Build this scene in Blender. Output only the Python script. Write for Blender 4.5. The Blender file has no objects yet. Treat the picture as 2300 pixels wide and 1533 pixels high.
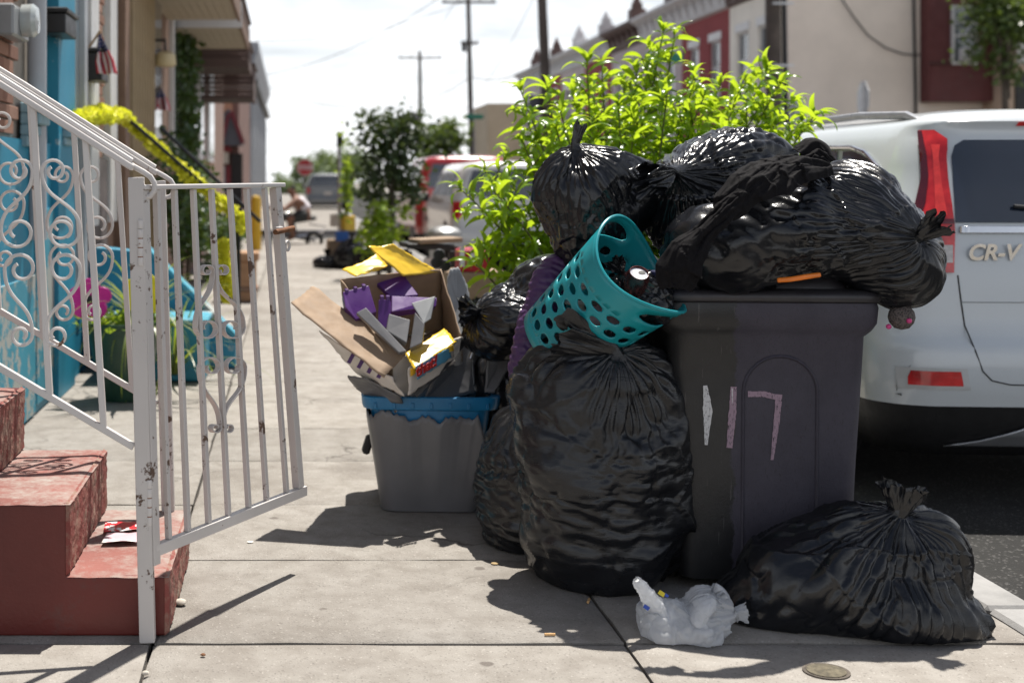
import bpy, bmesh, math, random
import numpy as np
from mathutils import Vector, Matrix, Euler, noise as mnoise

random.seed(7)
scene = bpy.context.scene
# ---------------------------------------------------------------- camera
FPX, VX, VY, CAMH = 2800.0, 656.0, 405.0, 1.2     # focal length and vanishing point measured on the 2300 px photograph
cam_d = bpy.data.cameras.new('camera'); cam = bpy.data.objects.new('camera', cam_d)
scene.collection.objects.link(cam); scene.camera = cam
cam.location = (0, 0, CAMH); cam.rotation_euler = (math.pi / 2, 0, 0)
cam_d.sensor_width = 36.0; cam_d.lens = 36.0 * FPX / 2300.0
cam_d.shift_x = (1150 - VX) / 2300.0; cam_d.shift_y = -(766.5 - VY) / 2300.0
cam_d.clip_start = 0.05; cam_d.clip_end = 3000
cam_d.dof.use_dof = True; cam_d.dof.focus_distance = 3.55; cam_d.dof.aperture_fstop = 2.8; cam_d.dof.aperture_blades = 0
# ---------------------------------------------------------------- sun and sky
SUN_EL = math.radians(69.5)
sun_h = Vector((0.42, 0.91)).normalized()                      # horizontal direction towards the sun: ahead and to the right
to_sun = Vector((sun_h.x * math.cos(SUN_EL), sun_h.y * math.cos(SUN_EL), math.sin(SUN_EL)))
sd = bpy.data.lights.new('sun', 'SUN'); sun = bpy.data.objects.new('sun', sd); scene.collection.objects.link(sun)
sd.energy = 5.0; sd.angle = math.radians(0.55); sd.color = (1.0, 0.95, 0.87)
sun.rotation_euler = to_sun.to_track_quat('Z', 'Y').to_euler(); sun.location = (10, 20, 30)
world = bpy.data.worlds.new('World'); scene.world = world; world.use_nodes = True
wn = world.node_tree; wn.nodes.clear()
wo = wn.nodes.new('ShaderNodeOutputWorld'); bg = wn.nodes.new('ShaderNodeBackground')
sky = wn.nodes.new('ShaderNodeTexSky'); sky.sky_type = 'NISHITA'; sky.sun_disc = False
sky.sun_elevation = SUN_EL; sky.sun_rotation = math.atan2(to_sun.x, to_sun.y)
sky.altitude = 10; sky.air_density = 1.0; sky.dust_density = 1.6; sky.ozone_density = 1.0
# thin high cloud: noise on the view direction projected on a flat layer, so it thickens towards the horizon all round
tc = wn.nodes.new('ShaderNodeTexCoord'); sep = wn.nodes.new('ShaderNodeSeparateXYZ')
wn.links.new(tc.outputs['Generated'], sep.inputs[0])
mz = wn.nodes.new('ShaderNodeMath'); mz.operation = 'ADD'; mz.inputs[1].default_value = 0.12
mzm = wn.nodes.new('ShaderNodeMath'); mzm.operation = 'MAXIMUM'; mzm.inputs[1].default_value = 0.0
wn.links.new(sep.outputs[2], mzm.inputs[0]); wn.links.new(mzm.outputs[0], mz.inputs[0])
vd = wn.nodes.new('ShaderNodeVectorMath'); vd.operation = 'DIVIDE'
cmb = wn.nodes.new('ShaderNodeCombineXYZ')
for i in range(3): wn.links.new(mz.outputs[0], cmb.inputs[i])
wn.links.new(tc.outputs['Generated'], vd.inputs[0]); wn.links.new(cmb.outputs[0], vd.inputs[1])
cn = wn.nodes.new('ShaderNodeTexNoise'); cn.inputs['Scale'].default_value = 1.6; cn.inputs['Detail'].default_value = 7; cn.inputs['Roughness'].default_value = 0.55; cn.inputs['Distortion'].default_value = 0.6
wn.links.new(vd.outputs[0], cn.inputs['Vector'])
cr = wn.nodes.new('ShaderNodeValToRGB'); cr.color_ramp.elements[0].position = 0.30; cr.color_ramp.elements[1].position = 0.62
cr.color_ramp.elements[0].color = (0.5, 0.5, 0.5, 1); cr.color_ramp.elements[1].color = (1, 1, 1, 1)
wn.links.new(cn.outputs['Fac'], cr.inputs[0])
hz = wn.nodes.new('ShaderNodeMapRange'); hz.inputs[1].default_value = 0.02; hz.inputs[2].default_value = 0.75; hz.inputs[3].default_value = 1.0; hz.inputs[4].default_value = 0.05
wn.links.new(sep.outputs[2], hz.inputs[0])
cm = wn.nodes.new('ShaderNodeMath'); cm.operation = 'MULTIPLY'
wn.links.new(cr.outputs[0], cm.inputs[0]); wn.links.new(hz.outputs[0], cm.inputs[1])
mx = wn.nodes.new('ShaderNodeMix'); mx.data_type = 'RGBA'
wn.links.new(cm.outputs[0], mx.inputs[0]); wn.links.new(sky.outputs[0], mx.inputs[6]); mx.inputs[7].default_value = (18.0, 18.3, 18.8, 1)
wn.links.new(mx.outputs[2], bg.inputs[0]); bg.inputs[1].default_value = 0.05
wn.links.new(bg.outputs[0], wo.inputs[0])
# ---------------------------------------------------------------- exposure and render settings
scene.view_settings.view_transform = 'Standard'; scene.view_settings.look = 'None'
scene.view_settings.exposure = 0.66; scene.view_settings.gamma = 1.0; scene.view_settings.use_curve_mapping = False
scene.render.engine = 'CYCLES'
cy = scene.cycles
cy.use_denoising = True
try: cy.denoiser = 'OPENIMAGEDENOISE'
except Exception: pass
cy.max_bounces = 7; cy.diffuse_bounces = 3; cy.glossy_bounces = 3; cy.transmission_bounces = 5; cy.transparent_max_bounces = 8
cy.caustics_reflective = False; cy.caustics_refractive = False; cy.sample_clamp_indirect = 6.0

# ================================================================ helpers
COL = scene.collection
def PX(x, y, Y):
    """world point seen at photo pixel (x, y) at distance Y along the street"""
    return Vector(((x - VX) / FPX * Y, Y, CAMH - (y - VY) / FPX * Y))
WL = {}
def tag(o, label=None, cat=None, group=None, kind=None):
    if label: o['label'] = label
    if cat: o['category'] = cat
    if group: o['group'] = group
    if kind: o['kind'] = kind
    return o
def empty(name, loc, label=None, cat=None, group=None):
    o = bpy.data.objects.new(name, None); COL.objects.link(o); o.location = loc
    o.empty_display_size = 0.1
    WL[o.name] = Vector(loc)
    return tag(o, label, cat, group)
def link_mesh(name, me, mats, parent=None, origin=None, smooth=None, auto=None):
    """link a mesh given in world coordinates; its origin goes to its base centre"""
    n = len(me.vertices)
    co = np.empty(n * 3, dtype=np.float32); me.vertices.foreach_get('co', co); co = co.reshape(-1, 3)
    if origin is None:
        lo, hi = co.min(0), co.max(0)
        origin = Vector(((lo[0] + hi[0]) / 2, (lo[1] + hi[1]) / 2, lo[2]))
    origin = Vector(origin)
    co -= np.array(origin, dtype=np.float32)
    me.vertices.foreach_set('co', co.ravel()); me.update()
    if mats is not None:
        for m in (mats if isinstance(mats, (list, tuple)) else [mats]): me.materials.append(m)
    if smooth is not None:
        me.polygons.foreach_set('use_smooth', [bool(smooth)] * len(me.polygons))
        if smooth and auto:
            me.set_sharp_from_angle(angle=math.radians(auto))
    o = bpy.data.objects.new(name, me); COL.objects.link(o)
    if parent is not None:
        o.parent = parent; o.location = origin - WL[parent.name]
    else:
        o.location = origin
    WL[o.name] = origin.copy()
    return o
class MB:
    """collects shapes into one mesh"""
    def __init__(s): s.v = []; s.f = []; s.m = []
    def add(s, vs, fs, mi=0):
        b = len(s.v); s.v += [tuple(v) for v in vs]; s.f += [tuple(i + b for i in f) for f in fs]; s.m += [mi] * len(fs); return s
    def box(s, c, d, rot=None, mi=0, bev=0.0):
        hx, hy, hz = d[0] / 2, d[1] / 2, d[2] / 2
        if bev > 0:
            bm = bmesh.new(); bmesh.ops.create_cube(bm, size=1.0)
            bmesh.ops.scale(bm, vec=Vector(d), verts=bm.verts)
            bmesh.ops.bevel(bm, geom=list(bm.edges), offset=bev, segments=1, affect='EDGES', profile=0.5)
            vs = [v.co.copy() for v in bm.verts]; bm.verts.index_update(); fs = [[v.index for v in f.verts] for f in bm.faces]; bm.free()
        else:
            vs = [Vector((x, y, z)) for x in (-hx, hx) for y in (-hy, hy) for z in (-hz, hz)]
            fs = [(0, 1, 3, 2), (4, 6, 7, 5), (0, 4, 5, 1), (2, 3, 7, 6), (0, 2, 6, 4), (1, 5, 7, 3)]
        if rot is not None:
            R = rot if isinstance(rot, Matrix) else Euler(rot).to_matrix()
            vs = [R @ v for v in vs]
        c = Vector(c)
        return s.add([c + v for v in vs], fs, mi)
    def bb(s, x0, x1, y0, y1, z0, z1, mi=0, bev=0.0):
        return s.box(((x0 + x1) / 2, (y0 + y1) / 2, (z0 + z1) / 2), (abs(x1 - x0), abs(y1 - y0), abs(z1 - z0)), None, mi, bev)
    def tube(s, pts, r, seg=8, closed=False, caps=True, mi=0, flat=None):
        """tube along points; r number or list; flat=(w,h, up) gives a rectangular bar"""
        pts = [Vector(p) for p in pts]; n = len(pts)
        rs = r if isinstance(r, (list, tuple)) else [r] * n
        rings = []; up = None
        for i, p in enumerate(pts):
            if closed: t = pts[(i + 1) % n] - pts[i - 1]
            else: t = pts[min(i + 1, n - 1)] - pts[max(i - 1, 0)]
            if t.length < 1e-9: t = Vector((0, 0, 1))
            t.normalize()
            if up is None:
                ref = Vector((0, 1, 0)) if abs(t.y) < 0.9 else Vector((1, 0, 0))
                if flat is not None: ref = Vector(flat[2])
                up = (ref - t * ref.dot(t)).normalized()
            else:
                up = (up - t * up.dot(t))
                up = up.normalized() if up.length > 1e-6 else t.orthogonal().normalized()
            sd_ = t.cross(up)
            if flat is not None:
                w, h = flat[0] / 2, flat[1] / 2
                rings.append([p + sd_ * a * w + up * b * h for a, b in ((-1, -1), (1, -1), (1, 1), (-1, 1))])
            else:
                rings.append([p + (up * math.cos(k * 2 * math.pi / seg) + sd_ * math.sin(k * 2 * math.pi / seg)) * rs[i] for k in range(seg)])
        k = len(rings[0]); vs = [v for rg in rings for v in rg]; fs = []
        for i in range(n if closed else n - 1):
            a, b = i * k, ((i + 1) % n) * k
            for j in range(k): fs.append((a + j, a + (j + 1) % k, b + (j + 1) % k, b + j))
        if caps and not closed:
            fs.append(tuple(range(k))[::-1]); fs.append(tuple((n - 1) * k + j for j in range(k)))
        return s.add(vs, fs, mi)
    def lathe(s, prof, c=(0, 0, 0), seg=16, axis='z', sx=1, sy=1, caps=True, mi=0, R=None):
        c = Vector(c); vs = []; fs = []
        for (r, h) in prof:
            for k in range(seg):
                a = 2 * math.pi * k / seg
                v = Vector((r * math.cos(a) * sx, r * math.sin(a) * sy, h))
                if axis == 'x': v = Vector((v.z, v.x, v.y))
                elif axis == 'y': v = Vector((v.x, v.z, v.y))
                if R is not None: v = R @ v
                vs.append(c + v)
        n = len(prof)
        for i in range(n - 1):
            for k in range(seg): fs.append((i * seg + k, i * seg + (k + 1) % seg, (i + 1) * seg + (k + 1) % seg, (i + 1) * seg + k))
        if caps:
            fs.append(tuple(range(seg))[::-1]); fs.append(tuple((n - 1) * seg + k for k in range(seg)))
        return s.add(vs, fs, mi)
    def prism(s, poly, n, mi=0):
        """extrude a planar polygon (world points) by vector n"""
        poly = [Vector(p) for p in poly]; n = Vector(n); k = len(poly)
        vs = poly + [p + n for p in poly]
        fs = [tuple(range(k))[::-1], tuple(range(k, 2 * k))] + [(i, (i + 1) % k, k + (i + 1) % k, k + i) for i in range(k)]
        return s.add(vs, fs, mi)
    def grid(s, A, closed_u=False, mi=0):
        A = np.asarray(A); M, N = A.shape[:2]; vs = A.reshape(-1, 3).tolist(); fs = []
        for i in range(M - 1):
            for j in range(N if closed_u else N - 1):
                fs.append((i * N + j, i * N + (j + 1) % N, (i + 1) * N + (j + 1) % N, (i + 1) * N + j))
        return s.add(vs, fs, mi)
    def mesh(s, name='m'):
        me = bpy.data.meshes.new(name); me.from_pydata(s.v, [], s.f)
        if any(s.m): me.polygons.foreach_set('material_index', s.m)
        bm = bmesh.new(); bm.from_mesh(me); bmesh.ops.recalc_face_normals(bm, faces=bm.faces); bm.to_mesh(me); bm.free()
        me.update(); return me
    def build(s, name, mats, parent=None, smooth=None, auto=40, origin=None):
        return link_mesh(name, s.mesh(name), mats, parent, origin, smooth, auto)
def bevel_mod(o, w=0.004, seg=2, ang=40):
    m = o.modifiers.new('bevel', 'BEVEL'); m.width = w; m.segments = seg; m.limit_method = 'ANGLE'; m.angle_limit = math.radians(ang); return o
def subsurf(o, lv=1):
    m = o.modifiers.new('subsurf', 'SUBSURF'); m.levels = lv; m.render_levels = lv; return o
def solid(o, t, off=0.0):
    m = o.modifiers.new('solidify', 'SOLIDIFY'); m.thickness = t; m.offset = off; return o

# ---------------------------------------------------------------- materials
class Mat:
    def __init__(s, name):
        s.m = bpy.data.materials.new(name); s.m.use_nodes = True; s.t = s.m.node_tree; s.t.nodes.clear()
        s.out = s.t.nodes.new('ShaderNodeOutputMaterial'); s.b = s.t.nodes.new('ShaderNodeBsdfPrincipled')
        s.t.links.new(s.b.outputs[0], s.out.inputs[0]); s._tc = None
    def n(s, typ, **kw):
        nd = s.t.nodes.new(typ)
        for k, v in kw.items():
            if k.startswith('_'): setattr(nd, k[1:], v)
            else: nd.inputs[k.replace('__', ' ')].default_value = v
        return nd
    def l(s, a, b): s.t.links.new(a, b)
    def co(s, space='Object', scale=None, world_=False):
        if world_:
            g = s.n('ShaderNodeNewGeometry'); o = g.outputs['Position']
        else:
            if s._tc is None: s._tc = s.n('ShaderNodeTexCoord')
            o = s._tc.outputs[space]
        if scale is not None:
            mp = s.n('ShaderNodeMapping'); mp.inputs['Scale'].default_value = scale; s.l(o, mp.inputs[0]); o = mp.outputs[0]
        return o
    def noise(s, vec, scale=5, detail=4, rough=0.55, dist=0.0):
        nd = s.n('ShaderNodeTexNoise'); nd.inputs['Scale'].default_value = scale; nd.inputs['Detail'].default_value = detail
        nd.inputs['Roughness'].default_value = rough; nd.inputs['Distortion'].default_value = dist; s.l(vec, nd.inputs['Vector']); return nd.outputs['Fac']
    def ramp(s, fac, stops):
        r = s.n('ShaderNodeValToRGB'); e = r.color_ramp.elements
        while len(e) < len(stops): e.new(0.5)
        for el, (p, c) in zip(e, stops):
            el.position = p; el.color = (c, c, c, 1) if isinstance(c, (int, float)) else (*c, 1)
        s.l(fac, r.inputs[0]); return r.outputs[0]
    def mix(s, fac, a, b):
        mxn = s.n('ShaderNodeMix', _data_type='RGBA')
        for v, i in ((fac, 0), (a, 6), (b, 7)):
            if isinstance(v, (int, float)): mxn.inputs[i].default_value = v if i == 0 else (v, v, v, 1)
            elif isinstance(v, (tuple, list)): mxn.inputs[i].default_value = (*v, 1)
            else: s.l(v, mxn.inputs[i])
        return mxn.outputs[2]
    def math(s, op, a, b=None):
        nd = s.n('ShaderNodeMath', _operation=op)
        for v, i in ((a, 0), (b, 1)):
            if v is None: continue
            if isinstance(v, (int, float)): nd.inputs[i].default_value = v
            else: s.l(v, nd.inputs[i])
        return nd.outputs[0]
    def color(s, c):
        if isinstance(c, (tuple, list)): s.b.inputs['Base Color'].default_value = (*c, 1)
        else: s.l(c, s.b.inputs['Base Color'])
        return s
    def set(s, **kw):
        for k, v in kw.items():
            k = {'rough': 'Roughness', 'metal': 'Metallic', 'spec': 'Specular IOR Level', 'coat': 'Coat Weight', 'coatr': 'Coat Roughness', 'sheen': 'Sheen Weight', 'trans': 'Transmission Weight', 'alpha': 'Alpha', 'ior': 'IOR', 'aniso': 'Anisotropic'}.get(k, k)
            if isinstance(v, (int, float)): s.b.inputs[k].default_value = v
            else: s.l(v, s.b.inputs[k])
        return s
    def bump(s, h, strength=0.3, dist=0.01, prev=None):
        b = s.n('ShaderNodeBump'); b.inputs['Strength'].default_value = strength; b.inputs['Distance'].default_value = dist
        s.l(h, b.inputs['Height'])
        if prev is not None: s.l(prev, b.inputs['Normal'])
        s.l(b.outputs[0], s.b.inputs['Normal']); return b.outputs[0]
def simple(name, c, rough=0.5, metal=0.0, var=0.12, scale=8, bump=0.0, bscale=60, spec=0.5, coat=0.0):
    """one base colour with mottled variation, uneven gloss and fine relief"""
    m = Mat(name); v = m.co()
    nz = m.noise(v, scale, 5, 0.6)
    lo = tuple(max(0, x * (1 - var)) for x in c); hi = tuple(min(1, x * (1 + var)) for x in c)
    m.color(m.ramp(nz, [(0.3, lo), (0.7, hi)]))
    m.set(rough=m.ramp(m.noise(v, scale * 2.3, 3), [(0.3, max(0.02, rough - 0.08)), (0.7, min(1, rough + 0.08))]), metal=metal, spec=spec, coat=coat)
    if bump: m.bump(m.noise(v, bscale, 4), bump, 0.004)
    return m.m
def painted(name, c, under=(0.12, 0.07, 0.04), wear=0.62, rough=0.42, scale=9, rust_scale=26, bump=0.15):
    """paint with chips that show what is under it"""
    m = Mat(name); v = m.co(world_=True)
    a = m.noise(v, scale, 6, 0.65); b = m.noise(v, rust_scale, 4, 0.7)
    w = m.math('ADD', m.math('MULTIPLY', a, 0.55), m.math('MULTIPLY', b, 0.45))
    chip = m.ramp(w, [(wear, 0.0), (wear + 0.03, 1.0)])
    base = m.ramp(m.noise(v, 3.5, 4), [(0.3, tuple(x * 0.86 for x in c)), (0.7, c)])
    m.color(m.mix(chip, base, under)); m.set(rough=m.ramp(chip, [(0, rough), (1, 0.85)]))
    m.bump(m.math('SUBTRACT', m.noise(v, 70, 3), chip), bump, 0.002)
    return m.m
# ================================================================ shared materials
def m_concrete():
    m = Mat('concrete_paving'); v = m.co(world_=True)
    oi = m.n('ShaderNodeObjectInfo')
    big = m.noise(v, 1.7, 6, 0.62); fine = m.noise(v, 90, 3, 0.7); mid = m.noise(v, 11, 5, 0.6)
    c = m.ramp(big, [(0.22, (0.185, 0.165, 0.145)), (0.48, (0.285, 0.265, 0.24)), (0.8, (0.335, 0.315, 0.29))])
    c = m.mix(m.ramp(mid, [(0.35, 0.42), (0.6, 0.0)]), c, (0.165, 0.145, 0.125))
    stn = m.noise(v, 0.8, 7, 0.7, 1.5); c = m.mix(m.ramp(stn, [(0.56, 0.0), (0.72, 0.6)]), c, (0.14, 0.122, 0.105))
    ck = m.n('ShaderNodeTexVoronoi'); ck.feature = 'DISTANCE_TO_EDGE'; ck.inputs['Scale'].default_value = 0.9; cw = m.n('ShaderNodeVectorMath', _operation='ADD'); cn_ = m.n('ShaderNodeTexNoise'); cn_.inputs['Scale'].default_value = 4; cn_.inputs['Detail'].default_value = 6; m.l(v, cn_.inputs['Vector']); cs_ = m.n('ShaderNodeVectorMath', _operation='SCALE'); cs_.inputs['Scale'].default_value = 0.35; m.l(cn_.outputs['Color'], cs_.inputs[0]); m.l(v, cw.inputs[0]); m.l(cs_.outputs[0], cw.inputs[1]); m.l(cw.outputs[0], ck.inputs['Vector'])
    crk = m.math('MULTIPLY', m.ramp(ck.outputs['Distance'], [(0.002, 1.0), (0.006, 0.0)]), m.ramp(m.noise(v, 0.7, 2), [(0.52, 0.0), (0.6, 0.8)])); c = m.mix(crk, c, (0.07, 0.06, 0.05))
    agg = m.n('ShaderNodeTexVoronoi'); agg.inputs['Scale'].default_value = 210; m.l(v, agg.inputs['Vector'])
    sp = m.ramp(agg.outputs['Color'], [(0.12, 1.0), (0.2, 0.0)])
    c = m.mix(m.math('MULTIPLY', sp, 0.45), c, (0.12, 0.11, 0.10))
    sp2 = m.ramp(agg.outputs['Color'], [(0.86, 0.0), (0.92, 1.0)])
    c = m.mix(m.math('MULTIPLY', sp2, 0.35), c, (0.5, 0.47, 0.43))
    tone = m.math('ADD', m.math('MULTIPLY', oi.outputs['Random'], 0.22), 0.86)
    hsv = m.n('ShaderNodeHueSaturation'); m.l(c, hsv.inputs['Color']); m.l(tone, hsv.inputs['Value'])
    # old chewing gum, dark and round
    g = m.n('ShaderNodeTexVoronoi'); g.inputs['Scale'].default_value = 5.2; g.inputs['Randomness'].default_value = 1.0
    wv = m.n('ShaderNodeVectorMath', _operation='ADD'); wn1 = m.n('ShaderNodeTexNoise'); wn1.inputs['Scale'].default_value = 25; m.l(v, wn1.inputs['Vector'])
    sc_ = m.n('ShaderNodeVectorMath', _operation='SCALE'); sc_.inputs['Scale'].default_value = 0.03; m.l(wn1.outputs['Color'], sc_.inputs[0])
    m.l(v, wv.inputs[0]); m.l(sc_.outputs[0], wv.inputs[1]); m.l(wv.outputs[0], g.inputs['Vector'])
    sel = m.ramp(g.outputs['Color'], [(0.36, 1.0), (0.37, 0.0)])
    gum = m.math('MULTIPLY', m.ramp(g.outputs['Distance'], [(0.075, 1.0), (0.105, 0.0)]), sel)
    c = m.mix(m.math('MULTIPLY', gum, 0.75), hsv.outputs[0], (0.10, 0.085, 0.075))
    m.color(c); m.set(rough=m.ramp(mid, [(0.3, 0.95), (0.7, 0.78)]), spec=0.3)
    h = m.math('ADD', m.math('MULTIPLY', fine, 0.6), m.math('MULTIPLY', agg.outputs['Distance'], 0.8))
    m.bump(h, 0.45, 0.004)
    return m.m
def m_asphalt():
    m = Mat('asphalt'); v = m.co(world_=True)
    a = m.n('ShaderNodeTexVoronoi'); a.inputs['Scale'].default_value = 120; m.l(v, a.inputs['Vector'])
    c = m.ramp(m.noise(v, 0.9, 6, 0.6), [(0.3, (0.020, 0.020, 0.020)), (0.7, (0.045, 0.044, 0.042))])
    c = m.mix(m.ramp(a.outputs['Color'], [(0.75, 0.0), (0.9, 0.5)]), c, (0.16, 0.155, 0.15))
    m.color(c); m.set(rough=0.9, spec=0.2); m.bump(a.outputs['Distance'], 0.5, 0.006); return m.m
def m_bag(name, tint=(0.007, 0.0075, 0.009), rough=0.18, stretch=(1, 1, 1), fine=0.28):
    """thin black polythene: glossy film with fine crinkles and duller dusty patches"""
    m = Mat(name); v = m.co(scale=stretch)
    a = m.noise(v, 34, 5, 0.6, 1.2); b = m.noise(v, 9, 4, 0.55, 0.8)
    m.color(m.ramp(b, [(0.3, tint), (0.75, tuple(x * 1.9 for x in tint))]))
    m.set(rough=m.ramp(m.noise(v, 5, 4), [(0.3, rough - 0.05), (0.7, rough + 0.12)]), spec=0.42, coat=0.05, coatr=0.2)
    ridge = m.math('ABSOLUTE', m.math('SUBTRACT', a, 0.5)); ridge2 = m.math('ABSOLUTE', m.math('SUBTRACT', b, 0.5))
    h = m.math('ADD', m.math('MULTIPLY', ridge, 0.5), ridge2)
    m.bump(h, fine, 0.012)
    return m.m
def m_leaf(name, c1, c2, trans=0.55, rough=0.32):
    m = Mat(name); oi = m.n('ShaderNodeObjectInfo'); g = m.n('ShaderNodeNewGeometry')
    rnd = m.math('FRACT', m.math('ADD', oi.outputs['Random'], g.outputs['Random Per Island']))
    c = m.ramp(rnd, [(0.0, c1), (1.0, c2)])
    m.color(c); m.set(rough=rough, spec=0.6)
    tr = m.n('ShaderNodeBsdfTranslucent'); mxs = m.n('ShaderNodeMixShader'); mxs.inputs[0].default_value = trans
    tcn = m.mix(0.62, c, (0.62, 0.78, 0.03)) if c2[1] > 0.2 else m.mix(0.35, c, (0.3, 0.4, 0.03)); m.l(tcn, tr.inputs['Color'])
    m.l(m.b.outputs[0], mxs.inputs[1]); m.l(tr.outputs[0], mxs.inputs[2]); m.l(mxs.outputs[0], m.out.inputs[0])
    return m.m
def m_brickjoint(name, c): return simple(name, c, 0.9, 0, 0.2, 20, 0.4, 80)
def m_glass(name, c=(0.02, 0.025, 0.03), rough=0.05):
    m = Mat(name); v = m.co(); m.color(m.ramp(m.noise(v, 2, 3), [(0.3, c), (0.7, tuple(x * 1.6 for x in c))])); m.set(rough=m.ramp(m.noise(v, 6, 3), [(0.3, rough), (0.7, rough + 0.1)]), spec=0.8, coat=0.5); return m.m
def m_carpaint(name, c, rough=0.28):
    m = Mat(name); v = m.co()
    fl = m.noise(v, 400, 2); d = m.noise(v, 2.2, 5, 0.6)
    base = m.ramp(fl, [(0.3, tuple(x * 0.93 for x in c)), (0.7, c)])
    m.color(m.mix(m.ramp(d, [(0.5, 0.0), (0.8, 0.22)]), base, tuple(x * 0.72 for x in c)))
    m.set(rough=rough, coat=0.8, coatr=0.06, spec=0.5); return m.m
CONC = m_concrete(); ASPH = m_asphalt()
BAG = m_bag('black_polythene'); BAGV = m_bag('black_polythene_creased', rough=0.24, stretch=(0.7, 0.7, 2.2)); BAGS = m_bag('black_polythene_shiny', (0.006, 0.0065, 0.008), 0.17, (1, 1, 1), 0.22)
WHITEPAINT = painted('chipped_white_paint', (0.62, 0.59, 0.57), (0.16, 0.08, 0.045), 0.615)
WHITEWORN = painted('flaking_white_paint', (0.56, 0.53, 0.51), (0.11, 0.07, 0.05), 0.575)
RUST = simple('rusty_iron', (0.19, 0.085, 0.04), 0.85, 0.2, 0.5, 30, 0.4)
BLACKMET = simple('black_metal', (0.015, 0.015, 0.017), 0.4, 0.3)
STEEL = simple('dull_steel', (0.42, 0.42, 0.43), 0.35, 0.9, 0.2)
CHROME = simple('chrome', (0.75, 0.76, 0.78), 0.08, 1.0, 0.05)
GREYPLAST = simple('grey_plastic', (0.145, 0.145, 0.152), 0.42, 0, 0.12, 5, 0.1, 40)
LTGREYPLAST = simple('light_grey_plastic', (0.22, 0.23, 0.24), 0.35, 0, 0.1, 5)
BLUEPLAST = simple('blue_plastic', (0.012, 0.165, 0.36), 0.33, 0, 0.15, 6, 0.05, 30)
PURPLE = simple('purple_plastic', (0.075, 0.018, 0.15), 0.35, 0, 0.15, 8)
RUBBER = simple('tyre_rubber', (0.014, 0.014, 0.014), 0.8, 0, 0.2, 30)
GLASS = m_glass('dark_glass'); GLASSB = m_glass('window_glass', (0.05, 0.065, 0.08))
BLACKPLAST = simple('black_plastic', (0.014, 0.014, 0.015), 0.5, 0, 0.15, 20, 0.1, 120)
CLOTHBLACK = simple('black_cloth', (0.007, 0.0065, 0.0075), 0.85, 0, 0.3, 60, 0.2, 300, 0.12)
CARD = simple('brown_cardboard', (0.30, 0.215, 0.145), 0.8, 0, 0.12, 14, 0.15, 90)
YELLOWCARD = simple('yellow_printed_card', (0.72, 0.47, 0.03), 0.33, 0, 0.06, 10)
WHITECARD = simple('white_printed_card', (0.62, 0.58, 0.54), 0.4, 0, 0.06, 10)
# ================================================================ the setting: ground, roads, pavements
KX0, KX1, RZ = 1.95, 2.10, -0.12           # kerb of our pavement; road level
FARK = 9.4; FACX = 12.6; LWX = -1.35       # far kerb, house fronts across the street, house fronts on our side
CS0, CS1 = 25.6, 30.2                      # cross street
def structure(o): o['kind'] = 'structure'; return o
g = MB(); g.bb(-400, 400, -60, 900, -0.75, -0.45); structure(g.build('ground', simple('earth', (0.16, 0.14, 0.11), 0.95, 0, 0.3, 0.5, 0.3, 4)))
g = MB(); g.bb(KX1, FARK - 0.15, -8, 420, -0.44, RZ); structure(g.build('road', ASPH))
g = MB(); g.bb(-60, KX1 - 0.002, CS0, CS1, -0.44, RZ - 0.004); g.bb(FARK - 0.148, 80, CS0, CS1, -0.44, RZ - 0.004); structure(g.build('cross_street', ASPH))
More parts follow.
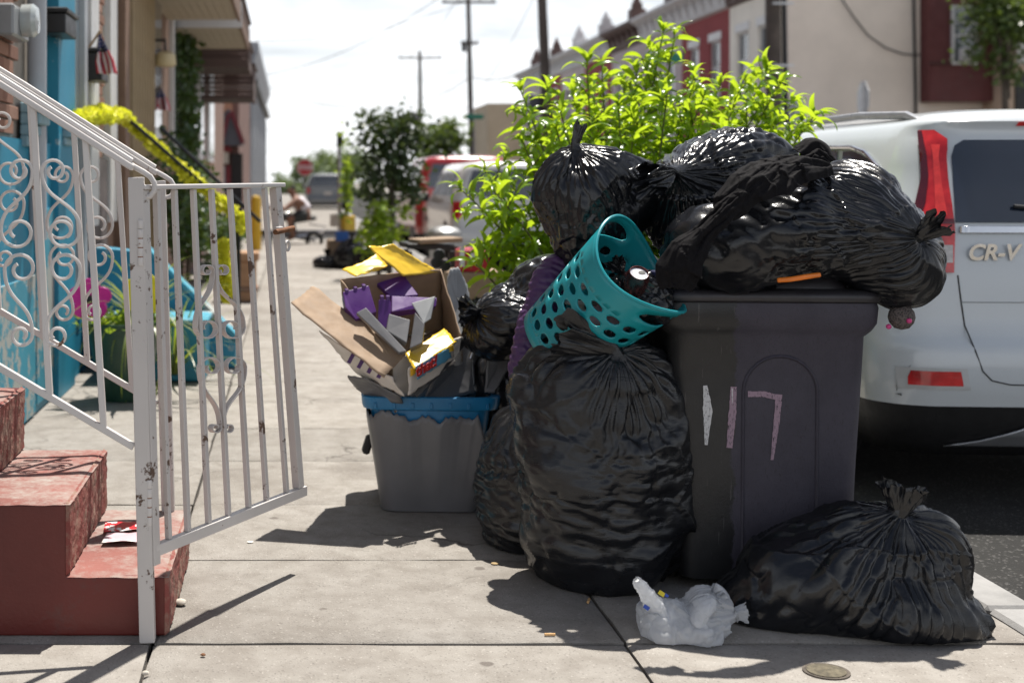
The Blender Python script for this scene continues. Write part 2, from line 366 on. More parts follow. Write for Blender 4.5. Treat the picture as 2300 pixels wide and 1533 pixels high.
# pavement slabs of our side, each its own piece
sw = structure(empty('sidewalk', (0.6, 6, 0)))
bed = MB(); bed.bb(-9, KX0 - 0.002, -8, CS0 - 0.2, -0.44, -0.03); bed.build('bed', simple('joint_dirt', (0.055, 0.047, 0.04), 0.95, 0, 0.4, 30, 0.5, 60), sw)
rows = [1.05, 1.80, 2.52, 3.245, 3.96, 4.63, 5.35, 6.05]
while rows[-1] < CS0 - 0.9: rows.append(rows[-1] + 0.71 + random.uniform(-0.02, 0.02))
rows[-1] = CS0 - 0.21
cols = [LWX, -0.365, 0.867, KX0 - 0.012]
def slab_mesh(w, d):
    bm = bmesh.new(); nx, ny = 7, 5; vs = []
    ch = 0.012
    xs = [-w / 2, -w / 2 + ch] + [-w / 2 + ch + (w - 2 * ch) * k / nx for k in range(1, nx)] + [w / 2 - ch, w / 2]
    ys = [-d / 2, -d / 2 + ch] + [-d / 2 + ch + (d - 2 * ch) * k / ny for k in range(1, ny)] + [d / 2 - ch, d / 2]
    A = np.zeros((len(ys), len(xs), 3))
    for i, y in enumerate(ys):
        for j, x in enumerate(xs):
            edge = i in (0, len(ys) - 1) or j in (0, len(xs) - 1)
            e = 0.004 if edge else 0.0
            jx = random.uniform(-1, 1) * 0.0035 if 1 < j < len(xs) - 2 else 0
            A[i, j] = (x + (random.uniform(-1, 1) * 0.003 if edge else 0), y + (random.uniform(-1, 1) * 0.003 if edge else 0), -e * random.uniform(0.7, 1.7) + (0 if edge else 0.0))
    mb = MB(); mb.grid(A)
    b = A.copy(); n = []
    ring = [(0, j) for j in range(len(xs))] + [(i, len(xs) - 1) for i in range(1, len(ys))] + [(len(ys) - 1, j) for j in range(len(xs) - 2, -1, -1)] + [(i, 0) for i in range(len(ys) - 2, 0, -1)]
    top = [A[i, j] for i, j in ring]; bot = [p - np.array((0, 0, 0.05)) for p in top]; k = len(ring)
    mb.add([tuple(p) for p in top] + [tuple(p) for p in bot], [(i, k + i, k + (i + 1) % k, (i + 1) % k) for i in range(k)])
    me = mb.mesh('slab'); bm = bmesh.new(); bm.from_mesh(me); bmesh.ops.remove_doubles(bm, verts=bm.verts, dist=1e-5); bmesh.ops.recalc_face_normals(bm, faces=bm.faces); bm.to_mesh(me); bm.free()
    me.materials.append(CONC); me.polygons.foreach_set('use_smooth', [True] * len(me.polygons)); me.set_sharp_from_angle(angle=math.radians(35))
    return me
for r in range(len(rows) - 1):
    for c in range(3):
        w, d = cols[c + 1] - cols[c] - 0.010, rows[r + 1] - rows[r] - 0.010
        o = bpy.data.objects.new('slab', slab_mesh(w, d)); COL.objects.link(o); o.parent = sw
        o.location = Vector(((cols[c] + cols[c + 1]) / 2, (rows[r] + rows[r + 1]) / 2, random.uniform(-0.003, 0.001))) - sw.location
        o.rotation_euler = (random.uniform(-1, 1) * 0.0022, random.uniform(-1, 1) * 0.0016, 0)
kb = structure(empty('kerb', (2.0, 6, RZ)))
y = -1.0; kmat = simple('kerb_stone', (0.27, 0.265, 0.26), 0.85, 0, 0.22, 6, 0.5, 60)
while y < CS0 - 0.3:
    d = min(1.5, CS0 - 0.2 - y)
    k = MB(); k.bb(KX0, KX1, y + 0.004, y + d - 0.004, -0.42, 0.003, 0, 0.012); k.build('kerb_stone', kmat, kb, False); y += d
# far side pavements and the block beyond the cross street
def pave(name, x0, x1, y0, y1):
    p = MB(); p.bb(x0, x1, y0, y1, -0.44, -0.002, 0, 0.01); return structure(p.build(name, CONC))
pave('far_sidewalk', FARK, 60, -8, CS0 - 0.21); pave('far_sidewalk', FARK, 60, CS1 + 0.21, 420); pave('sidewalk_beyond_crossing', -40, KX0, CS1 + 0.21, 420)
for (x0, x1, y0, y1) in ((FARK - 0.148, FARK - 0.004, -8, CS0), (FARK - 0.148, FARK - 0.004, CS1, 420), (KX0 + 0.004, KX1 - 0.004, CS1, 420), (-40, KX0 - .01, CS0 - 0.2, CS0 - 0.002), (-40, KX0, CS1 + 0.002, CS1 + 0.2), (FARK, 60, CS0 - 0.2, CS0 - .002), (FARK, 60, CS1 + 0.002, CS1 + 0.2)):
    p = MB(); p.bb(x0, x1, y0, y1, -0.44, -0.004); structure(p.build('far_kerb', kmat))
# ================================================================ film: thin plastic and cloth settled over a body
_rg = np.random.RandomState(11)
_perm = np.concatenate([_rg.permutation(256)] * 3); _grad = _rg.normal(size=(256, 3)); _grad /= np.linalg.norm(_grad, axis=1)[:, None]
def perlin(p):
    p = np.asarray(p, dtype=np.float64); i = np.floor(p).astype(int); f = p - i; u = f * f * f * (f * (f * 6 - 15) + 10)
    i &= 255; out = 0
    for dx in (0, 1):
        for dy in (0, 1):
            for dz in (0, 1):
                h = _perm[_perm[_perm[i[..., 0] + dx] + i[..., 1] + dy] + i[..., 2] + dz]
                d = f - np.array((dx, dy, dz)); g_ = (_grad[h % 256] * d).sum(-1)
                w = (u[..., 0] if dx else 1 - u[..., 0]) * (u[..., 1] if dy else 1 - u[..., 1]) * (u[..., 2] if dz else 1 - u[..., 2])
                out = out + w * g_
    return out
def fbm(p, oct=3):
    p = np.asarray(p); s = 0; a = 1.0
    for k in range(oct): s = s + a * perlin(p * 2 ** k + 17.3 * k); a *= 0.5
    return s
def normals(S, closed=True):
    du = (np.roll(S, -1, 1) - np.roll(S, 1, 1)) if closed else np.gradient(S, axis=1)
    dv = np.gradient(S, axis=0); n = np.cross(du, dv); L = np.linalg.norm(n, axis=-1, keepdims=True); return n / np.maximum(L, 1e-12)
def settle(S, eh, ev, iters=160, seed=0, amp=0.006, fu=18, fv=14, closed=True, cap=0.05, smooth=0.10, floor=None, pin=None, bend=0.004, pull=0.00001, tdamp=0.5):
    """the film is longer than the body it lies on (by eh around, ev along) and buckles into creases; it cannot go inside the body"""
    M, N = S.shape[:2]; n = normals(S, closed)
    c = S.reshape(-1, 3).mean(0)
    if ((S - c) * n).sum() < 0: n = -n
    H = (np.roll(S, -1, 1) - S) if closed else S[:, 1:] - S[:, :-1]
    rh = np.linalg.norm(H, axis=-1); rv = np.linalg.norm(S[1:] - S[:-1], axis=-1)
    eh = np.broadcast_to(np.asarray(eh, float), (M, N)); ev = np.broadcast_to(np.asarray(ev, float), (M, N))
    rh = rh * (1 + (eh if closed else eh[:, :-1])); rv = rv * (1 + ev[:-1])
    uu, vv = np.meshgrid(np.arange(N) / N, np.arange(M) / M)
    th = uu * 2 * np.pi
    q = np.stack([np.cos(th) * fu / 6.28, np.sin(th) * fu / 6.28, vv * fv * 0.35 + seed * 7.7], -1) if closed else np.stack([uu * fu, vv * fv * 0.3, 0 * uu + seed * 3.1], -1)
    q2 = np.stack([np.cos(th) * fu / 15 if closed else uu * fu * 0.3, np.sin(th) * fu / 15 if closed else 0 * uu, vv * fv + seed * 5.1], -1)
    wu = eh / (eh + ev + 1e-6)
    s0 = wu * perlin(q) + (1 - wu) * perlin(q2)
    s0 = s0 + 0.35 * perlin(q * 2.3 + 5)
    P = S + n * (amp * np.maximum(0, 0.5 + s0 * 2.2))[..., None]
    fix = np.zeros((M, N), bool) if pin is None else pin
    beta = bend
    def sh(A, ax, k):
        if ax == 1 and closed: return np.roll(A, -k, 1)
        idx = np.clip(np.arange(A.shape[ax]) + k, 0, A.shape[ax] - 1); return np.take(A, idx, ax)
    for it in range(iters):
        D = np.zeros_like(P)
        d = (np.roll(P, -1, 1) - P) if closed else P[:, 1:] - P[:, :-1]
        L = np.sqrt((d * d).sum(-1)) + 1e-12; k = ((L - rh) / L * 0.38)[..., None] * d
        if closed: D += k; D -= np.roll(k, 1, 1)
        else: D[:, :-1] += k; D[:, 1:] -= k
        d = P[1:] - P[:-1]; L = np.sqrt((d * d).sum(-1)) + 1e-12; k = ((L - rv) / L * 0.38)[..., None] * d
        D[:-1] += k; D[1:] -= k
        P = P + D
        o = P - S; off = (o * n).sum(-1)
        b4 = 0
        for ax in (0, 1): b4 = b4 + (sh(off, ax, 2) + sh(off, ax, -2) - 4 * (sh(off, ax, 1) + sh(off, ax, -1)) + 6 * off)
        off2 = off - beta * b4 - pull
        off2 = np.maximum(off2, 0); off2 = np.where(off2 > cap * 0.6, cap * 0.6 + (off2 - cap * 0.6) * 0.9, off2); off2 = np.minimum(off2, cap)
        tang = o - n * off[..., None]
        P = S + n * off2[..., None] + tang * tdamp
        P[fix] = S[fix]
        if floor is not None: P[..., 2] = np.maximum(P[..., 2], floor)
    return P
def smin(a, b, k):
    h = np.clip(0.5 + 0.5 * (b - a) / k, 0, 1); return b * (1 - h) + a * h - k * h * (1 - h)
def body_radius(dirs, c, blobs, k=0.06, lump=0.02, lf=7.0, seed=0):
    """radius of a smooth union of ellipsoids, looked at from c along dirs"""
    def sdf(p):
        d = None
        for (bc, br) in blobs:
            br = np.array(br); q = (p - np.array(bc)) / br; L = np.linalg.norm(q, axis=-1)
            e = (L - 1) * br.min() * 0.85
            d = e if d is None else smin(d, e, k)
        return d
    c = np.array(c); lo = np.zeros(dirs.shape[:-1]); hi = np.full(dirs.shape[:-1], 1.2)
    ts = np.linspace(0.02, 1.2, 60); last = np.zeros(dirs.shape[:-1])
    for t in ts:
        ins = sdf(c + dirs * t) < 0; last = np.where(ins, t, last)
    lo = last; hi = last + (ts[1] - ts[0])
    for _ in range(14):
        m = (lo + hi) / 2; ins = sdf(c + dirs * m[..., None]) < 0; lo = np.where(ins, m, lo); hi = np.where(ins, hi, m)
    R = lo
    P = c + dirs * R[..., None]
    return R + lump * fbm(P * lf + seed * 3.7, 3)
def tied_bag(c, blobs, knot, N=120, M=84, seed=1, lump=0.02, lf=7.0, k=0.06, eh=0.05, ev=0.05, pleat=0.5, tail=0.10, tailw=0.05, tdir=None, neck=0.016, floor=0.002, amp=0.006, cap=0.045, iters=300, fu=22, fv=16, pleat_reach=0.45, tail_rows=10, ragged=0.5, tflat=1.0, bend=0.004, fine=0.05, fcap=0.010, nr=None, facet=0.0, fcount=90, fwidth=0.010):
    """grid of a tied bag: pole opposite the knot, pleats running into the neck, a loose flared tail beyond it"""
    c = np.array(c, float); K = np.array(knot, float); ax = K - c; kl = np.linalg.norm(ax); ax /= kl
    t1 = np.cross(ax, (0.31, 0.52, 0.11)); t1 /= np.linalg.norm(t1); t2 = np.cross(ax, t1)
    MB_ = M - tail_rows
    v = np.linspace(0, 1, MB_); phi = 0.02 + (math.pi - 0.10) * v
    th = np.linspace(0, 2 * math.pi, N, endpoint=False)
    dirs = (-np.cos(phi))[:, None, None] * ax + np.sin(phi)[:, None, None] * (np.cos(th)[None, :, None] * t1 + np.sin(th)[None, :, None] * t2)
    R = body_radius(dirs, c, blobs, k, lump, lf, seed)
    S = c + dirs * R[..., None]
    # draw the top in to the neck
    nr = pleat_reach * 0.55 if nr is None else nr; w = np.clip((v - (1 - nr)) / nr, 0, 1) ** 2.2
    ring = K + neck * (np.cos(th)[:, None] * t1 + np.sin(th)[:, None] * t2)
    S = S * (1 - w)[:, None, None] + ring[None] * w[:, None, None]
    if floor is not None: S[..., 2] = np.maximum(S[..., 2], floor)
    vv = v[:, None]; pr = np.clip((vv - (1 - pleat_reach)) / pleat_reach, 0, 1)
    EH = eh + pleat * pr ** 1.3 + 0 * th[None]
    EV = ev * (1 - 0.8 * pr) + 0 * th[None]
    pat = fbm(S * 4.2 + seed * 9.1, 3); pat2 = fbm(S * 5.3 + seed * 2.9 + 40, 3)
    EH = np.maximum(0.004, EH * np.clip(1 + 2.0 * pat, 0.12, 2.0)); EV = np.maximum(0.004, EV * np.clip(1 + 2.4 * pat2, 0.08, 2.2))
    pin = np.zeros(S.shape[:2], bool); pin[0] = True; pin[-1] = True
    P = settle(S, EH, EV, iters, seed, amp, fu, fv, True, cap, 0.10, floor, pin, bend)
    if fine > 0:
        e2 = fine * np.clip(0.6 + 2.2 * pat2, 0.1, 2.0); e3 = fine * np.clip(0.6 + 2.2 * pat, 0.1, 2.0)
        P = settle(P, e2 * (0.4 + 1.2 * pr), e3 * (1 - 0.7 * pr), 110, seed + 50, 0.0035, fu * 2.4, fv * 2.4, True, fcap, 0.1, floor, pin, 0.0015)
    if facet > 0:
        P0 = P; P = crumple(P, True, fcount, facet, fwidth, seed + 3, (1, 1, 1.3), 0.055); P[-6:] = P0[-6:]; P[:2] = P0[:2]
    # tail
    td = ax if tdir is None else np.array(tdir, float); td = td / np.linalg.norm(td)
    b1 = np.cross(td, (0.2, 0.9, 0.33)); b1 /= np.linalg.norm(b1); b2 = np.cross(td, b1)
    rr = np.random.RandomState(seed); T = []
    for i in range(1, tail_rows + 1):
        s = i / tail_rows
        wv = neck + (tailw - neck) * s ** 0.8
        cur = fbm(np.stack([np.cos(th) * 2.4, np.sin(th) * 2.4, 0 * th + s * 1.2 + seed], -1), 3)
        ln = tail * s * (1 + ragged * fbm(np.stack([np.cos(th) * 1.5, np.sin(th) * 1.5, 0 * th + seed * 2.3], -1), 2))
        rad = wv * (1 + 0.75 * cur * s)
        T.append(K + ln[:, None] * td + rad[:, None] * (np.cos(th)[:, None] * b1 + tflat * np.sin(th)[:, None] * b2))
    P = np.concatenate([P, np.array(T)], 0)
    if floor is not None: P[..., 2] = np.maximum(P[..., 2], floor)
    return P
def crumple(P, closed, count, amp, width, seed, stretch=(1, 1, 1), tilt=0.0):
    """sharp creases: facets of a cell pattern meeting in raised ridges"""
    rr = np.random.RandomState(seed); flat_ = P.reshape(-1, 3); st = np.array(stretch); n = normals(P, closed).reshape(-1, 3); c = flat_.mean(0)
    if ((flat_ - c) * n).sum() < 0: n = -n
    q = flat_ * st; q = q + 0.25 * (q.max(0) - q.min(0)).max() * 0.12 * np.stack([fbm(flat_ * 9 + k * 11, 2) for k in range(3)], -1)
    sd_ = q[rr.choice(len(q), count, replace=False)]; F1 = np.full(len(q), 9.0); F2 = F1.copy(); ix = np.zeros(len(q), int)
    for k in range(count):
        d = np.sqrt(((q - sd_[k]) ** 2).sum(1)); cl = d < F1; F2 = np.where(cl, F1, np.minimum(F2, d)); ix = np.where(cl, k, ix); F1 = np.where(cl, d, F1)
    h = np.exp(-(F2 - F1) / width) * (0.35 + 0.65 * rr.rand(count))[ix]
    if tilt: h = h + tilt * (((q - sd_[ix]) * rr.normal(size=(count, 3))[ix]).sum(1)) / width
    return P + (n * (amp * h)[:, None]).reshape(P.shape)
def film_obj(name, P, mat, parent=None, closed=True, sub=1, cap0=True):
    mb = MB(); mb.grid(P, closed)
    if cap0 and closed: mb.f.append(tuple(range(P.shape[1]))); mb.m.append(0)
    me = mb.mesh(name); o = link_mesh(name, me, mat, parent, None, True)
    if sub: subsurf(o, sub)
    return o
def wrap_tube(pts, rad, N=60, M=70, seed=1, eh=0.08, ev=0.12, lump=0.15, flat=1.0, cap=0.03, amp=0.005, iters=150, fu=16, fv=20, endr=0.35, bend=0.004, lumpf=9.0, fine=0.0):
    """grid of a stuffed or rolled cloth along a path"""
    pts = np.array([list(p) for p in pts], float); rad = np.array(rad, float)
    d = np.r_[0, np.cumsum(np.linalg.norm(np.diff(pts, axis=0), axis=1))]; t = np.linspace(0, d[-1], M)
    C = np.stack([np.interp(t, d, pts[:, k]) for k in range(3)], -1); r = np.interp(t, d, rad)
    for _ in range(6): C[1:-1] = (C[:-2] + 2 * C[1:-1] + C[2:]) / 4; r[1:-1] = (r[:-2] + 2 * r[1:-1] + r[2:]) / 4
    e = np.minimum(np.linspace(0, 1, M), np.linspace(1, 0, M)) / 0.10
    r = r * np.sqrt(np.clip(1 - (1 - np.clip(e, 0, 1)) ** 2, 0.0, 1) * (1 - endr ** 2) + endr ** 2)
    tg = np.gradient(C, axis=0); tg /= np.linalg.norm(tg, axis=1)[:, None]
    up = np.array((0, 0, 1.0)); b1 = np.cross(tg, up); b1 /= np.linalg.norm(b1, axis=1)[:, None] + 1e-9; b2 = np.cross(b1, tg)
    th = np.linspace(0, 2 * math.pi, N, endpoint=False)
    S = C[:, None] + r[:, None, None] * (np.cos(th)[None, :, None] * b1[:, None] + flat * np.sin(th)[None, :, None] * b2[:, None])
    n = S - C[:, None]
    S = S + n * (lump * fbm(S * lumpf + seed * 4.1, 2))[..., None]
    pat = fbm(S * 6 + seed, 2)
    P = settle(S, np.maximum(0.01, eh * (1 + pat)), np.maximum(0.01, ev * (1 - pat)), iters, seed, amp, fu, fv, True, cap, 0.12, None, None, bend)
    if fine > 0: P = settle(P, np.maximum(0.005, fine * (1 + 2 * pat)), np.maximum(0.005, fine * (1 - 2 * pat)), 110, seed + 31, 0.004, fu * 2.5, fv * 2.5, True, 0.010, 0.1, None, None, 0.0015)
    return P
# ================================================================ the heap: bags
def BL(px, py, Y, rx, ry, rz): p = PX(px, py, Y); return ((p.x, p.y, p.z), (rx, ry, rz))
def bag(name, label, c, blobs, knot, mat=None, sub=1, **kw):
    P = tied_bag(tuple(c), blobs, tuple(knot), **kw)
    return tag(film_obj(name, P, mat or BAG, sub=sub), label, 'trash bag', 'black bags of the kerbside heap')
# the tall full bag standing on the pavement
cT = Vector((0.925, 3.77, 0.33))
bag('trash_bag', 'tall bulging black trash bag standing between the grey tub and the wheeled cart', cT,
    [((0.93, 3.77, 0.22), (0.235, 0.21, 0.36)), ((0.915, 3.77, 0.46), (0.248, 0.21, 0.26)), ((0.90, 3.77, 0.58), (0.225, 0.185, 0.15)), ((0.99, 3.78, 0.30), (0.195, 0.19, 0.34))],
    (0.945, 3.63, 0.70), BAGV, N=240, M=210, seed=3, sub=0, fine=0.02, facet=0.006, fcount=40, fwidth=0.016, lump=0.055, lf=4.2, eh=0.04, ev=0.06, bend=0.02, pleat=0.55, pleat_reach=0.30, tail=0.17, tailw=0.075, tdir=(-0.95, 0.05, 0.28), tflat=0.45, neck=0.022, fu=20, fv=26, amp=0.008, cap=0.04, iters=300, tail_rows=14)
# the loose bag lying in front of the cart
cN = Vector((1.53, 3.42, 0.14))
bag('trash_bag', 'shiny black trash bag slumped on the pavement against the foot of the wheeled cart', cN,
    [((1.44, 3.43, 0.10), (0.20, 0.17, 0.155)), ((1.58, 3.42, 0.16), (0.17, 0.16, 0.14)), ((1.70, 3.41, 0.185), (0.12, 0.14, 0.12)), ((1.66, 3.40, 0.09), (0.15, 0.15, 0.11)), ((1.62, 3.36, 0.04), (0.17, 0.14, 0.08)), ((1.745, 3.31, 0.015), (0.07, 0.06, 0.04)), ((1.30, 3.47, 0.015), (0.15, 0.13, 0.085))],
    (1.628, 3.34, 0.312), BAGS, N=260, M=160, seed=8, sub=0, fine=0.012, lump=0.045, lf=4.5, eh=0.06, ev=0.02, pleat=0.42, pleat_reach=0.75, nr=0.17, tail=0.07, tailw=0.060, tdir=(0.15, -0.05, 1.0), tflat=0.6, neck=0.022, fu=34, fv=9, amp=0.011, cap=0.04, k=0.05, bend=0.010, facet=0.006, fcount=26, fwidth=0.016)
# bag peeping out behind the tall one
bag('trash_bag', 'crinkled black trash bag squeezed low between the tall bag and the grey tub', (0.80, 4.14, 0.18),
    [((0.80, 4.14, 0.16), (0.185, 0.20, 0.24)), ((0.82, 4.16, 0.30), (0.15, 0.16, 0.16))], (0.84, 4.14, 0.50), BAGV, N=110, M=90, seed=12, ev=0.14, eh=0.05, fv=24)
# hidden-in-part bags that carry the upper ones
bag('trash_bag', 'big black trash bag standing behind the teal basket under the other bags', (1.12, 4.22, 0.45),
    [((1.12, 4.24, 0.28), (0.29, 0.24, 0.36)), ((1.10, 4.22, 0.66), (0.27, 0.22, 0.30))], (1.12, 4.26, 1.03), BAG, N=110, M=90, seed=15, tail=0.03)
bag('trash_bag', 'black trash bag wedged behind the wheeled cart beside the parked car', (1.62, 4.36, 0.45),
    [((1.62, 4.36, 0.28), (0.28, 0.22, 0.36)), ((1.58, 4.34, 0.68), (0.26, 0.2, 0.26))], (1.6, 4.36, 1.0), BAG, N=100, M=80, seed=16, tail=0.03)
# upper bag with the upright twisted top
b1 = PX(1335, 455, 3.98)
bag('trash_bag', 'black trash bag with an upright twisted top perched over the teal basket', (b1.x, b1.y, b1.z),
    [BL(1318, 440, 3.98, 0.155, 0.15, 0.155), BL(1330, 520, 3.98, 0.135, 0.14, 0.14), BL(1420, 430, 4.02, 0.13, 0.13, 0.10), BL(1245, 415, 3.96, 0.055, 0.05, 0.06)],
    tuple(PX(1290, 330, 3.93)), BAGS, N=180, M=120, seed=21, sub=0, facet=0.006, fcount=24, fwidth=0.014, fine=0.015, lump=0.035, lf=6, eh=0.06, ev=0.03, pleat=0.4, pleat_reach=0.6, tail=0.075, tailw=0.018, tdir=(0.28, 0, 1), tflat=0.5, neck=0.012, fu=30, fv=16, floor=None, cap=0.035)
# upper bag with the frayed knot facing the street
b2 = PX(1600, 415, 4.02)
bag('trash_bag', 'black trash bag topping the heap with a frayed gathered knot on its side', (b2.x, b2.y, b2.z),
    [BL(1590, 430, 4.02, 0.17, 0.16, 0.15), BL(1680, 385, 4.05, 0.125, 0.14, 0.125), BL(1560, 490, 3.98, 0.13, 0.13, 0.12), BL(1640, 350, 4.05, 0.13, 0.12, 0.065)],
    tuple(PX(1515, 385, 3.83)), BAGS, N=180, M=120, seed=25, sub=0, facet=0.007, fcount=26, fwidth=0.014, fine=0.015, lump=0.035, lf=6, eh=0.07, ev=0.04, pleat=0.45, pleat_reach=0.62, tail=0.11, tailw=0.06, tdir=(-0.8, -0.25, -0.25), tflat=0.7, neck=0.014, fu=30, fv=16, floor=None, cap=0.04, ragged=0.9)
# the long bag draped over the cart's lid
b3 = PX(1820, 540, 3.70)
bag('trash_bag', 'long glossy black trash bag draped over the lid of the wheeled cart', (b3.x, b3.y, b3.z),
    [BL(1625, 560, 3.66, 0.155, 0.17, 0.125), BL(1760, 510, 3.68, 0.17, 0.19, 0.15), BL(1890, 500, 3.68, 0.19, 0.19, 0.145), BL(1990, 560, 3.64, 0.15, 0.16, 0.135), BL(2065, 620, 3.60, 0.088, 0.12, 0.092), BL(1870, 425, 3.72, 0.09, 0.1, 0.06)],
    tuple(PX(2062, 535, 3.50)), BAGS, N=250, M=170, seed=31, sub=0, fine=0.012, facet=0.007, fcount=30, fwidth=0.016, lump=0.05, lf=5, eh=0.045, ev=0.02, pleat=0.36, pleat_reach=0.6, nr=0.3, bend=0.008, tail=0.075, tailw=0.042, tdir=(0.55, -0.45, 0.55), tflat=0.6, neck=0.013, fu=26, fv=8, floor=None, cap=0.04, k=0.07, ragged=0.8)
# lower bags seen between the tub and the basket
b4 = PX(1165, 705, 4.42)
bag('trash_bag', 'flat black trash bag lying behind the grey tub beside the purple cushion', (b4.x, b4.y, b4.z),
    [BL(1160, 715, 4.44, 0.155, 0.16, 0.105), BL(1230, 640, 4.50, 0.13, 0.14, 0.10), BL(1100, 760, 4.46, 0.09, 0.1, 0.07)], tuple(PX(1075, 700, 4.40)), BAG, N=120, M=90, seed=41, eh=0.10, ev=0.06, pleat=0.5, tail=0.06, floor=None)
bag('trash_bag', 'black trash bag at the bottom of the heap behind the grey tub', (0.82, 4.78, 0.25),
    [((0.80, 4.80, 0.22), (0.27, 0.24, 0.30)), ((0.86, 4.70, 0.40), (0.20, 0.2, 0.2))], (0.80, 4.8, 0.68), BAG, N=100, M=80, seed=43, tail=0.05)
# the small white carrier bag
m = Mat('white_carrier_film'); v = m.co(); nz = m.noise(v, 16, 4, 0.6, 0.6)
m.color(m.ramp(nz, [(0.3, (0.70, 0.71, 0.73)), (0.7, (0.86, 0.87, 0.88))])); m.set(rough=0.25, spec=0.5); m.bump(m.math('ABSOLUTE', m.math('SUBTRACT', m.noise(v, 22, 4, 0.6, 1.0), 0.5)), 0.5, 0.010)
tr = m.n('ShaderNodeBsdfTranslucent', Color=(0.85, 0.87, 0.9, 1)); ms = m.n('ShaderNodeMixShader'); ms.inputs[0].default_value = 0.62
m.l(m.b.outputs[0], ms.inputs[1]); m.l(tr.outputs[0], ms.inputs[2]); m.l(ms.outputs[0], m.out.inputs[0]); WHITEFILM = m.m
wc = PX(1535, 1395, 3.30)
wb = empty('carrier_bag', (wc.x, wc.y, 0), 'small crumpled white plastic carrier bag lying on the pavement slabs', 'plastic bag')
P = tied_bag((wc.x, wc.y, 0.045), [((wc.x - 0.055, wc.y, 0.03), (0.058, 0.07, 0.062)), ((wc.x + 0.06, wc.y, 0.04), (0.052, 0.06, 0.082)), ((wc.x + 0.0, wc.y - 0.015, 0.02), (0.100, 0.078, 0.045)), ((wc.x + 0.09, wc.y, 0.05), (0.045, 0.04, 0.035))],
    tuple(PX(1650, 1378, 3.28)), N=170, M=130, seed=52, lump=0.035, lf=10, eh=0.10, ev=0.08, pleat=0.5, pleat_reach=0.5, tail=0.03, tailw=0.02, tdir=(1, -0.1, 0.15), neck=0.012, fu=12, fv=8, cap=0.02, amp=0.008, k=0.015, bend=0.008, fine=0.03)
P = crumple(P, True, 40, 0.007, 0.009, 4, (1, 1, 1), 0.16); P[..., 2] = np.maximum(P[..., 2], 0.002)
film_obj('body', P, WHITEFILM, wb, sub=0)
hp = [PX(1500, 1400, 3.29), PX(1475, 1365, 3.28), PX(1455, 1335, 3.27), PX(1430, 1302, 3.26)]
P = wrap_tube(hp, [0.045, 0.036, 0.026, 0.016], N=60, M=60, seed=5, eh=0.12, ev=0.08, flat=0.55, cap=0.012, amp=0.004, endr=0.6)
P = crumple(P, True, 24, 0.005, 0.006, 9, (1, 1, 0.5), 0.12); film_obj('handle', P, WHITEFILM, wb, sub=0)
hp = [PX(1560, 1400, 3.25), PX(1580, 1362, 3.25), PX(1600, 1345, 3.26)]
P = wrap_tube(hp, [0.035, 0.030, 0.014], N=50, M=46, seed=15, eh=0.12, ev=0.08, flat=0.6, cap=0.012, amp=0.004, endr=0.5)
P = crumple(P, True, 20, 0.005, 0.006, 12, (1, 1, 0.5), 0.12); film_obj('handle', P, WHITEFILM, wb, sub=0)
for (x, y_, s_, c) in ((1452, 1363, 0.010, (0.02, 0.07, 0.4)), (1486, 1332, 0.011, (0.6, 0.5, 0.03)), (1497, 1336, 0.007, (0.02, 0.07, 0.4))):
    q = PX(x, y_, 3.262); pr = MB(); pr.box(q, (s_ * 1.6, 0.002, s_), (0, 0.6, 0)); pr.build('print', simple('carrier_print_%d' % x, c, 0.4), wb)
# ================================================================ the wheeled cart
def rring(hw, hd, r, n=8):
    """rounded rectangle, n points per corner, counter-clockwise from +x"""
    pts = []
    for (sx, sy, a0) in ((1, 1, 0), (-1, 1, 90), (-1, -1, 180), (1, -1, 270)):
        for k in range(n + 1):
            a = math.radians(a0 + 90 * k / n); pts.append((sx * (hw - r) + r * math.cos(a), sy * (hd - r) + r * math.sin(a)))
    return pts
def ring_stack(mb, rings, tf, n=8, capb=True, capt=True, mi=0):
    A = []
    for (z, hw, hd, r) in rings: A.append([tf(Vector((x, y, z))) for (x, y) in rring(hw, hd, r, n)])
    base = len(mb.v); k = len(A[0]); mb.grid([[tuple(p) for p in row] for row in A], True, mi)
    if capb: mb.f.append(tuple(base + j for j in range(k))[::-1]); mb.m.append(mi)
    if capt: mb.f.append(tuple(base + (len(A) - 1) * k + j for j in range(k))); mb.m.append(mi)
def m_cart():
    m = Mat('faded_cart_plastic'); v = m.co()
    sp = m.n('ShaderNodeSeparateXYZ'); m.l(v, sp.inputs[0])
    edge = m.math('ADD', sp.outputs[0], m.math('MULTIPLY', m.math('SUBTRACT', m.noise(m.co(scale=(1, 1, 1)), 9, 6, 0.7), 0.5), 0.085))
    mask = m.ramp(m.math('ADD', edge, 0.5), [(0.5 - 0.122, 0.0), (0.5 - 0.117, 1.0)])
    fade = m.ramp(m.noise(v, 6, 6, 0.65), [(0.3, (0.032, 0.029, 0.042)), (0.7, (0.052, 0.047, 0.064))])
    sc = m.noise(m.co(scale=(40, 40, 9)), 5, 3, 0.7, 2.0)
    fade = m.mix(m.ramp(sc, [(0.58, 0.0), (0.61, 0.7)]), fade, (0.025, 0.023, 0.028))
    dark = m.ramp(m.noise(v, 14, 4), [(0.3, (0.014, 0.014, 0.015)), (0.7, (0.022, 0.022, 0.023))])
    drips = m.noise(m.co(scale=(30, 30, 2.2)), 3, 3, 0.6, 0.4)
    dark = m.mix(m.ramp(drips, [(0.66, 0.0), (0.68, 0.5)]), dark, (0.09, 0.085, 0.085))
    m.color(m.mix(mask, dark, fade)); m.set(rough=m.ramp(mask, [(0, 0.38), (1, 0.62)]), spec=0.4)
    m.bump(m.math('ADD', m.noise(v, 130, 3), m.math('MULTIPLY', sc, 0.6)), 0.25, 0.003); return m.m
CARTM = m_cart()
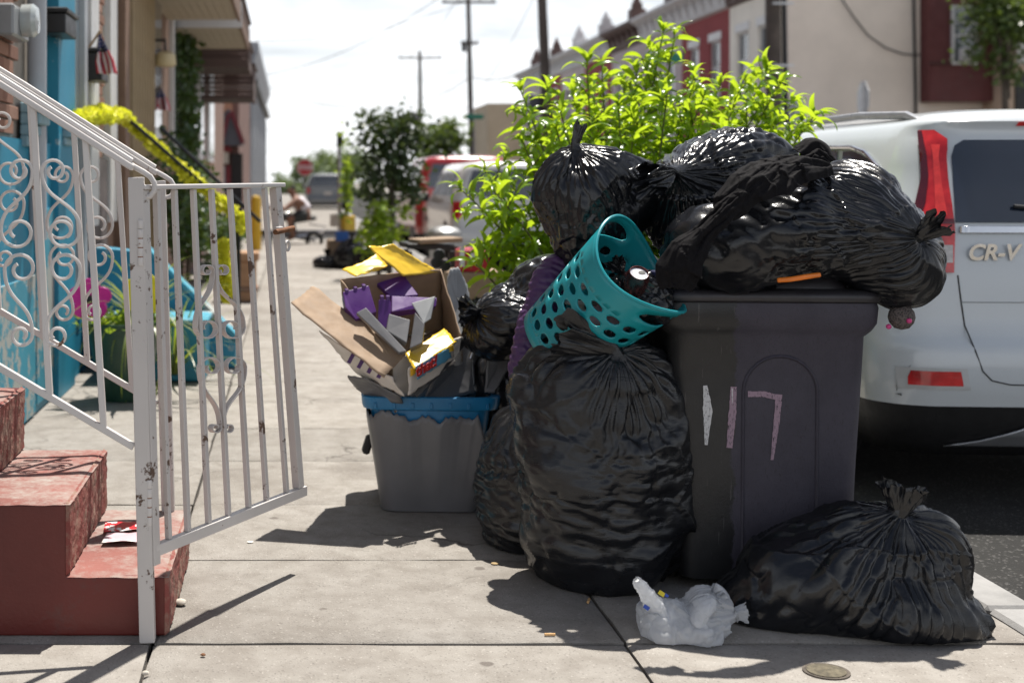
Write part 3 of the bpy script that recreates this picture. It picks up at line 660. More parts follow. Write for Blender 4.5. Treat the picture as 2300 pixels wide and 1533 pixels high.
CX, CYF, CYAW = 1.408, 3.63, math.radians(-4)
cart = empty('wheeled_cart', (CX, CYF + 0.27, 0), 'wheeled dark plastic trash cart with ragged faded paint and hand painted strokes', 'trash cart')
RC = Matrix.Rotation(CYAW, 3, 'Z')
def ctf(p): return RC @ p + cart.location
bodyR = [(0.03, 0.240, 0.255, 0.05), (0.035, 0.246, 0.262, 0.05), (0.14, 0.252, 0.266, 0.055), (0.35, 0.262, 0.270, 0.06), (0.60, 0.276, 0.276, 0.06), (0.745, 0.283, 0.280, 0.06), (0.762, 0.300, 0.290, 0.06), (0.785, 0.313, 0.300, 0.06), (0.83, 0.316, 0.304, 0.06), (0.846, 0.312, 0.300, 0.06)]
mb = MB(); ring_stack(mb, bodyR, ctf, 6); mb.build('body', CARTM, cart, True, 50, origin=cart.location)
def hd(z):
    zs = [r[0] for r in bodyR]; return float(np.interp(z, zs, [r[2] for r in bodyR]))
def cfront(x, z, off=0.0): return ctf(Vector((x, -hd(z) - off, z)))
lid = MB(); ring_stack(lid, [(0.848, 0.316, 0.304, 0.06), (0.853, 0.322, 0.310, 0.065), (0.866, 0.325, 0.313, 0.07), (0.876, 0.318, 0.306, 0.07), (0.881, 0.296, 0.286, 0.07), (0.884, 0.250, 0.25, 0.07), (0.915, 0.240, 0.242, 0.08), (0.924, 0.215, 0.222, 0.08)], ctf, 6)
lid.build('lid', simple('cart_lid_plastic', (0.03, 0.028, 0.032), 0.45, 0, 0.25, 10, 0.15, 90), cart, True, 50)
# raised arch on the front
arch = [(0.105 * s + 0.03, z) for s, z in ((-1, 0.10), (-1, 0.30), (-1, 0.5))] + [(0.03 - 0.105 * math.cos(a), 0.585 + 0.105 * math.sin(a)) for a in np.linspace(0, math.pi, 15)] + [(0.135, 0.5), (0.135, 0.30), (0.135, 0.10)]
mb = MB(); mb.tube([cfront(x, z, -0.001) for x, z in arch], 0.0055, 6); mb.build('embossed_arch', CARTM, cart, True, 60, origin=cart.location)
for s in (-1, 1):
    w = MB(); R2 = RC @ Matrix.Rotation(math.pi / 2, 3, 'Y'); w.lathe([(0.02, -0.03), (0.11, -0.03), (0.125, -0.015), (0.125, 0.015), (0.11, 0.03), (0.02, 0.03)], ctf(Vector((s * 0.275, 0.22, 0.127))), 20, R=R2)
    w.build('wheel', RUBBER, cart, True, 40)
hb = MB(); hb.tube([ctf(Vector((-0.22, 0.33, 0.82))), ctf(Vector((-0.22, 0.36, 0.83))), ctf(Vector((0.22, 0.36, 0.83))), ctf(Vector((0.22, 0.33, 0.82)))], 0.014, 8); hb.build('push_bar', BLACKPLAST, cart, True)
def m_mark(name, c):
    m = Mat(name); v = m.co(); a = m.noise(m.co(scale=(60, 60, 22)), 4, 5, 0.75)
    m.color(m.ramp(a, [(0.36, (0.05, 0.045, 0.055)), (0.46, c)])); m.set(rough=0.75, alpha=m.ramp(m.noise(m.co(scale=(1, 1, 0.35)), 120, 4, 0.7), [(0.33, 0.0), (0.41, 1.0)])); return m.m
def stroke(pts, ws, mat):
    """brushed stroke: list of cart-front points (x,z) with widths and ragged edges"""
    mb = MB(); A = []; n = 26
    d = np.r_[0, np.cumsum([math.dist(pts[i], pts[i + 1]) for i in range(len(pts) - 1)])]
    for t in np.linspace(0, d[-1], n):
        x = np.interp(t, d, [p[0] for p in pts]); z = np.interp(t, d, [p[1] for p in pts]); w = np.interp(t, d, ws)
        t2 = min(t + 1e-3, d[-1]); t1 = t2 - 2e-3
        tx = np.interp(t2, d, [p[0] for p in pts]) - np.interp(t1, d, [p[0] for p in pts]); tz = np.interp(t2, d, [p[1] for p in pts]) - np.interp(t1, d, [p[1] for p in pts]); L = math.hypot(tx, tz) + 1e-9
        nx, nz = -tz / L, tx / L; j1, j2 = random.uniform(0.88, 1.1), random.uniform(0.88, 1.1)
        A.append([tuple(cfront(x + nx * w * j1, z + nz * w * j1, 0.0022)), tuple(cfront(x, z, 0.0026)), tuple(cfront(x - nx * w * j2, z - nz * w * j2, 0.0022))])
    mb.grid(A); return mb.build('painted_stroke', mat, cart, True)
WM, PM = m_mark('white_brushed_paint', (0.50, 0.50, 0.51)), m_mark('pinkish_brushed_paint', (0.27, 0.19, 0.24))
def cxz(px, py):
    z = CAMH - (py - VY) / FPX * 3.63; return ((px - VX) / FPX * 3.63 - CX, z)
stroke([cxz(1600, 866), cxz(1606, 920), cxz(1603, 1000)], [0.006, 0.0135, 0.004], WM)
stroke([cxz(1663, 868), cxz(1660, 930), cxz(1654, 1006)], [0.009, 0.011, 0.009], PM)
stroke([cxz(1660, 872), cxz(1660, 905)], [0.004, 0.004], WM)
stroke([cxz(1694, 884), cxz(1730, 884), cxz(1764, 892)], [0.0085, 0.008, 0.0085], PM)
stroke([cxz(1762, 884), cxz(1757, 950), cxz(1748, 1032)], [0.0095, 0.0085, 0.004], PM)

# ================================================================ teal laundry basket
TEAL = simple('teal_plastic', (0.008, 0.26, 0.30), 0.36, 0, 0.08, 4, 0.04, 40)
bc = PX(1440, 603, 3.62); ba = Vector((0.52, -0.54, 0.60)).normalized()
e1 = (Vector((0.06, 0.1, 1)) - ba * Vector((0.06, 0.1, 1)).dot(ba)).normalized(); e2 = ba.cross(e1)
LB = 0.39
def bmap(u, v):
    """u turns round the basket (0 at the upper handle), v from the foot 0 to the lip 1"""
    a = u * 2 * math.pi; r1 = 0.120 + (0.172 - 0.120) * v; r2 = 0.105 + (0.150 - 0.105) * v
    lift = 0.028 * math.cos(2 * a) * max(0, (v - 0.6) / 0.4)
    return bc + ba * (-(1 - v) * LB + lift) + e1 * (r1 * math.cos(a)) + e2 * (r2 * math.sin(a))
bk = empty('laundry_basket', bc - ba * LB, 'teal plastic laundry basket with oval holes tipped over on the heap', 'laundry basket')
mb = MB(); NC = 16
def cell(u0, u1, v0, v1, hu, hv, nu, nv, uc=None, vc=None):
    uc = (u0 + u1) / 2 if uc is None else uc; vc = (v0 + v1) / 2 if vc is None else vc
    bd = [(u0 + (u1 - u0) * k / nu, v0) for k in range(nu)] + [(u1, v0 + (v1 - v0) * k / nv) for k in range(nv)] + [(u1 - (u1 - u0) * k / nu, v1) for k in range(nu)] + [(u0, v1 - (v1 - v0) * k / nv) for k in range(nv)]
    k = len(bd); inn = []
    for (u, v) in bd:
        a = math.atan2((v - vc) / (v1 - v0), (u - uc) / (u1 - u0)); inn.append((uc + hu * math.cos(a), vc + hv * math.sin(a)))
    mid = [((a[0] * .5 + b[0] * .5), (a[1] * .5 + b[1] * .5)) for a, b in zip(bd, inn)]
    vs = [bmap(*p) for p in bd] + [bmap(*p) for p in mid] + [bmap(*p) for p in inn]
    mb.add(vs, [(i, (i + 1) % k, k + (i + 1) % k, k + i) for i in range(k)] + [(k + i, k + (i + 1) % k, 2 * k + (i + 1) % k, 2 * k + i) for i in range(k)])
du = 1.0 / NC; vrows = np.linspace(0.08, 0.78, 7)
for r in range(len(vrows) - 1):
    for c in range(NC):
        u0 = (c + 0.5 * (r % 2)) * du; cell(u0, u0 + du, vrows[r], vrows[r + 1], du * 0.36, (vrows[r + 1] - vrows[r]) * 0.30, 4, 2)
def plain(u0, u1, v0, v1, nu, nv): mb.grid([[tuple(bmap(u0 + (u1 - u0) * i / nu, v0 + (v1 - v0) * j / nv)) for i in range(nu + 1)] for j in range(nv + 1)])
plain(0, 1, 0.0, 0.10, NC * 4, 2)
off = 0.5 * ((len(vrows) - 2) % 2)
for h in (0.0, 0.5):
    cell(h - 2 * du, h + 2 * du, 0.78, 1.0, du * 1.45, 0.062, 16, 4, None, 0.885)
    plain(h + 2 * du, h + 0.5 - 2 * du, 0.78, 1.0, 24, 4)
me = mb.mesh('basket'); bm = bmesh.new(); bm.from_mesh(me); bmesh.ops.remove_doubles(bm, verts=bm.verts, dist=4e-4); bmesh.ops.recalc_face_normals(bm, faces=bm.faces); bm.to_mesh(me); bm.free()
o = link_mesh('perforated_side', me, TEAL, bk, None, True, 50); solid(o, 0.0045, 0)
mb = MB(); mb.tube([bmap(k / 64, 1.0) for k in range(64)], 0.0050, 8, True); mb.build('lip', TEAL, bk, True)
mb = MB(); vs = [bmap(k / 40, 0.0) for k in range(40)]; mb.add(vs, [tuple(range(40))]); o = mb.build('base', TEAL, bk, False); solid(o, 0.004)
def can(name, label, c, ax, r=0.033, L=0.12, col=None):
    c = Vector(c); R = Vector(ax).to_track_quat('Z', 'Y').to_matrix(); t = empty(name, c, label, 'can')
    b = MB(); b.lathe([(0.024, -L), (0.031, -L + 0.008), (r, -L + 0.016), (r, -0.014), (0.0275, -0.002), (0.0275, 0.0), (0.0262, 0.0), (0.0255, -0.005)], c, 24, R=R, caps=False)
    b.build('side', col or STEEL, t, True, 60)
    l = MB(); l.lathe([(0.0001, -0.0045), (0.0255, -0.0045)], c, 24, R=R, caps=False); l.build('end', simple('bare_aluminium', (0.72, 0.72, 0.74), 0.25, 1.0, 0.08), t, True)
    h = MB(); h.lathe([(0.0001, -0.0035), (0.0085, -0.0035)], c + R @ Vector((0.010, 0.004, 0)), 14, R=R, caps=False, sx=1.2, sy=0.8); h.build('opening', BLACKPLAST, t, False)
    return t
can('drink_can', 'empty silver drink can lying in the mouth of the teal basket', PX(1436, 612, 3.55), (0.05, -0.55, 0.62), 0.033, 0.11, simple('can_print', (0.10, 0.03, 0.03), 0.25, 0.7, 0.5, 40))
P = tied_bag(tuple(PX(1430, 660, 3.66)), [BL(1420, 655, 3.66, 0.085, 0.07, 0.055), BL(1455, 690, 3.62, 0.06, 0.06, 0.05)], tuple(PX(1395, 610, 3.62)), N=90, M=70, seed=61, lump=0.03, lf=14, eh=0.15, ev=0.12, tail=0.04, tailw=0.03, neck=0.01, floor=None, cap=0.02)
tag(film_obj('small_bag', P, BAGS), 'small crinkled black bag stuffed inside the teal basket', 'trash bag')
for (x, y_, Y, r, c, lb) in ((1350, 740, 3.80, 0.075, (0.42, 0.28, 0.30), 'balled pink cloth pressed against the holes of the teal basket'), (1300, 735, 3.80, 0.06, (0.55, 0.53, 0.48), 'balled pale cloth at the bottom of the teal basket')):
    p = PX(x, y_, Y); P = tied_bag(tuple(p), [(tuple(p), (r, r, r))], tuple(p + Vector((0, 0, r * 1.1))), N=50, M=40, seed=int(x), tail=0.01, floor=None, cap=0.02, eh=0.1, ev=0.1)
    tag(film_obj('cloth_ball', P, simple('cloth_%d' % x, c, 0.9, 0, 0.2, 30)), lb, 'cloth')
bl = wrap_tube([PX(1462, 612, 3.60), PX(1490, 618, 3.62), PX(1520, 610, 3.66)], [0.012, 0.018, 0.012], N=30, M=30, seed=9, flat=0.6, cap=0.01)
tag(film_obj('cloth_scrap', bl, simple('navy_cloth', (0.012, 0.016, 0.06), 0.9)), 'navy cloth scrap poking out beside the drink can', 'cloth')
# ================================================================ cloth things on the heap
def draped(pts, wid, nrm, N=70, M=130, seed=1, fold=0.016, rise=0.28, f=(1.9, 7.0)):
    """cloth laid along a path: an arched strip whose folds run with it and bunch up"""
    pts = np.array([list(p) for p in pts], float); d = np.r_[0, np.cumsum(np.linalg.norm(np.diff(pts, axis=0), axis=1))]; t = np.linspace(0, d[-1], M)
    C = np.stack([np.interp(t, d, pts[:, k]) for k in range(3)], -1); w = np.interp(t, d, wid)
    for _ in range(8): C[1:-1] = (C[:-2] + 2 * C[1:-1] + C[2:]) / 4; w[1:-1] = (w[:-2] + 2 * w[1:-1] + w[2:]) / 4
    tg = np.gradient(C, axis=0); tg /= np.linalg.norm(tg, axis=1)[:, None]; n = np.array(nrm, float); n = n / np.linalg.norm(n); sd_ = np.cross(tg, n); sd_ /= np.linalg.norm(sd_, axis=1)[:, None]
    u = np.linspace(-1, 1, N); uu, tt = np.meshgrid(u, t)
    q = np.stack([uu * f[0] + 0.8 * np.sin(tt * 9 + seed), tt * f[1], 0 * uu + seed * 3.3], -1)
    h = 1 - 2.2 * np.abs(perlin(q)) + 0.3 * (1 - 2 * np.abs(perlin(q * 2.1 + 9)))
    edge = w[:, None] * (1 + 0.28 * fbm(np.stack([tt * 11, 0 * tt + np.sign(uu) * 3, 0 * tt + seed], -1), 2))
    return C[:, None] + sd_[:, None] * (uu * edge)[..., None] + n * (rise * w[:, None] * (1 - uu ** 2) + fold * h * (1 - 0.6 * uu ** 2))[..., None]
jk = empty('jacket', PX(1700, 420, 3.52), 'crumpled black jacket slung over the draped bag with one sleeve hanging', 'jacket')
P = draped([PX(1852, 378, 3.60), PX(1800, 380, 3.54), PX(1735, 398, 3.49), PX(1675, 425, 3.45), PX(1622, 482, 3.43)], [0.034, 0.048, 0.066, 0.058, 0.034], (0.05, -0.75, 0.65), seed=4, fold=0.018, N=90, M=120)
o = film_obj('body', crumple(P, False, 20, 0.004, 0.012, 3, (1, 1, 1), 0.12), CLOTHBLACK, jk, closed=False, sub=1); solid(o, 0.003)
P = draped([PX(1680, 420, 3.445), PX(1622, 480, 3.42), PX(1572, 536, 3.41), PX(1540, 575, 3.40), PX(1522, 612, 3.40), PX(1518, 655, 3.41)], [0.030, 0.030, 0.030, 0.052, 0.066, 0.040], (-0.1, -0.85, 0.5), seed=9, fold=0.014, N=70, M=130)
o = film_obj('sleeve', crumple(P, False, 23, 0.004, 0.012, 3, (1, 1, 1), 0.12), CLOTHBLACK, jk, closed=False, sub=1); solid(o, 0.003)
P = draped([PX(1790, 360, 3.62), PX(1830, 345, 3.62), PX(1862, 372, 3.60)], [0.035, 0.05, 0.03], (0.1, -0.8, 0.6), seed=13, fold=0.014, N=50, M=60)
o = film_obj('collar', crumple(P, False, 10, 0.004, 0.012, 3, (1, 1, 1), 0.12), CLOTHBLACK, jk, closed=False, sub=1); solid(o, 0.003)
P = wrap_tube([PX(1272, 580, 4.02), PX(1240, 640, 3.98), PX(1215, 710, 3.95), PX(1180, 800, 3.92), PX(1158, 860, 3.92)], [0.05, 0.062, 0.062, 0.05, 0.03], N=70, M=90, seed=75, eh=0.10, ev=0.12, cap=0.02, lump=0.2, fv=30, iters=250)
tag(film_obj('cushion', P, simple('purple_satin', (0.055, 0.018, 0.085), 0.5, 0, 0.2, 20, 0.15, 200)), 'long purple satin cushion leaning on the teal basket', 'cushion')
# orange strip and toy
mb = MB(); mb.tube([PX(1747, 629, 3.52), PX(1775, 627, 3.50), PX(1805, 622, 3.49), PX(1838, 617, 3.52)], 0.01, 8, flat=(0.022, 0.014, (0, 0, 1)))
o = mb.build('plastic_strip', simple('orange_plastic', (0.75, 0.19, 0.015), 0.35), None, True, 50); bevel_mod(o, 0.004, 2); tag(o, 'orange plastic strip sticking out under the bag on the cart lid', 'plastic strip')
tp = PX(2025, 712, 3.60)
toy = empty('mesh_toy', tp, 'small dark netted toy ball with pink tips dangling beside the cart', 'toy')
b = MB(); b.lathe([(0.002, -0.036), (0.020, -0.031), (0.033, -0.015), (0.037, 0.0), (0.034, 0.016), (0.022, 0.032), (0.008, 0.04)], tp, 20, sx=1.0)
mm = Mat('netted_fabric'); v = mm.co(); w = mm.n('ShaderNodeTexVoronoi'); w.inputs['Scale'].default_value = 190; mm.l(v, w.inputs['Vector'])
mm.color(mm.ramp(w.outputs['Distance'], [(0.2, (0.02, 0.017, 0.018)), (0.6, (0.11, 0.09, 0.085))])); mm.set(rough=0.7); mm.bump(w.outputs['Distance'], 0.8, 0.004)
b.build('ball', mm.m, toy, True)
pk = simple('pink_rubber', (0.55, 0.04, 0.20), 0.4)
for q, r in ((PX(2042, 720, 3.562), 0.008), (PX(1996, 733, 3.585), 0.008)):
    b = MB(); b.lathe([(0.001, -r), (r * .8, -r * .6), (r, 0), (r * .8, r * .6), (0.001, r)], q, 10); b.build('tip', pk, toy, True)
b = MB(); b.tube([tp + Vector((0, 0, 0.038)), tp + Vector((-0.004, 0.01, 0.07)), tp + Vector((-0.03, 0.03, 0.10))], 0.003, 6); b.build('cord', BLACKPLAST, toy, True)

# ================================================================ broken tubs with the toy box
tb = PX(975, 1155, 4.48); tc_ = Vector((tb.x, 4.48 + 0.215, 0))
tub = empty('storage_tub', tc_, 'broken grey plastic storage tub with a ragged rim, full of broken plastic', 'storage tub')
def ttf(p): return Matrix.Rotation(math.radians(-3), 3, 'Z') @ p + tc_
A = []; n = 10
zs = [0.0, 0.004, 0.03, 0.08, 0.14, 0.20, 0.26, 0.31, 0.345, 0.37]
for i, z in enumerate(zs):
    t = z / 0.42; hw, hd_ = 0.178 + 0.060 * t, 0.19 + 0.045 * t; r = 0.055
    if z == 0: hw -= 0.012; hd_ -= 0.012
    row = rring(hw, hd_, r, n); k = len(row); out = []
    # extra points on the long front side
    for j, (x, y) in enumerate(row):
        x2, y2 = row[(j + 1) % k]; m_ = 34 if math.dist((x, y), (x2, y2)) > 0.1 else 1
        for q in range(m_): out.append((x + (x2 - x) * q / m_, y + (y2 - y) * q / m_))
    A.append([list(p) + [z] for p in out])
A = np.array(A); K = A.shape[1]
for j in range(K):
    x, y = A[-1, j, :2]; rag = 0.352 + 0.034 * mnoise.noise((x * 20, y * 16, 3.1)) + 0.026 * mnoise.noise((x * 70, y * 70, 9)) + random.uniform(-0.003, 0.003)
    if x > 0.17: rag -= 0.20 * min(1, (x - 0.17) / 0.05) * (1 if y < 0.1 else 0.4)
    zz = np.linspace(0, 1, len(zs)) ** 1.0
    A[:, j, 2] = A[:, j, 2] * rag / 0.37
    A[:, j, 1] *= 1 + 0.02 * math.sin(x * 40) * (A[:, j, 2] / 0.4) * (1 if abs(y) > 0.15 else 0)
T = [[tuple(ttf(Vector(p))) for p in row] for row in A]
mb = MB(); mb.grid(T, True); mb.f.append(tuple(range(K))); mb.m.append(0)
o = mb.build('shell', GREYPLAST, tub, True, 50); solid(o, 0.004, -1)
inn = empty('storage_tub', tc_ + Vector((0, 0, 0.02)), 'bright blue plastic tub nested inside the broken grey one', 'storage tub')
mb = MB(); ring_stack(mb, [(0.03, 0.165, 0.178, 0.05), (0.2, 0.192, 0.200, 0.05), (0.372, 0.217, 0.216, 0.055), (0.380, 0.243, 0.240, 0.06), (0.392, 0.247, 0.244, 0.06), (0.4225, 0.250, 0.247, 0.06), (0.4265, 0.246, 0.243, 0.06), (0.424, 0.222, 0.220, 0.055), (0.36, 0.212, 0.211, 0.055), (0.05, 0.162, 0.17, 0.05)], ttf, 8, True, True)
mb.build('shell', BLUEPLAST, inn, True, 35)
for x in np.linspace(-0.2, 0.2, 7):
    r = MB(); r.box(ttf(Vector((x, -0.2455, 0.395))), (0.012, 0.006, 0.022), None, 0, 0.002); r.build('rim_rib', BLUEPLAST, inn, False)
cl_ = MB(); cl_.box(ttf(Vector((-0.225, 0.02, 0.20))), (0.03, 0.05, 0.07), (0, 0.3, 0), 0, 0.008); cl_.build('side_clip', BLACKPLAST, tub, False)
# the box
box = empty('toy_box', PX(900, 740, 4.6), 'open yellow toy box tipped back in the tub with its flaps spread', 'cardboard box')
def sheet(name, poly, mat, parent, t=0.004, sub=None, bend=0.0, seed=0):
    """thin stiff sheet through four corner points, slightly warped, two faced"""
    a, b, c, d = [Vector(p) for p in poly]; n = 14; G = []
    nn = (b - a).cross(d - a).normalized()
    for i in range(n + 1):
        row = []
        for j in range(n + 1):
            u, v_ = j / n, i / n; p = (a * (1 - u) + b * u) * (1 - v_) + (d * (1 - u) + c * u) * v_
            w = bend * (4 * u * (1 - u)) + 0.006 * mnoise.noise(p * 14 + Vector((seed, 0, 0))) + 0.0025 * mnoise.noise(p * 55 + Vector((seed, 0, 0)))
            e = 0.004 if i in (0, n) or j in (0, n) else 0
            row.append(tuple(p + nn * w + Vector((random.uniform(-e, e) * .6, 0, random.uniform(-e, e) * .6))))
        G.append(row)
    m_ = MB(); m_.grid(G); o = m_.build(name, mat, parent, True, 60)
    s_ = solid(o, t, 0).modifiers['solidify']
    if isinstance(mat, list): s_.material_offset = 1; s_.use_rim = True
    return o
A_, B_, C_, D_ = PX(766, 628, 4.56), PX(990, 605, 4.74), PX(1036, 757, 4.52), PX(880, 812, 4.33)
dv = Vector((0.035, 0.20, -0.26))
E_ = [p + dv for p in (A_, B_, C_, D_)]
inside = CARD
def two(a, b): return [a, b]
sheet('side_panel', (A_, B_, E_[1], E_[0]), CARD, box, 0.004, None, 0.006, 1)
sheet('side_panel', (B_, C_, E_[2], E_[1]), CARD, box, 0.004, None, 0.0, 2)
sheet('side_panel', (D_, C_, E_[2], E_[3]), WHITECARD, box, 0.004, None, 0.0, 3)
sheet('side_panel', (A_, D_, E_[3], E_[0]), CARD, box, 0.004, None, 0.0, 4)
sheet('back_panel', (E_[0], E_[1], E_[2], E_[3]), CARD, box, 0.004, None, 0.0, 5)
sheet('flap', (PX(768, 604, 4.60), PX(845, 572, 4.70), PX(872, 596, 4.66), PX(798, 620, 4.54)), YELLOWCARD, box, 0.003, None, 0.004, 6)
sheet('flap', (PX(826, 552, 4.62), PX(882, 548, 4.68), PX(985, 610, 4.74), PX(906, 619, 4.62)), YELLOWCARD, box, 0.003, None, 0.008, 7)
sheet('flap', (PX(652, 682, 4.42), PX(702, 642, 4.58), PX(914, 792, 4.36), PX(862, 848, 4.26)), CARD, box, 0.004, None, 0.004, 8)
yf = (PX(910, 792, 4.34), PX(997, 738, 4.50), PX(1024, 766, 4.42), PX(930, 828, 4.28))
sheet('flap', yf, YELLOWCARD, box, 0.003, None, 0.003, 9)
sheet('printed_front', (PX(918, 826, 4.30), PX(1018, 772, 4.42), PX(1020, 815, 4.44), PX(918, 888, 4.32)), WHITECARD, box, 0.003, None, 0.0, 10)
sheet('printed_side', (PX(716, 742, 4.46), PX(880, 848, 4.30), PX(908, 890, 4.34), PX(800, 838, 4.5)), WHITECARD, box, 0.003, None, 0.0, 11)
sheet('yellow_band', (PX(920, 828, 4.292), PX(1017, 773, 4.412), PX(1017, 786, 4.412), PX(921, 845, 4.292)), YELLOWCARD, box, 0.002, None, 0.0, 12)
# lettering on the front of the box, laid on its slanting face
def lettering(txt, p0, p1, up, size, mat, parent, ext=0.0008, shear=0.0, name='lettering', bold=0.0):
    cu = bpy.data.curves.new(name, 'FONT'); cu.body = txt; cu.size = size; cu.extrude = ext; cu.shear = shear; cu.align_x = 'LEFT'; cu.offset = bold
    ob = bpy.data.objects.new('tmp', cu); COL.objects.link(ob); dg = bpy.context.evaluated_depsgraph_get()
    me = bpy.data.meshes.new_from_object(ob.evaluated_get(dg)); bpy.data.objects.remove(ob); me.name = name
    x = (Vector(p1) - Vector(p0)).normalized(); z = x.cross(Vector(up)).normalized(); y_ = z.cross(x)
    M_ = Matrix((x, y_, z)).transposed().to_4x4(); M_.translation = Vector(p0); me.transform(M_); me.materials.clear()
    return link_mesh(name, me, mat, parent, None, False)
REDINK = simple('red_print', (0.45, 0.02, 0.02), 0.4); PALEBLUE = simple('pale_blue_print', (0.10, 0.32, 0.48), 0.4)
l0, l1 = PX(934, 846, 4.285), PX(1016, 797, 4.40)
sheet('print_patch', (PX(934, 822, 4.286), PX(1012, 778, 4.403), PX(1014, 803, 4.405), PX(936, 852, 4.288)), PALEBLUE, box, 0.0015, None, 0.0, 13)
lettering('that!', l0 + Vector((0, -0.010, 0)), l1 + Vector((0, -0.010, 0)), (0.12, -0.2, 1), 0.058, REDINK, box, 0.001, 0.15, 'lettering', 0.002)
# printed purple strips on the box side
for k in range(4):
    q = PX(790 + k * 22, 800 + k * 11, 4.395 - k * 0.02); s_ = MB(); s_.box(q + Vector((0, -0.012, 0)), (0.014, 0.003, 0.05), (0, 0.5, 0)); s_.build('printed_strip', PURPLE, box, False)
# broken purple and grey pieces in the box
def chunk(name, label, poly, depth, mat, cat='plastic piece', teeth=0):
    p = [PX(*q) for q in poly]; n = (p[1] - p[0]).cross(p[2] - p[0]).normalized()
    if n.y < 0: n = -n
    t = empty(name, sum(p, Vector()) / len(p), label, cat)
    m_ = MB(); m_.prism(p, n * depth); o = m_.build('plate', mat, t, False); bevel_mod(o, 0.003, 2)
    for k in range(teeth):
        f = (k + 0.5) / teeth; q = p[0].lerp(p[1], f); m_ = MB(); m_.box(q + n * depth / 2 + Vector((0, 0, 0.008)), (0.014, depth, 0.022), None, 0, 0.002); m_.build('lug', mat, t, False)
    return t
chunk('plastic_piece', 'broken purple plastic piece with lugs inside the toy box near the spread brown flap', [(770, 655, 4.50), (828, 640, 4.52), (846, 700, 4.46), (800, 718, 4.44), (776, 690, 4.46)], 0.05, PURPLE, teeth=3)
chunk('plastic_piece', 'broken purple plastic plate with a bar shape across the toy box', [(880, 664, 4.52), (982, 668, 4.56), (980, 688, 4.54), (880, 700, 4.46)], 0.05, PURPLE)
chunk('plastic_piece', 'small purple plastic bracket standing upright among grey pieces in the toy box', [(850, 672, 4.44), (876, 672, 4.43), (876, 740, 4.38), (848, 730, 4.40)], 0.03, PURPLE, teeth=2)
chunk('plastic_piece', 'purple plastic panel leaning at the back of the toy box', [(838, 628, 4.66), (900, 606, 4.70), (940, 662, 4.62), (880, 668, 4.60)], 0.02, PURPLE)
chunk('plastic_piece', 'dark grey plastic bar lying along the brown flap in the toy box', [(800, 702, 4.40), (822, 690, 4.41), (914, 788, 4.315), (896, 792, 4.31)], 0.02, GREYPLAST)
chunk('plastic_piece', 'grey plastic block with a slot in the middle of the toy box', [(874, 704, 4.40), (922, 718, 4.40), (914, 770, 4.34), (868, 742, 4.36)], 0.03, GREYPLAST)
chunk('plastic_piece', 'pale grey plastic wedge with a pointed top in the toy box', [(924, 680, 4.44), (978, 664, 4.46), (968, 716, 4.40), (952, 726, 4.38)], 0.006, LTGREYPLAST)
chunk('plastic_piece', 'grey plastic upright below the pointed wedge in the toy box', [(932, 700, 4.40), (954, 726, 4.37), (948, 770, 4.33), (920, 782, 4.33)], 0.03, GREYPLAST)
# broken tub sheets, lid, tube
def shard(name, label, poly, mat, cat, warp=0.02, seed=1, t=0.004):
    p = [PX(*q) for q in poly]; c = sum(p, Vector()) / len(p); n = (p[1] - p[0]).cross(p[2] - p[0]).normalized(); m_ = MB()
    vs = []; rings = 6; k = 48
    P_ = []
    for i in range(k):
        s_ = i / k * len(p); a = int(s_); f = s_ - a; P_.append(p[a].lerp(p[(a + 1) % len(p)], f) + Vector((random.uniform(-1, 1), 0, random.uniform(-1, 1))) * 0.002)
    for r in range(1, rings + 1):
        for q in P_:
            w = c.lerp(q, r / rings); vs.append(w + n * warp * (1 - (r / rings) ** 2) + n * 0.008 * mnoise.noise(w * 9 + Vector((seed, 0, 0))))
    b0 = len(vs); vs.append(c + n * warp); fs = [(b0, i, (i + 1) % k) for i in range(k)]
    for r in range(rings - 1):
        fs += [(r * k + i, (r + 1) * k + i, (r + 1) * k + (i + 1) % k, r * k + (i + 1) % k) for i in range(k)]
    m_.add(vs, fs); o = m_.build(name, mat, None, True, 60); solid(o, t); return tag(o, label, cat)
shard('broken_sheet', 'torn dark grey plastic sheet standing in the tub below the yellow flap', [(985, 822, 4.46), (1040, 760, 4.62), (1062, 770, 4.66), (1072, 880, 4.60), (1000, 900, 4.52), (945, 905, 4.48)], GREYPLAST, 'plastic sheet', 0.01, 2)
shard('broken_sheet', 'creased grey plastic sheet curling up behind the metal tube in the tub', [(1062, 800, 4.62), (1088, 735, 4.70), (1112, 800, 4.72), (1100, 890, 4.66), (1062, 895, 4.60)], LTGREYPLAST, 'plastic sheet', 0.03, 4)
shard('tub_lid', 'oval grey plastic lid standing on edge beside the toy box', [(1004, 640, 4.76), (1012, 605, 4.78), (1030, 600, 4.80), (1050, 640, 4.80), (1056, 700, 4.78), (1050, 760, 4.74), (1036, 765, 4.70), (1018, 720, 4.72)], simple('pale_grey_lid', (0.27, 0.28, 0.29), 0.4, 0, 0.1, 6), 'lid', 0.012, 5, 0.006)
shard('tub_lid', 'dark oval plastic lid wedged between the tub and the purple cushion', [(1095, 800, 4.50), (1120, 768, 4.56), (1142, 772, 4.56), (1140, 830, 4.52), (1110, 882, 4.48), (1090, 880, 4.48)], GREYPLAST, 'lid', 0.012, 6, 0.008)
shard('broken_sheet', 'bent grey plastic rim lying across the left edge of the blue tub'.replace('left ', 'broken '), [(782, 842, 4.45), (820, 850, 4.42), (900, 890, 4.40), (905, 905, 4.44), (830, 898, 4.5), (800, 870, 4.5)], GREYPLAST, 'plastic sheet', 0.01, 7, 0.006)
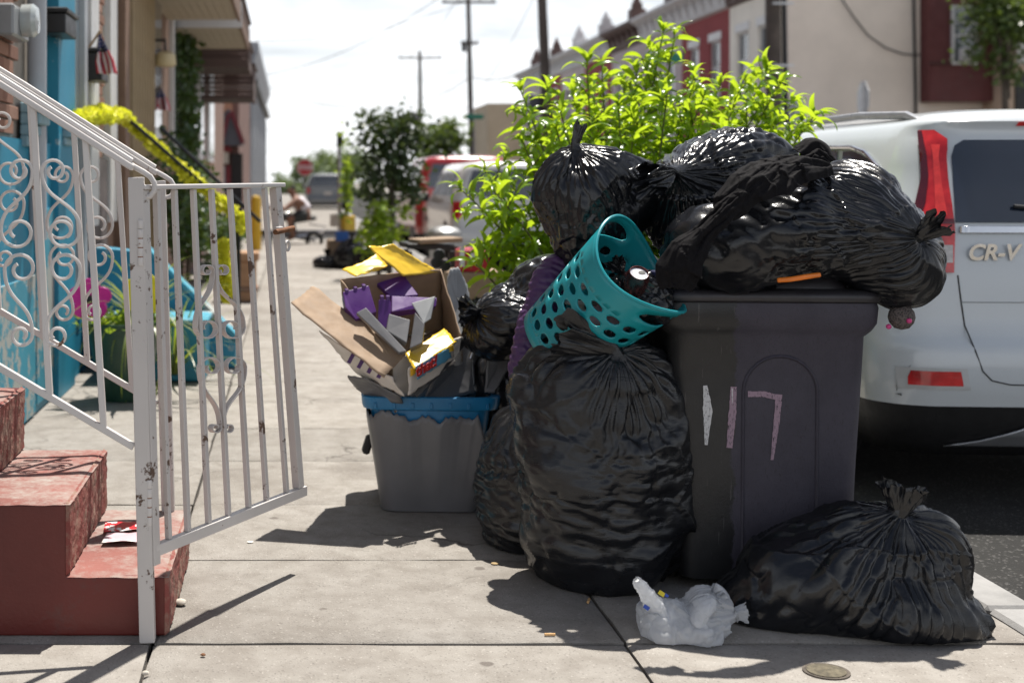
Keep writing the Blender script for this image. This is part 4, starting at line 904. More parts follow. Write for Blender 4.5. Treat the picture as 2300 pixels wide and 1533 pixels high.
mb = MB(); mb.tube([PX(1056, 806, 4.46), PX(1072, 768, 4.48), PX(1090, 730, 4.50)], 0.009, 10); tag(mb.build('metal_tube', simple('brushed_aluminium', (0.55, 0.55, 0.56), 0.3, 0.9), None, True, 50), 'short bare metal tube jutting from the tub beside the yellow flap', 'tube')
mb = MB(); mb.tube([PX(1040, 765, 4.50), PX(1000, 815, 4.42), PX(955, 860, 4.38), PX(930, 885, 4.38)], 0.012, 8, flat=(0.03, 0.012, (0, -1, 0.3))); tag(mb.build('plastic_strap', BLACKPLAST, None, False), 'black plastic strap running across the printed front of the toy box', 'strap')
# ================================================================ our stoop: red steps
def m_redpaint(name, c, worn, wear, rough=0.5, bump=0.2, sc=6):
    m = Mat(name); v = m.co(world_=True); a = m.noise(v, sc, 7, 0.68); b = m.noise(v, 40, 4, 0.7)
    w = m.math('ADD', m.math('MULTIPLY', a, 0.7), m.math('MULTIPLY', b, 0.3))
    base = m.ramp(m.noise(v, 3, 5), [(0.3, tuple(x * 0.75 for x in c)), (0.7, tuple(min(1, x * 1.15) for x in c))])
    m.color(m.mix(m.ramp(w, [(wear - 0.04, 0.0), (wear + 0.14, 1.0)]), base, worn)); m.set(rough=rough); m.bump(m.math('ADD', b, m.noise(v, 110, 3)), bump, 0.004); return m.m
STEPSIDE = m_redpaint('red_step_paint', (0.118, 0.016, 0.012), (0.085, 0.04, 0.036), 0.60, 0.42, 0.15)
STEPTOP = m_redpaint('worn_red_tread', (0.23, 0.082, 0.066), (0.31, 0.27, 0.24), 0.47, 0.8, 0.35, 3.2)
STEPROUGH = m_redpaint('rough_red_riser', (0.22, 0.055, 0.045), (0.27, 0.20, 0.15), 0.50, 0.8, 0.6, 12)
SY0, SY1 = 3.285, 3.945
stoop = empty('stoop', (-0.8, 3.6, 0), 'chipped red painted concrete steps with rough stuccoed risers', 'steps')
m_ = MB(); m_.prism([(-1.34, SY0, 0), (-0.332, SY0, 0), (-0.332, SY0, 0.158), (-0.592, SY0, 0.158), (-0.592, SY0, 0.348), (-0.852, SY0, 0.348), (-0.852, SY0, 0.545), (-1.34, SY0, 0.545)], (0, SY1 - SY0, 0)); o = m_.build('core', STEPSIDE, stoop, False); bevel_mod(o, 0.007, 2)
def step(x0, x1, z0, z1):
    st = stoop
    # tread and riser as skins with their own relief
    nx, ny = 24, 44; G = []
    for i in range(nx + 1):
        row = []
        for j in range(ny + 1):
            x = x0 + 0.006 + (x1 + 0.008 - x0 - 0.006) * i / nx; y = SY0 - 0.006 + (SY1 - SY0 + 0.012) * j / ny
            ed = max(0, 1 - (nx - i) / 2.5) + max(0, 1 - j / 2.0) + max(0, 1 - (ny - j) / 2.0)
            row.append((x, y, z1 + 0.004 + 0.002 * mnoise.noise((x * 18, y * 18, z1)) - 0.006 * min(1, ed) * (1 + 0.35 * mnoise.noise((x * 30, y * 30, 4)))))
        G.append(row)
    t = MB(); t.grid(G); st = t.build('step', STEPTOP, stoop, True)
    G = []; nz = 26
    for i in range(nz + 1):
        row = []
        for j in range(ny * 2 + 1):
            z = z0 + 0.002 + (z1 - z0 + 0.001) * i / nz; y = SY0 - 0.001 + (SY1 - SY0 + 0.002) * j / (ny * 2)
            r = 0.003 * mnoise.noise((y * 75, z * 110, 1.3)) + 0.003 * mnoise.noise((y * 22, z * 26, 7.7))
            edge_ = j in (0, ny * 2) or i in (0, nz); row.append((x1 + (-0.004 if edge_ else 0.007 + r), y, z))
        G.append(row)
    t = MB(); t.grid(G); o = t.build('riser', STEPROUGH, st, True)
step(-0.60, -0.332, 0.0, 0.158); step(-0.86, -0.592, 0.158, 0.348); step(-1.34, -0.852, 0.348, 0.545)
# ---------------------------------------------------------------- scroll curves drawn as polylines in a plane
def s_scroll(pt, rt, pb, rb, side, n=26, turns=1.15):
    """S-shaped wrought scroll: small spiral at pt, big spiral at pb, side=+1 bulges to +x"""
    L = []
    for k in range(n):
        f = k / (n - 1); a = math.radians(180 + 360 * turns * (1 - f)); r = rt * (0.38 + 0.62 * f); L.append((pt[0] + side * r * math.cos(a), pt[1] + r * math.sin(a)))
    p0 = L[-1]; p3 = (pb[0] + side * rb, pb[1]); d = (p3[1] - p0[1]) * 0.55
    p1 = (p0[0], p0[1] + d); p2 = (p3[0], p3[1] - d)
    for k in range(1, 14):
        t = k / 14; q = 1 - t; L.append(tuple(q ** 3 * p0[i] + 3 * q * q * t * p1[i] + 3 * q * t * t * p2[i] + t ** 3 * p3[i] for i in (0, 1)))
    for k in range(n):
        f = k / (n - 1); a = math.radians(360 * turns * f); r = rb * (1 - 0.62 * f); L.append((pb[0] + side * r * math.cos(a), pb[1] + r * math.sin(a)))
    return L
def flip(L, y0): return [(x, 2 * y0 - y) for x, y in L]
# ---------------------------------------------------------------- railings
def railing(Y, label, dx, dy, post_bottom, ks, curl_out):
    """dx,dy shift the drawing; ks scales it about the far end of the rail"""
    root = empty('stair_railing', PX(333 + dx, 1432, Y) if ks == 1 else Vector((-0.40, Y, 0.16)), label, 'railing')
    ox, oy = 300, 385
    def R_(x, y): return PX(ox + dx + (x - ox) * ks, oy + dy + (y - oy) * ks, Y)
    p = MB(); top = R_(306, 398); p.tube([Vector((top.x + 0.030, Y, post_bottom)), top], 0.02, flat=(0.040, 0.036, (0, 1, 0))); o = p.build('post', WHITEWORN, root, False); bevel_mod(o, 0.003)
    h = MB(); L = [R_(-420, -70), R_(-60, 150), R_(300, 378)]; h.tube(L, 0.02, flat=(0.017, 0.036, (0, 1, 0))); o = h.build('handrail', WHITEPAINT, root, False); bevel_mod(o, 0.004)
    h = MB(); L = [R_(-420, -84), R_(-60, 136), R_(296, 362)]; h.tube(L, 0.0085, 8); h.build('rail_cap', WHITEPAINT, root, True)
    c = MB(); L = [R_(270, 352), R_(300, 374)] + [R_(x, y) for x, y in ((322, 386), (338, 397), (347, 412), (347, 428), (337, 441), (322, 444), (309, 436), (303, 422), (303, 404))]; c.tube(L, 0.0075, 8, flat=None); c.build('rail_curl', WHITEPAINT, root, True)
    b = MB(); b.tube([R_(-420, 578), R_(-60, 789), R_(301, 1003)], 0.012, flat=(0.018, 0.018, (0, 1, 0))); o = b.build('bottom_rail', WHITEPAINT, root, False); bevel_mod(o, 0.002)
    for (a, c_) in (((74, 238), (112, 893)), ((192, 312), (233, 960)), ((-45, 165), (-8, 820)), ((-165, 95), (-128, 748))):
        q = MB(); q.tube([R_(*c_), R_(*a)], 0.012, flat=(0.0165, 0.0165, (0, 1, 0))); o = q.build('baluster', WHITEPAINT, root, False); bevel_mod(o, 0.002)
    for bx in (0, -240):
        by = 0 if bx == 0 else -146
        ctr = lambda y: 84 + (y - 387) * 0.058
        for s in (-1, 1):
            L = s_scroll((ctr(387) + s * 38, 384), 28, (ctr(520) + s * 50, 520), 39, s)
            q = MB(); q.tube([R_(x + bx, y + by) + Vector((0, -0.004, 0)) for x, y in L], 0.0052, 6); q.build('scroll', WHITEPAINT, root, True)
            L2 = [(x + (598 - 522) * 0.058, y) for x, y in flip(s_scroll((ctr(372) + s * 40, 372), 26, (ctr(520) + s * 48, 520), 37, s), 562)]
            q = MB(); q.tube([R_(x + bx, y + by) + Vector((0, -0.004, 0)) for x, y in L2], 0.0052, 6); q.build('scroll', WHITEPAINT, root, True)
    return root
railing(3.25, 'white wrought iron stair railing with scrolls whose post stands on the pavement', 0, 0, 0.0, 1.0, True)
railing(3.925, 'white wrought iron stair railing with its post on the lowest red step', 52, 10, 0.160, 3.25 / 3.925, False)
# ---------------------------------------------------------------- gate
GH, GF = Vector((-0.360, 3.25)), Vector((0.030, 3.87))
def G_(s, z):
    p = GH.lerp(GF, s); return Vector((p.x - (0.028 + 0.045 * s) * (z - 0.245) / 0.93, p.y, z))
def GP(px, py):
    s = 0.4
    for _ in range(30):
        Y = GH.y + (GF.y - GH.y) * s; z = CAMH - (py - VY) / FPX * Y; X = (px - VX) / FPX * Y; s += (X - G_(s, z).x) / 0.45
    return G_(s, z)
gd = Vector((GF.x - GH.x, GF.y - GH.y, 0)).normalized(); gn = Vector((gd.y, -gd.x, 0))
gate = empty('garden_gate', Vector((-0.36, 3.25, 0.24)), 'open white iron gate with flat scrollwork, hung on the railing post', 'gate')
def gbar(name, a, b, w, d, mat=WHITEWORN):
    q = MB(); q.tube([a, b], 0.01, flat=(w, d, tuple(gn))); o = q.build(name, mat, gate, False); bevel_mod(o, 0.0015); return o
gbar('bottom_rail', G_(-0.005, 0.236), G_(1.02, 0.236), 0.030, 0.022, WHITEPAINT)
q = MB(); q.tube([G_(-0.02, 1.182), G_(1.03, 1.186)], 0.01, flat=(0.013, 0.034, tuple(gn))); o = q.build('top_rail', WHITEPAINT, gate, False); bevel_mod(o, 0.003)
gbar('stile', G_(0.0, 0.20), G_(0.0, 1.174), 0.026, 0.022); gbar('stile', G_(0.975, 0.252), G_(0.975, 1.178), 0.030, 0.026)
for s in (0.085, 0.2, 0.33, 0.46, 0.6, 0.73, 0.88): gbar('bar', G_(s, 0.252), G_(s, 1.175), 0.0145, 0.0145)
for s in (-1, 1):
    L = s_scroll((485 + s * 18 - 4, 608), 15, (493 + s * 27, 736), 27, s, 18, 1.05)
    q = MB(); q.tube([GP(x, y) - gn * 0.001 for x, y in L], 0.006, flat=(0.0035, 0.017, tuple(gn))); q.build('scroll', WHITEWORN, gate, False)
    L = [(x + 8, y) for x, y in flip(s_scroll((489 + s * 15, 600), 12, (491 + s * 26, 736), 25, s, 18, 1.05), 780)]
    q = MB(); q.tube([GP(x, y) - gn * 0.001 for x, y in L], 0.006, flat=(0.0035, 0.017, tuple(gn))); q.build('scroll', WHITEWORN, gate, False)
lt = MB(); a = GP(606, 521); b = GP(646, 512); lt.tube([a - gn * 0.02 * -1, b - gn * 0.02 * -1], 0.0085, 10); lt.build('latch_bolt', RUST, gate, True, 50)
lt = MB(); c = GP(618, 517); lt.box(c + gn * 0.012, (0.03, 0.02, 0.024), (0, 0, math.atan2(gd.y, gd.x)), 0, 0.003); lt.build('latch_plate', WHITEWORN, gate, False)
rg_ = GP(642, 552) + gn * 0.006; lt = MB(); lt.tube([rg_ + gd * (0.012 * math.cos(k * math.pi / 10)) + Vector((0, 0, 0.014 * math.sin(k * math.pi / 10))) for k in range(20)], 0.0045, 8, True); lt.build('latch_ring', WHITEWORN, gate, True)
for py in (545, 1125):
    k = GP(322 if py < 900 else 342, py); hg = MB()
    for j in range(5): hg.lathe([(0.007, -0.011), (0.0075, -0.010), (0.0075, 0.010), (0.007, 0.011)], k + Vector((-0.006, -0.012, (j - 2) * 0.024)), 10)
    hg.build('hinge', [WHITEPAINT, RUST][0], gate, True, 50)
    for j in range(3):
        hr = MB(); hr.lathe([(0.0072, -0.0015), (0.0072, 0.0015)], k + Vector((-0.006, -0.012, (j - 1.5) * 0.024)), 10); hr.build('hinge_gap', RUST, gate, False)
# ---------------------------------------------------------------- small things on the steps and slabs
def m_print(name, c1, c2, sc=60):
    m = Mat(name); v = m.co(); w = m.n('ShaderNodeTexVoronoi'); w.inputs['Scale'].default_value = sc; w.distance = 'CHEBYCHEV'; m.l(v, w.inputs['Vector'])
    m.color(m.mix(m.ramp(w.outputs['Color'], [(0.62, 0.0), (0.66, 1.0)]), c1, c2)); m.set(rough=0.35); return m.m
def paper(name, label, cat, pts, z, mat, seed=1, amp=0.006):
    p = [Vector((*q, 0)) for q in pts]; G = []; n = 16
    for i in range(n + 1):
        row = []
        for j in range(n + 1):
            u, v_ = j / n, i / n; w = (p[0] * (1 - u) + p[1] * u) * (1 - v_) + (p[3] * (1 - u) + p[2] * u) * v_
            row.append((w.x, w.y, z + abs(amp * mnoise.noise((w.x * 12, w.y * 12, seed))) + 0.0015))
        G.append(row)
    q = MB(); q.grid(G); o = q.build(name, mat, None, True); solid(o, 0.0006); return tag(o, label, cat)
def gpt(px, py, z): Y = (CAMH - z) * FPX / (py - VY); return ((px - VX) / FPX * Y, Y)
zt = 0.169
paper('leaflet', 'red printed leaflet with white lettering lying on the lowest red step', 'leaflet', [gpt(232, 1196, zt), gpt(318, 1190, zt), gpt(318, 1172, zt), gpt(236, 1174, zt)], zt, m_print('red_leaflet_print', (0.55, 0.02, 0.03), (0.75, 0.7, 0.7), 70), 2)
paper('leaflet', 'pale pink crumpled leaflet lying on the lowest red step', 'leaflet', [gpt(228, 1222, zt), gpt(310, 1220, zt), gpt(312, 1198, zt), gpt(240, 1198, zt)], zt, m_print('pink_leaflet_print', (0.62, 0.42, 0.46), (0.75, 0.72, 0.7), 40), 5, 0.012)
def pebble(name, label, cat, px, py, s, mat, seed, flat=0.5, z=0.0):
    x, y = gpt(px, py, z); q = MB(); R = []
    for i in range(7):
        ph = math.pi * i / 6; R.append([(x + s * math.sin(ph) * math.cos(a) * (1 + .25 * mnoise.noise((math.cos(a) * 2, math.sin(a) * 2, seed + i * .3))), y + s * .8 * math.sin(ph) * math.sin(a) * (1 + .25 * mnoise.noise((math.cos(a) * 2, 5 + math.sin(a) * 2, seed))), z + s * flat * (1 - math.cos(ph))) for a in np.linspace(0, 2 * math.pi, 10, endpoint=False)])
    q.grid(R, True); o = q.build(name, mat, None, True, 40); return tag(o, label, cat)
PALE = simple('pale_stone', (0.48, 0.44, 0.38), 0.85, 0, 0.2, 60)
pebble('stone_chip', 'pale chip of stone beside the corner of the lowest red step', 'stone', 405, 1358, 0.018, PALE, 1)
pebble('stone_chip', 'flat pale chip lying along the foot of the red step side', 'stone', 238, 1424, 0.014, PALE, 3, 0.25)
pebble('paper_scrap', 'scrap of white paper on the bare slab between gate and tub', 'scrap', 562, 1217, 0.012, simple('scrap_paper', (0.7, 0.68, 0.64), 0.8), 5, 0.15)
pebble('leaf_scrap', 'dry tan leaf on the slab at the edge of the shade by the tall bag', 'leaf', 1112, 1266, 0.013, simple('dry_leaf', (0.36, 0.26, 0.13), 0.8), 7, 0.2)
pebble('crumb', 'reddish brown crumb on the bare slab near the gate post', 'crumb', 456, 1472, 0.007, simple('brown_crumb', (0.16, 0.07, 0.03), 0.9), 9, 0.5)
pebble('stone_chip', 'tiny chip of stone in the slab joint below the gate post', 'stone', 327, 1515, 0.009, PALE, 11, 0.6)
for (px, py, a, lb) in ((1235, 1428, 0.0, 'cigarette butt lying on the slab joint in front of the tall bag'), (1322, 1352, 1.2, 'cigarette butt at the foot of the tall bag')):
    x, y = gpt(px, py, 0); q = MB(); d = Vector((math.cos(a), math.sin(a), 0)) * 0.014; q.tube([Vector((x, y, 0.005)) - d, Vector((x, y, 0.005)) + d], 0.0038, 8); tag(q.build('cigarette_butt', simple('butt_paper', (0.55, 0.33, 0.14), 0.8), None, True, 50), lb, 'cigarette butt')
x, y = gpt(1856, 1506, 0)
vc = empty('valve_cover', (x, y, 0.001), 'small round rusty valve cover set in the slab before the slumped bag', 'valve cover')
q = MB(); q.lathe([(0.056, -0.004), (0.056, 0.0012), (0.050, 0.0015), (0.048, 0.0)], (x, y, 0.0), 28, caps=True, sy=0.9); q.build('rim', simple('dark_iron', (0.09, 0.075, 0.06), 0.85, 0, 0.4, 60, 0.4), vc, True, 40)
q = MB(); q.lathe([(0.046, -0.001), (0.0465, 0.0022), (0.02, 0.0025), (0.001, 0.0025)], (x, y, 0.0), 28, caps=False, sy=0.9); q.build('plate', simple('mossy_iron', (0.11, 0.095, 0.065), 0.9, 0, 0.5, 60, 0.5), vc, True, 40)
# ================================================================ the row of houses on our side
def WY(px): return -LWX * FPX / (VX - px)              # distance along the street of a point on the house fronts seen at px
def WZ(py, Y): return CAMH - (py - VY) / FPX * Y
BRICKM = []
for k, c in enumerate(((0.30, 0.155, 0.105), (0.26, 0.125, 0.085), (0.34, 0.19, 0.135))):
    m = Mat('brick_%d' % k); oi = m.n('ShaderNodeObjectInfo'); v = m.co(world_=True)
    m.color(m.mix(m.noise(v, 60, 4), m.ramp(oi.outputs['Random'], [(0, tuple(x * 0.7 for x in c)), (1, tuple(x * 1.15 for x in c))]), tuple(x * 0.8 for x in c))); m.set(rough=0.9); m.bump(m.noise(v, 150, 4), 0.4, 0.003); BRICKM.append(m.m)
MORTAR = m_brickjoint('mortar', (0.30, 0.26, 0.22))
def m_brickwall(name, c1, c2, mort, sc=1.0):
    m = Mat(name); g_ = m.n('ShaderNodeNewGeometry'); sp = m.n('ShaderNodeSeparateXYZ'); m.l(g_.outputs['Position'], sp.inputs[0])
    cb = m.n('ShaderNodeCombineXYZ'); m.l(m.math('ADD', sp.outputs[0], sp.outputs[1]), cb.inputs[0]); m.l(sp.outputs[2], cb.inputs[1])
    b = m.n('ShaderNodeTexBrick'); b.inputs['Scale'].default_value = 1; b.inputs['Brick Width'].default_value = 0.21; b.inputs['Row Height'].default_value = 0.072; b.inputs['Mortar Size'].default_value = 0.008
    b.inputs['Color1'].default_value = (*c1, 1); b.inputs['Color2'].default_value = (*c2, 1); b.inputs['Mortar'].default_value = (*mort, 1); m.l(cb.outputs[0], b.inputs['Vector'])
    st = m.noise(m.co(world_=True), 1.1, 5); m.color(m.mix(m.ramp(st, [(0.45, 0.0), (0.75, 0.4)]), b.outputs['Color'], tuple(x * 0.6 for x in c1))); m.set(rough=0.9); m.bump(b.outputs['Fac'], -0.4, 0.006); return m.m
BROWNBRICK = m_brickwall('brown_brick', (0.27, 0.15, 0.11), (0.22, 0.115, 0.085), (0.3, 0.26, 0.22))
REDBRICK = m_brickwall('painted_red_brick', (0.30, 0.055, 0.06), (0.26, 0.045, 0.05), (0.2, 0.06, 0.06))
BLUEP = painted('turquoise_wall_paint', (0.015, 0.235, 0.37), (0.33, 0.40, 0.42), 0.60, 0.5, 3.0, 14, 0.2)
BLUEW = painted('weathered_turquoise_paint', (0.05, 0.29, 0.40), (0.34, 0.36, 0.34), 0.50, 0.6, 2.2, 9, 0.3)
WHITEALU = simple('white_trim', (0.60, 0.60, 0.60), 0.45, 0, 0.08, 5)
GREYTRIM = simple('grey_trim', (0.36, 0.38, 0.41), 0.5, 0, 0.1, 5)
TAN = simple('tan_siding', (0.34, 0.26, 0.16), 0.7, 0, 0.15, 3, 0.15, 30); TAND = simple('brown_siding', (0.19, 0.115, 0.08), 0.75, 0, 0.2, 4, 0.2, 30)
_m = Mat('brown_shingle'); _oi = _m.n('ShaderNodeObjectInfo'); _n = _m.noise(_m.co(scale=(6, 6, 40)), 3, 5, .7); _m.color(_m.mix(_m.math('MULTIPLY', _n, 0.8), _m.ramp(_oi.outputs['Random'], [(0, (0.09, 0.055, 0.048)), (0.7, (0.17, 0.115, 0.10)), (1, (0.33, 0.27, 0.25))]), (0.06, 0.04, 0.036))); _m.set(rough=.85); SHING = _m.m; BEIGE = simple('beige_soffit', (0.42, 0.36, 0.27), 0.7, 0, 0.08, 4)
def front(parent, name, y0, y1, z0, z1, mat, out=0.0, thick=0.1):
    """slab of a house front; out = how far it stands proud of the wall line"""
    q = MB(); q.bb(LWX + out - thick, LWX + out, y0, y1, z0, z1); return q.build(name, mat, parent, False)
def row_house(y0, y1, h, wallmat, label, depth=9):
    r = empty('row_house', (LWX - depth / 2, (y0 + y1) / 2, 0), label, 'house')
    q = MB(); q.bb(LWX - depth, LWX, y0, y1 - 0.004, 0, h); q.build('wall', wallmat, r, False)
    q = MB(); q.bb(LWX - 0.02, LWX + 0.28, y0 + .01, y1 - .02, h - 0.45, h + 0.05, 0, 0.03); q.build('cornice', GREYTRIM, r, False)
    return r
brick_me = {}
def bricks(parent, y0, y1, z0, z1, mats, skip=()):
    """single bricks standing a little proud of the mortar"""
    row = 0; z = z0
    while z < z1:
        y = y0 + (0.105 if row % 2 else 0)
        while y + 0.2 <= y1:
            if not any(a < y + 0.2 and y < b for a, b in skip):
                mi = random.randrange(len(mats))
                if mi not in brick_me:
                    q = MB(); q.box((0, 0, 0), (0.018, 0.200, 0.062), None, 0, 0.003); me = q.mesh('brick'); me.materials.append(mats[mi]); brick_me[mi] = me
                o = bpy.data.objects.new('brick', brick_me[mi]); COL.objects.link(o); o.parent = parent
                o.location = Vector((LWX + 0.008 + random.uniform(0, 0.003), y + 0.1, z + 0.031)) - WL[parent.name]
            y += 0.211
        z += 0.072; row += 1
# --- house with the turquoise base (ours and next door share the front up to the first party line)
hA = row_house(3.0, 8.0, 6.9, MORTAR, 'brown brick row house with a turquoise painted base behind our red stoop')
bricks(hA, 5.55, 8.0, 1.42, 2.62, BRICKM, skip=((WY(36), WY(77)), (WY(99), WY(148)), (WY(132), WY(172))))
front(hA, 'upper_wall', 5.4, 8.0, 2.62, 6.4, BROWNBRICK, 0.012)
front(hA, 'painted_base', 5.0, 7.98, 0.0, 1.40, BLUEP, 0.03)
front(hA, 'weathered_panel', WY(-30), WY(60), 0.02, 0.72, BLUEW, 0.045); front(hA, 'base_panel', WY(64), WY(110), 0.05, 1.05, BLUEW, 0.045)
q = MB(); q.tube([Vector((LWX + 0.06, WY(56), 0.9)), Vector((LWX + 0.06, WY(56), 4.5))], 0.05, 12); q.build('downpipe', GREYTRIM, hA, True)
front(hA, 'pilaster', WY(103), WY(142), 0.0, 4.2, BLUEP, 0.07)
front(hA, 'door_frame', WY(140), WY(146), 0.5, 3.2, WHITEALU, 0.06); front(hA, 'door_frame', WY(165), WY(172), 0.5, 3.2, GREYTRIM, 0.07)
q = MB(); q.bb(LWX + .01, LWX + .035, WY(146), WY(165), 0.55, 2.9); q.build('door_glass', m_glass('pale_door_glass', (0.16, 0.2, 0.22), 0.12), hA, False)
for (a, b, t, d) in ((30, 64, 232, 330), (108, 136, 275, 345)):
    ya, yb = WY(a), WY(b); Y = (ya + yb) / 2; z1, z0 = WZ(t, Y), WZ(d, Y); q = MB()
    for k, (f0, f1, o_) in enumerate(((0.75, 1, 0.16), (0.5, 0.75, 0.12), (0.25, 0.5, 0.09), (0, 0.25, 0.06))): q.bb(LWX + 0.02, LWX + o_, ya + 0.05, yb - 0.05, z0 + (z1 - z0) * f0 + .001, z0 + (z1 - z0) * f1, 0, 0.006)
    q.build('bracket', simple('grey_blue_trim', (0.20, 0.32, 0.37), 0.55, 0, 0.2, 9), hA, False)
def wallbox(name, label, cat, px0, px1, py0, py1, mat, out, lid=None):
    Y0, Y1 = WY(px0), WY(px1); Y = (Y0 + Y1) / 2; q = MB(); z0, z1 = WZ(py1, Y), WZ(py0, Y)
    r = empty(name, (LWX + out / 2, Y, z0), label, cat)
    q.bb(LWX + 0.026, LWX + out, Y0, Y1, z0, z1 - 0.03, 0, 0.006); q.build('case', mat, r, False)
    q = MB(); q.bb(LWX + 0.024, LWX + out + 0.012, Y0 - .01, Y1 + .01, z1 - 0.028, z1, 0, 0.006); q.build('lid', lid or mat, r, False); return r
wallbox('mailbox', 'black metal mailbox with a sloping lid fixed beside the turquoise pilaster', 'mailbox', 84, 112, 26, 82, BLACKMET, 0.15)
wallbox('mailbox', 'tall black mailbox fixed to the brick front beside the little flag', 'mailbox', 180, 196, 112, 184, BLACKMET, 0.14)
mt = empty('electric_meter', (LWX + 0.1, WY(5), WZ(88, WY(5))), 'round grey electric meter on the brick front above the turquoise base', 'meter')
q = MB(); q.bb(LWX + 0.024, LWX + 0.10, WY(-20), WY(18), WZ(90, 5.8), WZ(20, 5.8), 0, 0.01); q.build('case', LTGREYPLAST, mt, False)
q = MB(); q.lathe([(0.075, 0), (0.078, 0.05), (0.06, 0.07), (0.01, 0.075)], (LWX + 0.102, WY(2), WZ(48, 5.8)), 20, 'x'); q.build('glass', m_glass('meter_glass', (0.3, 0.33, 0.33), 0.08), mt, True)
# --- brick house with pale pilaster strips
hB = row_house(8.004, 9.78, 7.1, MORTAR, 'brown brick row house with pale vertical trim strips and a flag')
bricks(hB, 8.02, 9.75, 1.0, 2.9, BRICKM, skip=((WY(187), WY(206)), (WY(232), WY(250))))
front(hB, 'upper_wall', 8.01, 9.77, 2.9, 6.5, BROWNBRICK, 0.012); front(hB, 'lower_wall', 8.01, 9.77, 0.0, 1.0, TAND, 0.012)
for a, b in ((188, 206), (233, 249)): front(hB, 'trim_strip', WY(a), WY(b), 0.9, 5.5, WHITEALU, 0.05)
front(hB, 'basement_panel', WY(196), WY(232), 0.1, 1.35, simple('sooty_stone', (0.09, 0.075, 0.075), 0.9, 0, 0.5, 9, 0.4), 0.03)
# --- tan sided house
hC = row_house(9.784, 13.6, 7.3, TAND, 'brown and tan sided row house with a beige porch roof')
for a, b, mt_ in ((252, 262, TAND), (272, 296, TAN), (299, 322, TAN)): front(hC, 'pilaster', WY(a), WY(b), 0.0, 6.0, mt_, 0.10)
for k in range(8):
    yy = WY(272) + (WY(322) - WY(272)) * (k + 0.5) / 8; q = MB(); q.bb(LWX + 0.10, LWX + 0.115, yy - 0.02, yy + 0.02, 0.1, 5.9); q.build('groove_batten', TAN, hC, False)
front(hC, 'window_frame', WY(330), WY(352), 1.6, 3.4, WHITEALU, 0.05)
q = MB(); q.bb(LWX + .05, LWX + .062, WY(333), WY(349), 1.7, 3.3); q.build('pane', GLASS, hC, False)
# --- dark red brick houses further on
hD = row_house(13.604, 16.4, 7.2, BROWNBRICK, 'dark brick row house with ivy and brown shingled porch hoods')
hE = row_house(16.404, 19.4, 7.0, m_brickwall('maroon_brick', (0.17, 0.075, 0.07), (0.14, 0.06, 0.055), (0.2, 0.16, 0.15)), 'maroon brick row house with two brown shingled hoods')
hF = row_house(19.404, CS0 - 1.0, 7.0, BROWNBRICK, 'brick corner row house beside the cross street')
for (h_, a, b) in ((hD, 380, 392), (hE, 424, 434), (hE, 441, 450), (hF, 462, 474)):
    front(h_, 'window_frame', WY(a), WY(b), 1.5, 3.2, WHITEALU, 0.05); q = MB(); ya, yb = WY(a), WY(b); q.bb(LWX + .05, LWX + .06, ya + .1, yb - .1, 1.6, 3.1); q.build('pane', GLASS, h_, False)
# porch hoods: soffit, fascia and planked cheeks
def hood(parent, y0, y1, xo, z0, z1, soff, face, planks=4, white=False):
    q = MB(); q.bb(LWX + .002, xo - 0.03, y0 + .03, y1 - .03, z0, z0 + 0.03); s_ = q.build('hood_soffit', soff, parent, False)
    n = 9
    for k in range(n):
        x = LWX + 0.03 + (xo - 0.08 - LWX) * k / n; q = MB(); q.bb(x, x + (xo - LWX) / n * 0.82, y0 + .04, y1 - .04, z0 - 0.008, z0 - 0.001); q.build('soffit_board', soff, s_, False)
    hh = (z1 - z0) / planks
    for k in range(planks):
        q = MB(); q.bb(LWX + .002, xo - 0.012 * k * 0, y0 - 0.004 * (k % 2), y0 + 0.025, z0 - 0.01 + hh * k + 0.004, z0 - 0.01 + hh * (k + 1) - 0.004 ); q.build('hood_plank', face, parent, False)
    q = MB(); q.bb(xo - 0.03, xo, y0 + .03, y1, z0 - 0.02, z1); q.build('hood_fascia', TAND if white else face, parent, False)
    q = MB(); q.prism([(LWX + .002, y0 + .03, z1 + .002), (xo + 0.03, y0 + .03, z1 + .002), (xo + 0.03, y0 + .03, z1 + 0.03), (LWX + .002, y0 + .03, z1 + 0.35)], (0, y1 - y0 - .03, 0)); q.build('hood_roof', SHING, parent, False)
hood(hC, 9.9, 13.45, -0.555, 2.93, 3.3, BEIGE, BEIGE, 3, True)
hood(hD, 14.0, 16.3, -0.56, 2.92, 3.22, BEIGE, WHITEALU, 2, True)
hood(hE, 16.7, 18.0, -0.58, 2.72, 3.02, simple('dark_soffit', (0.06, 0.04, 0.035), 0.8), SHING, 5)
hood(hE, 18.2, 19.35, -0.565, 2.40, 2.87, simple('darker_soffit', (0.05, 0.035, 0.03), 0.8), SHING, 7)
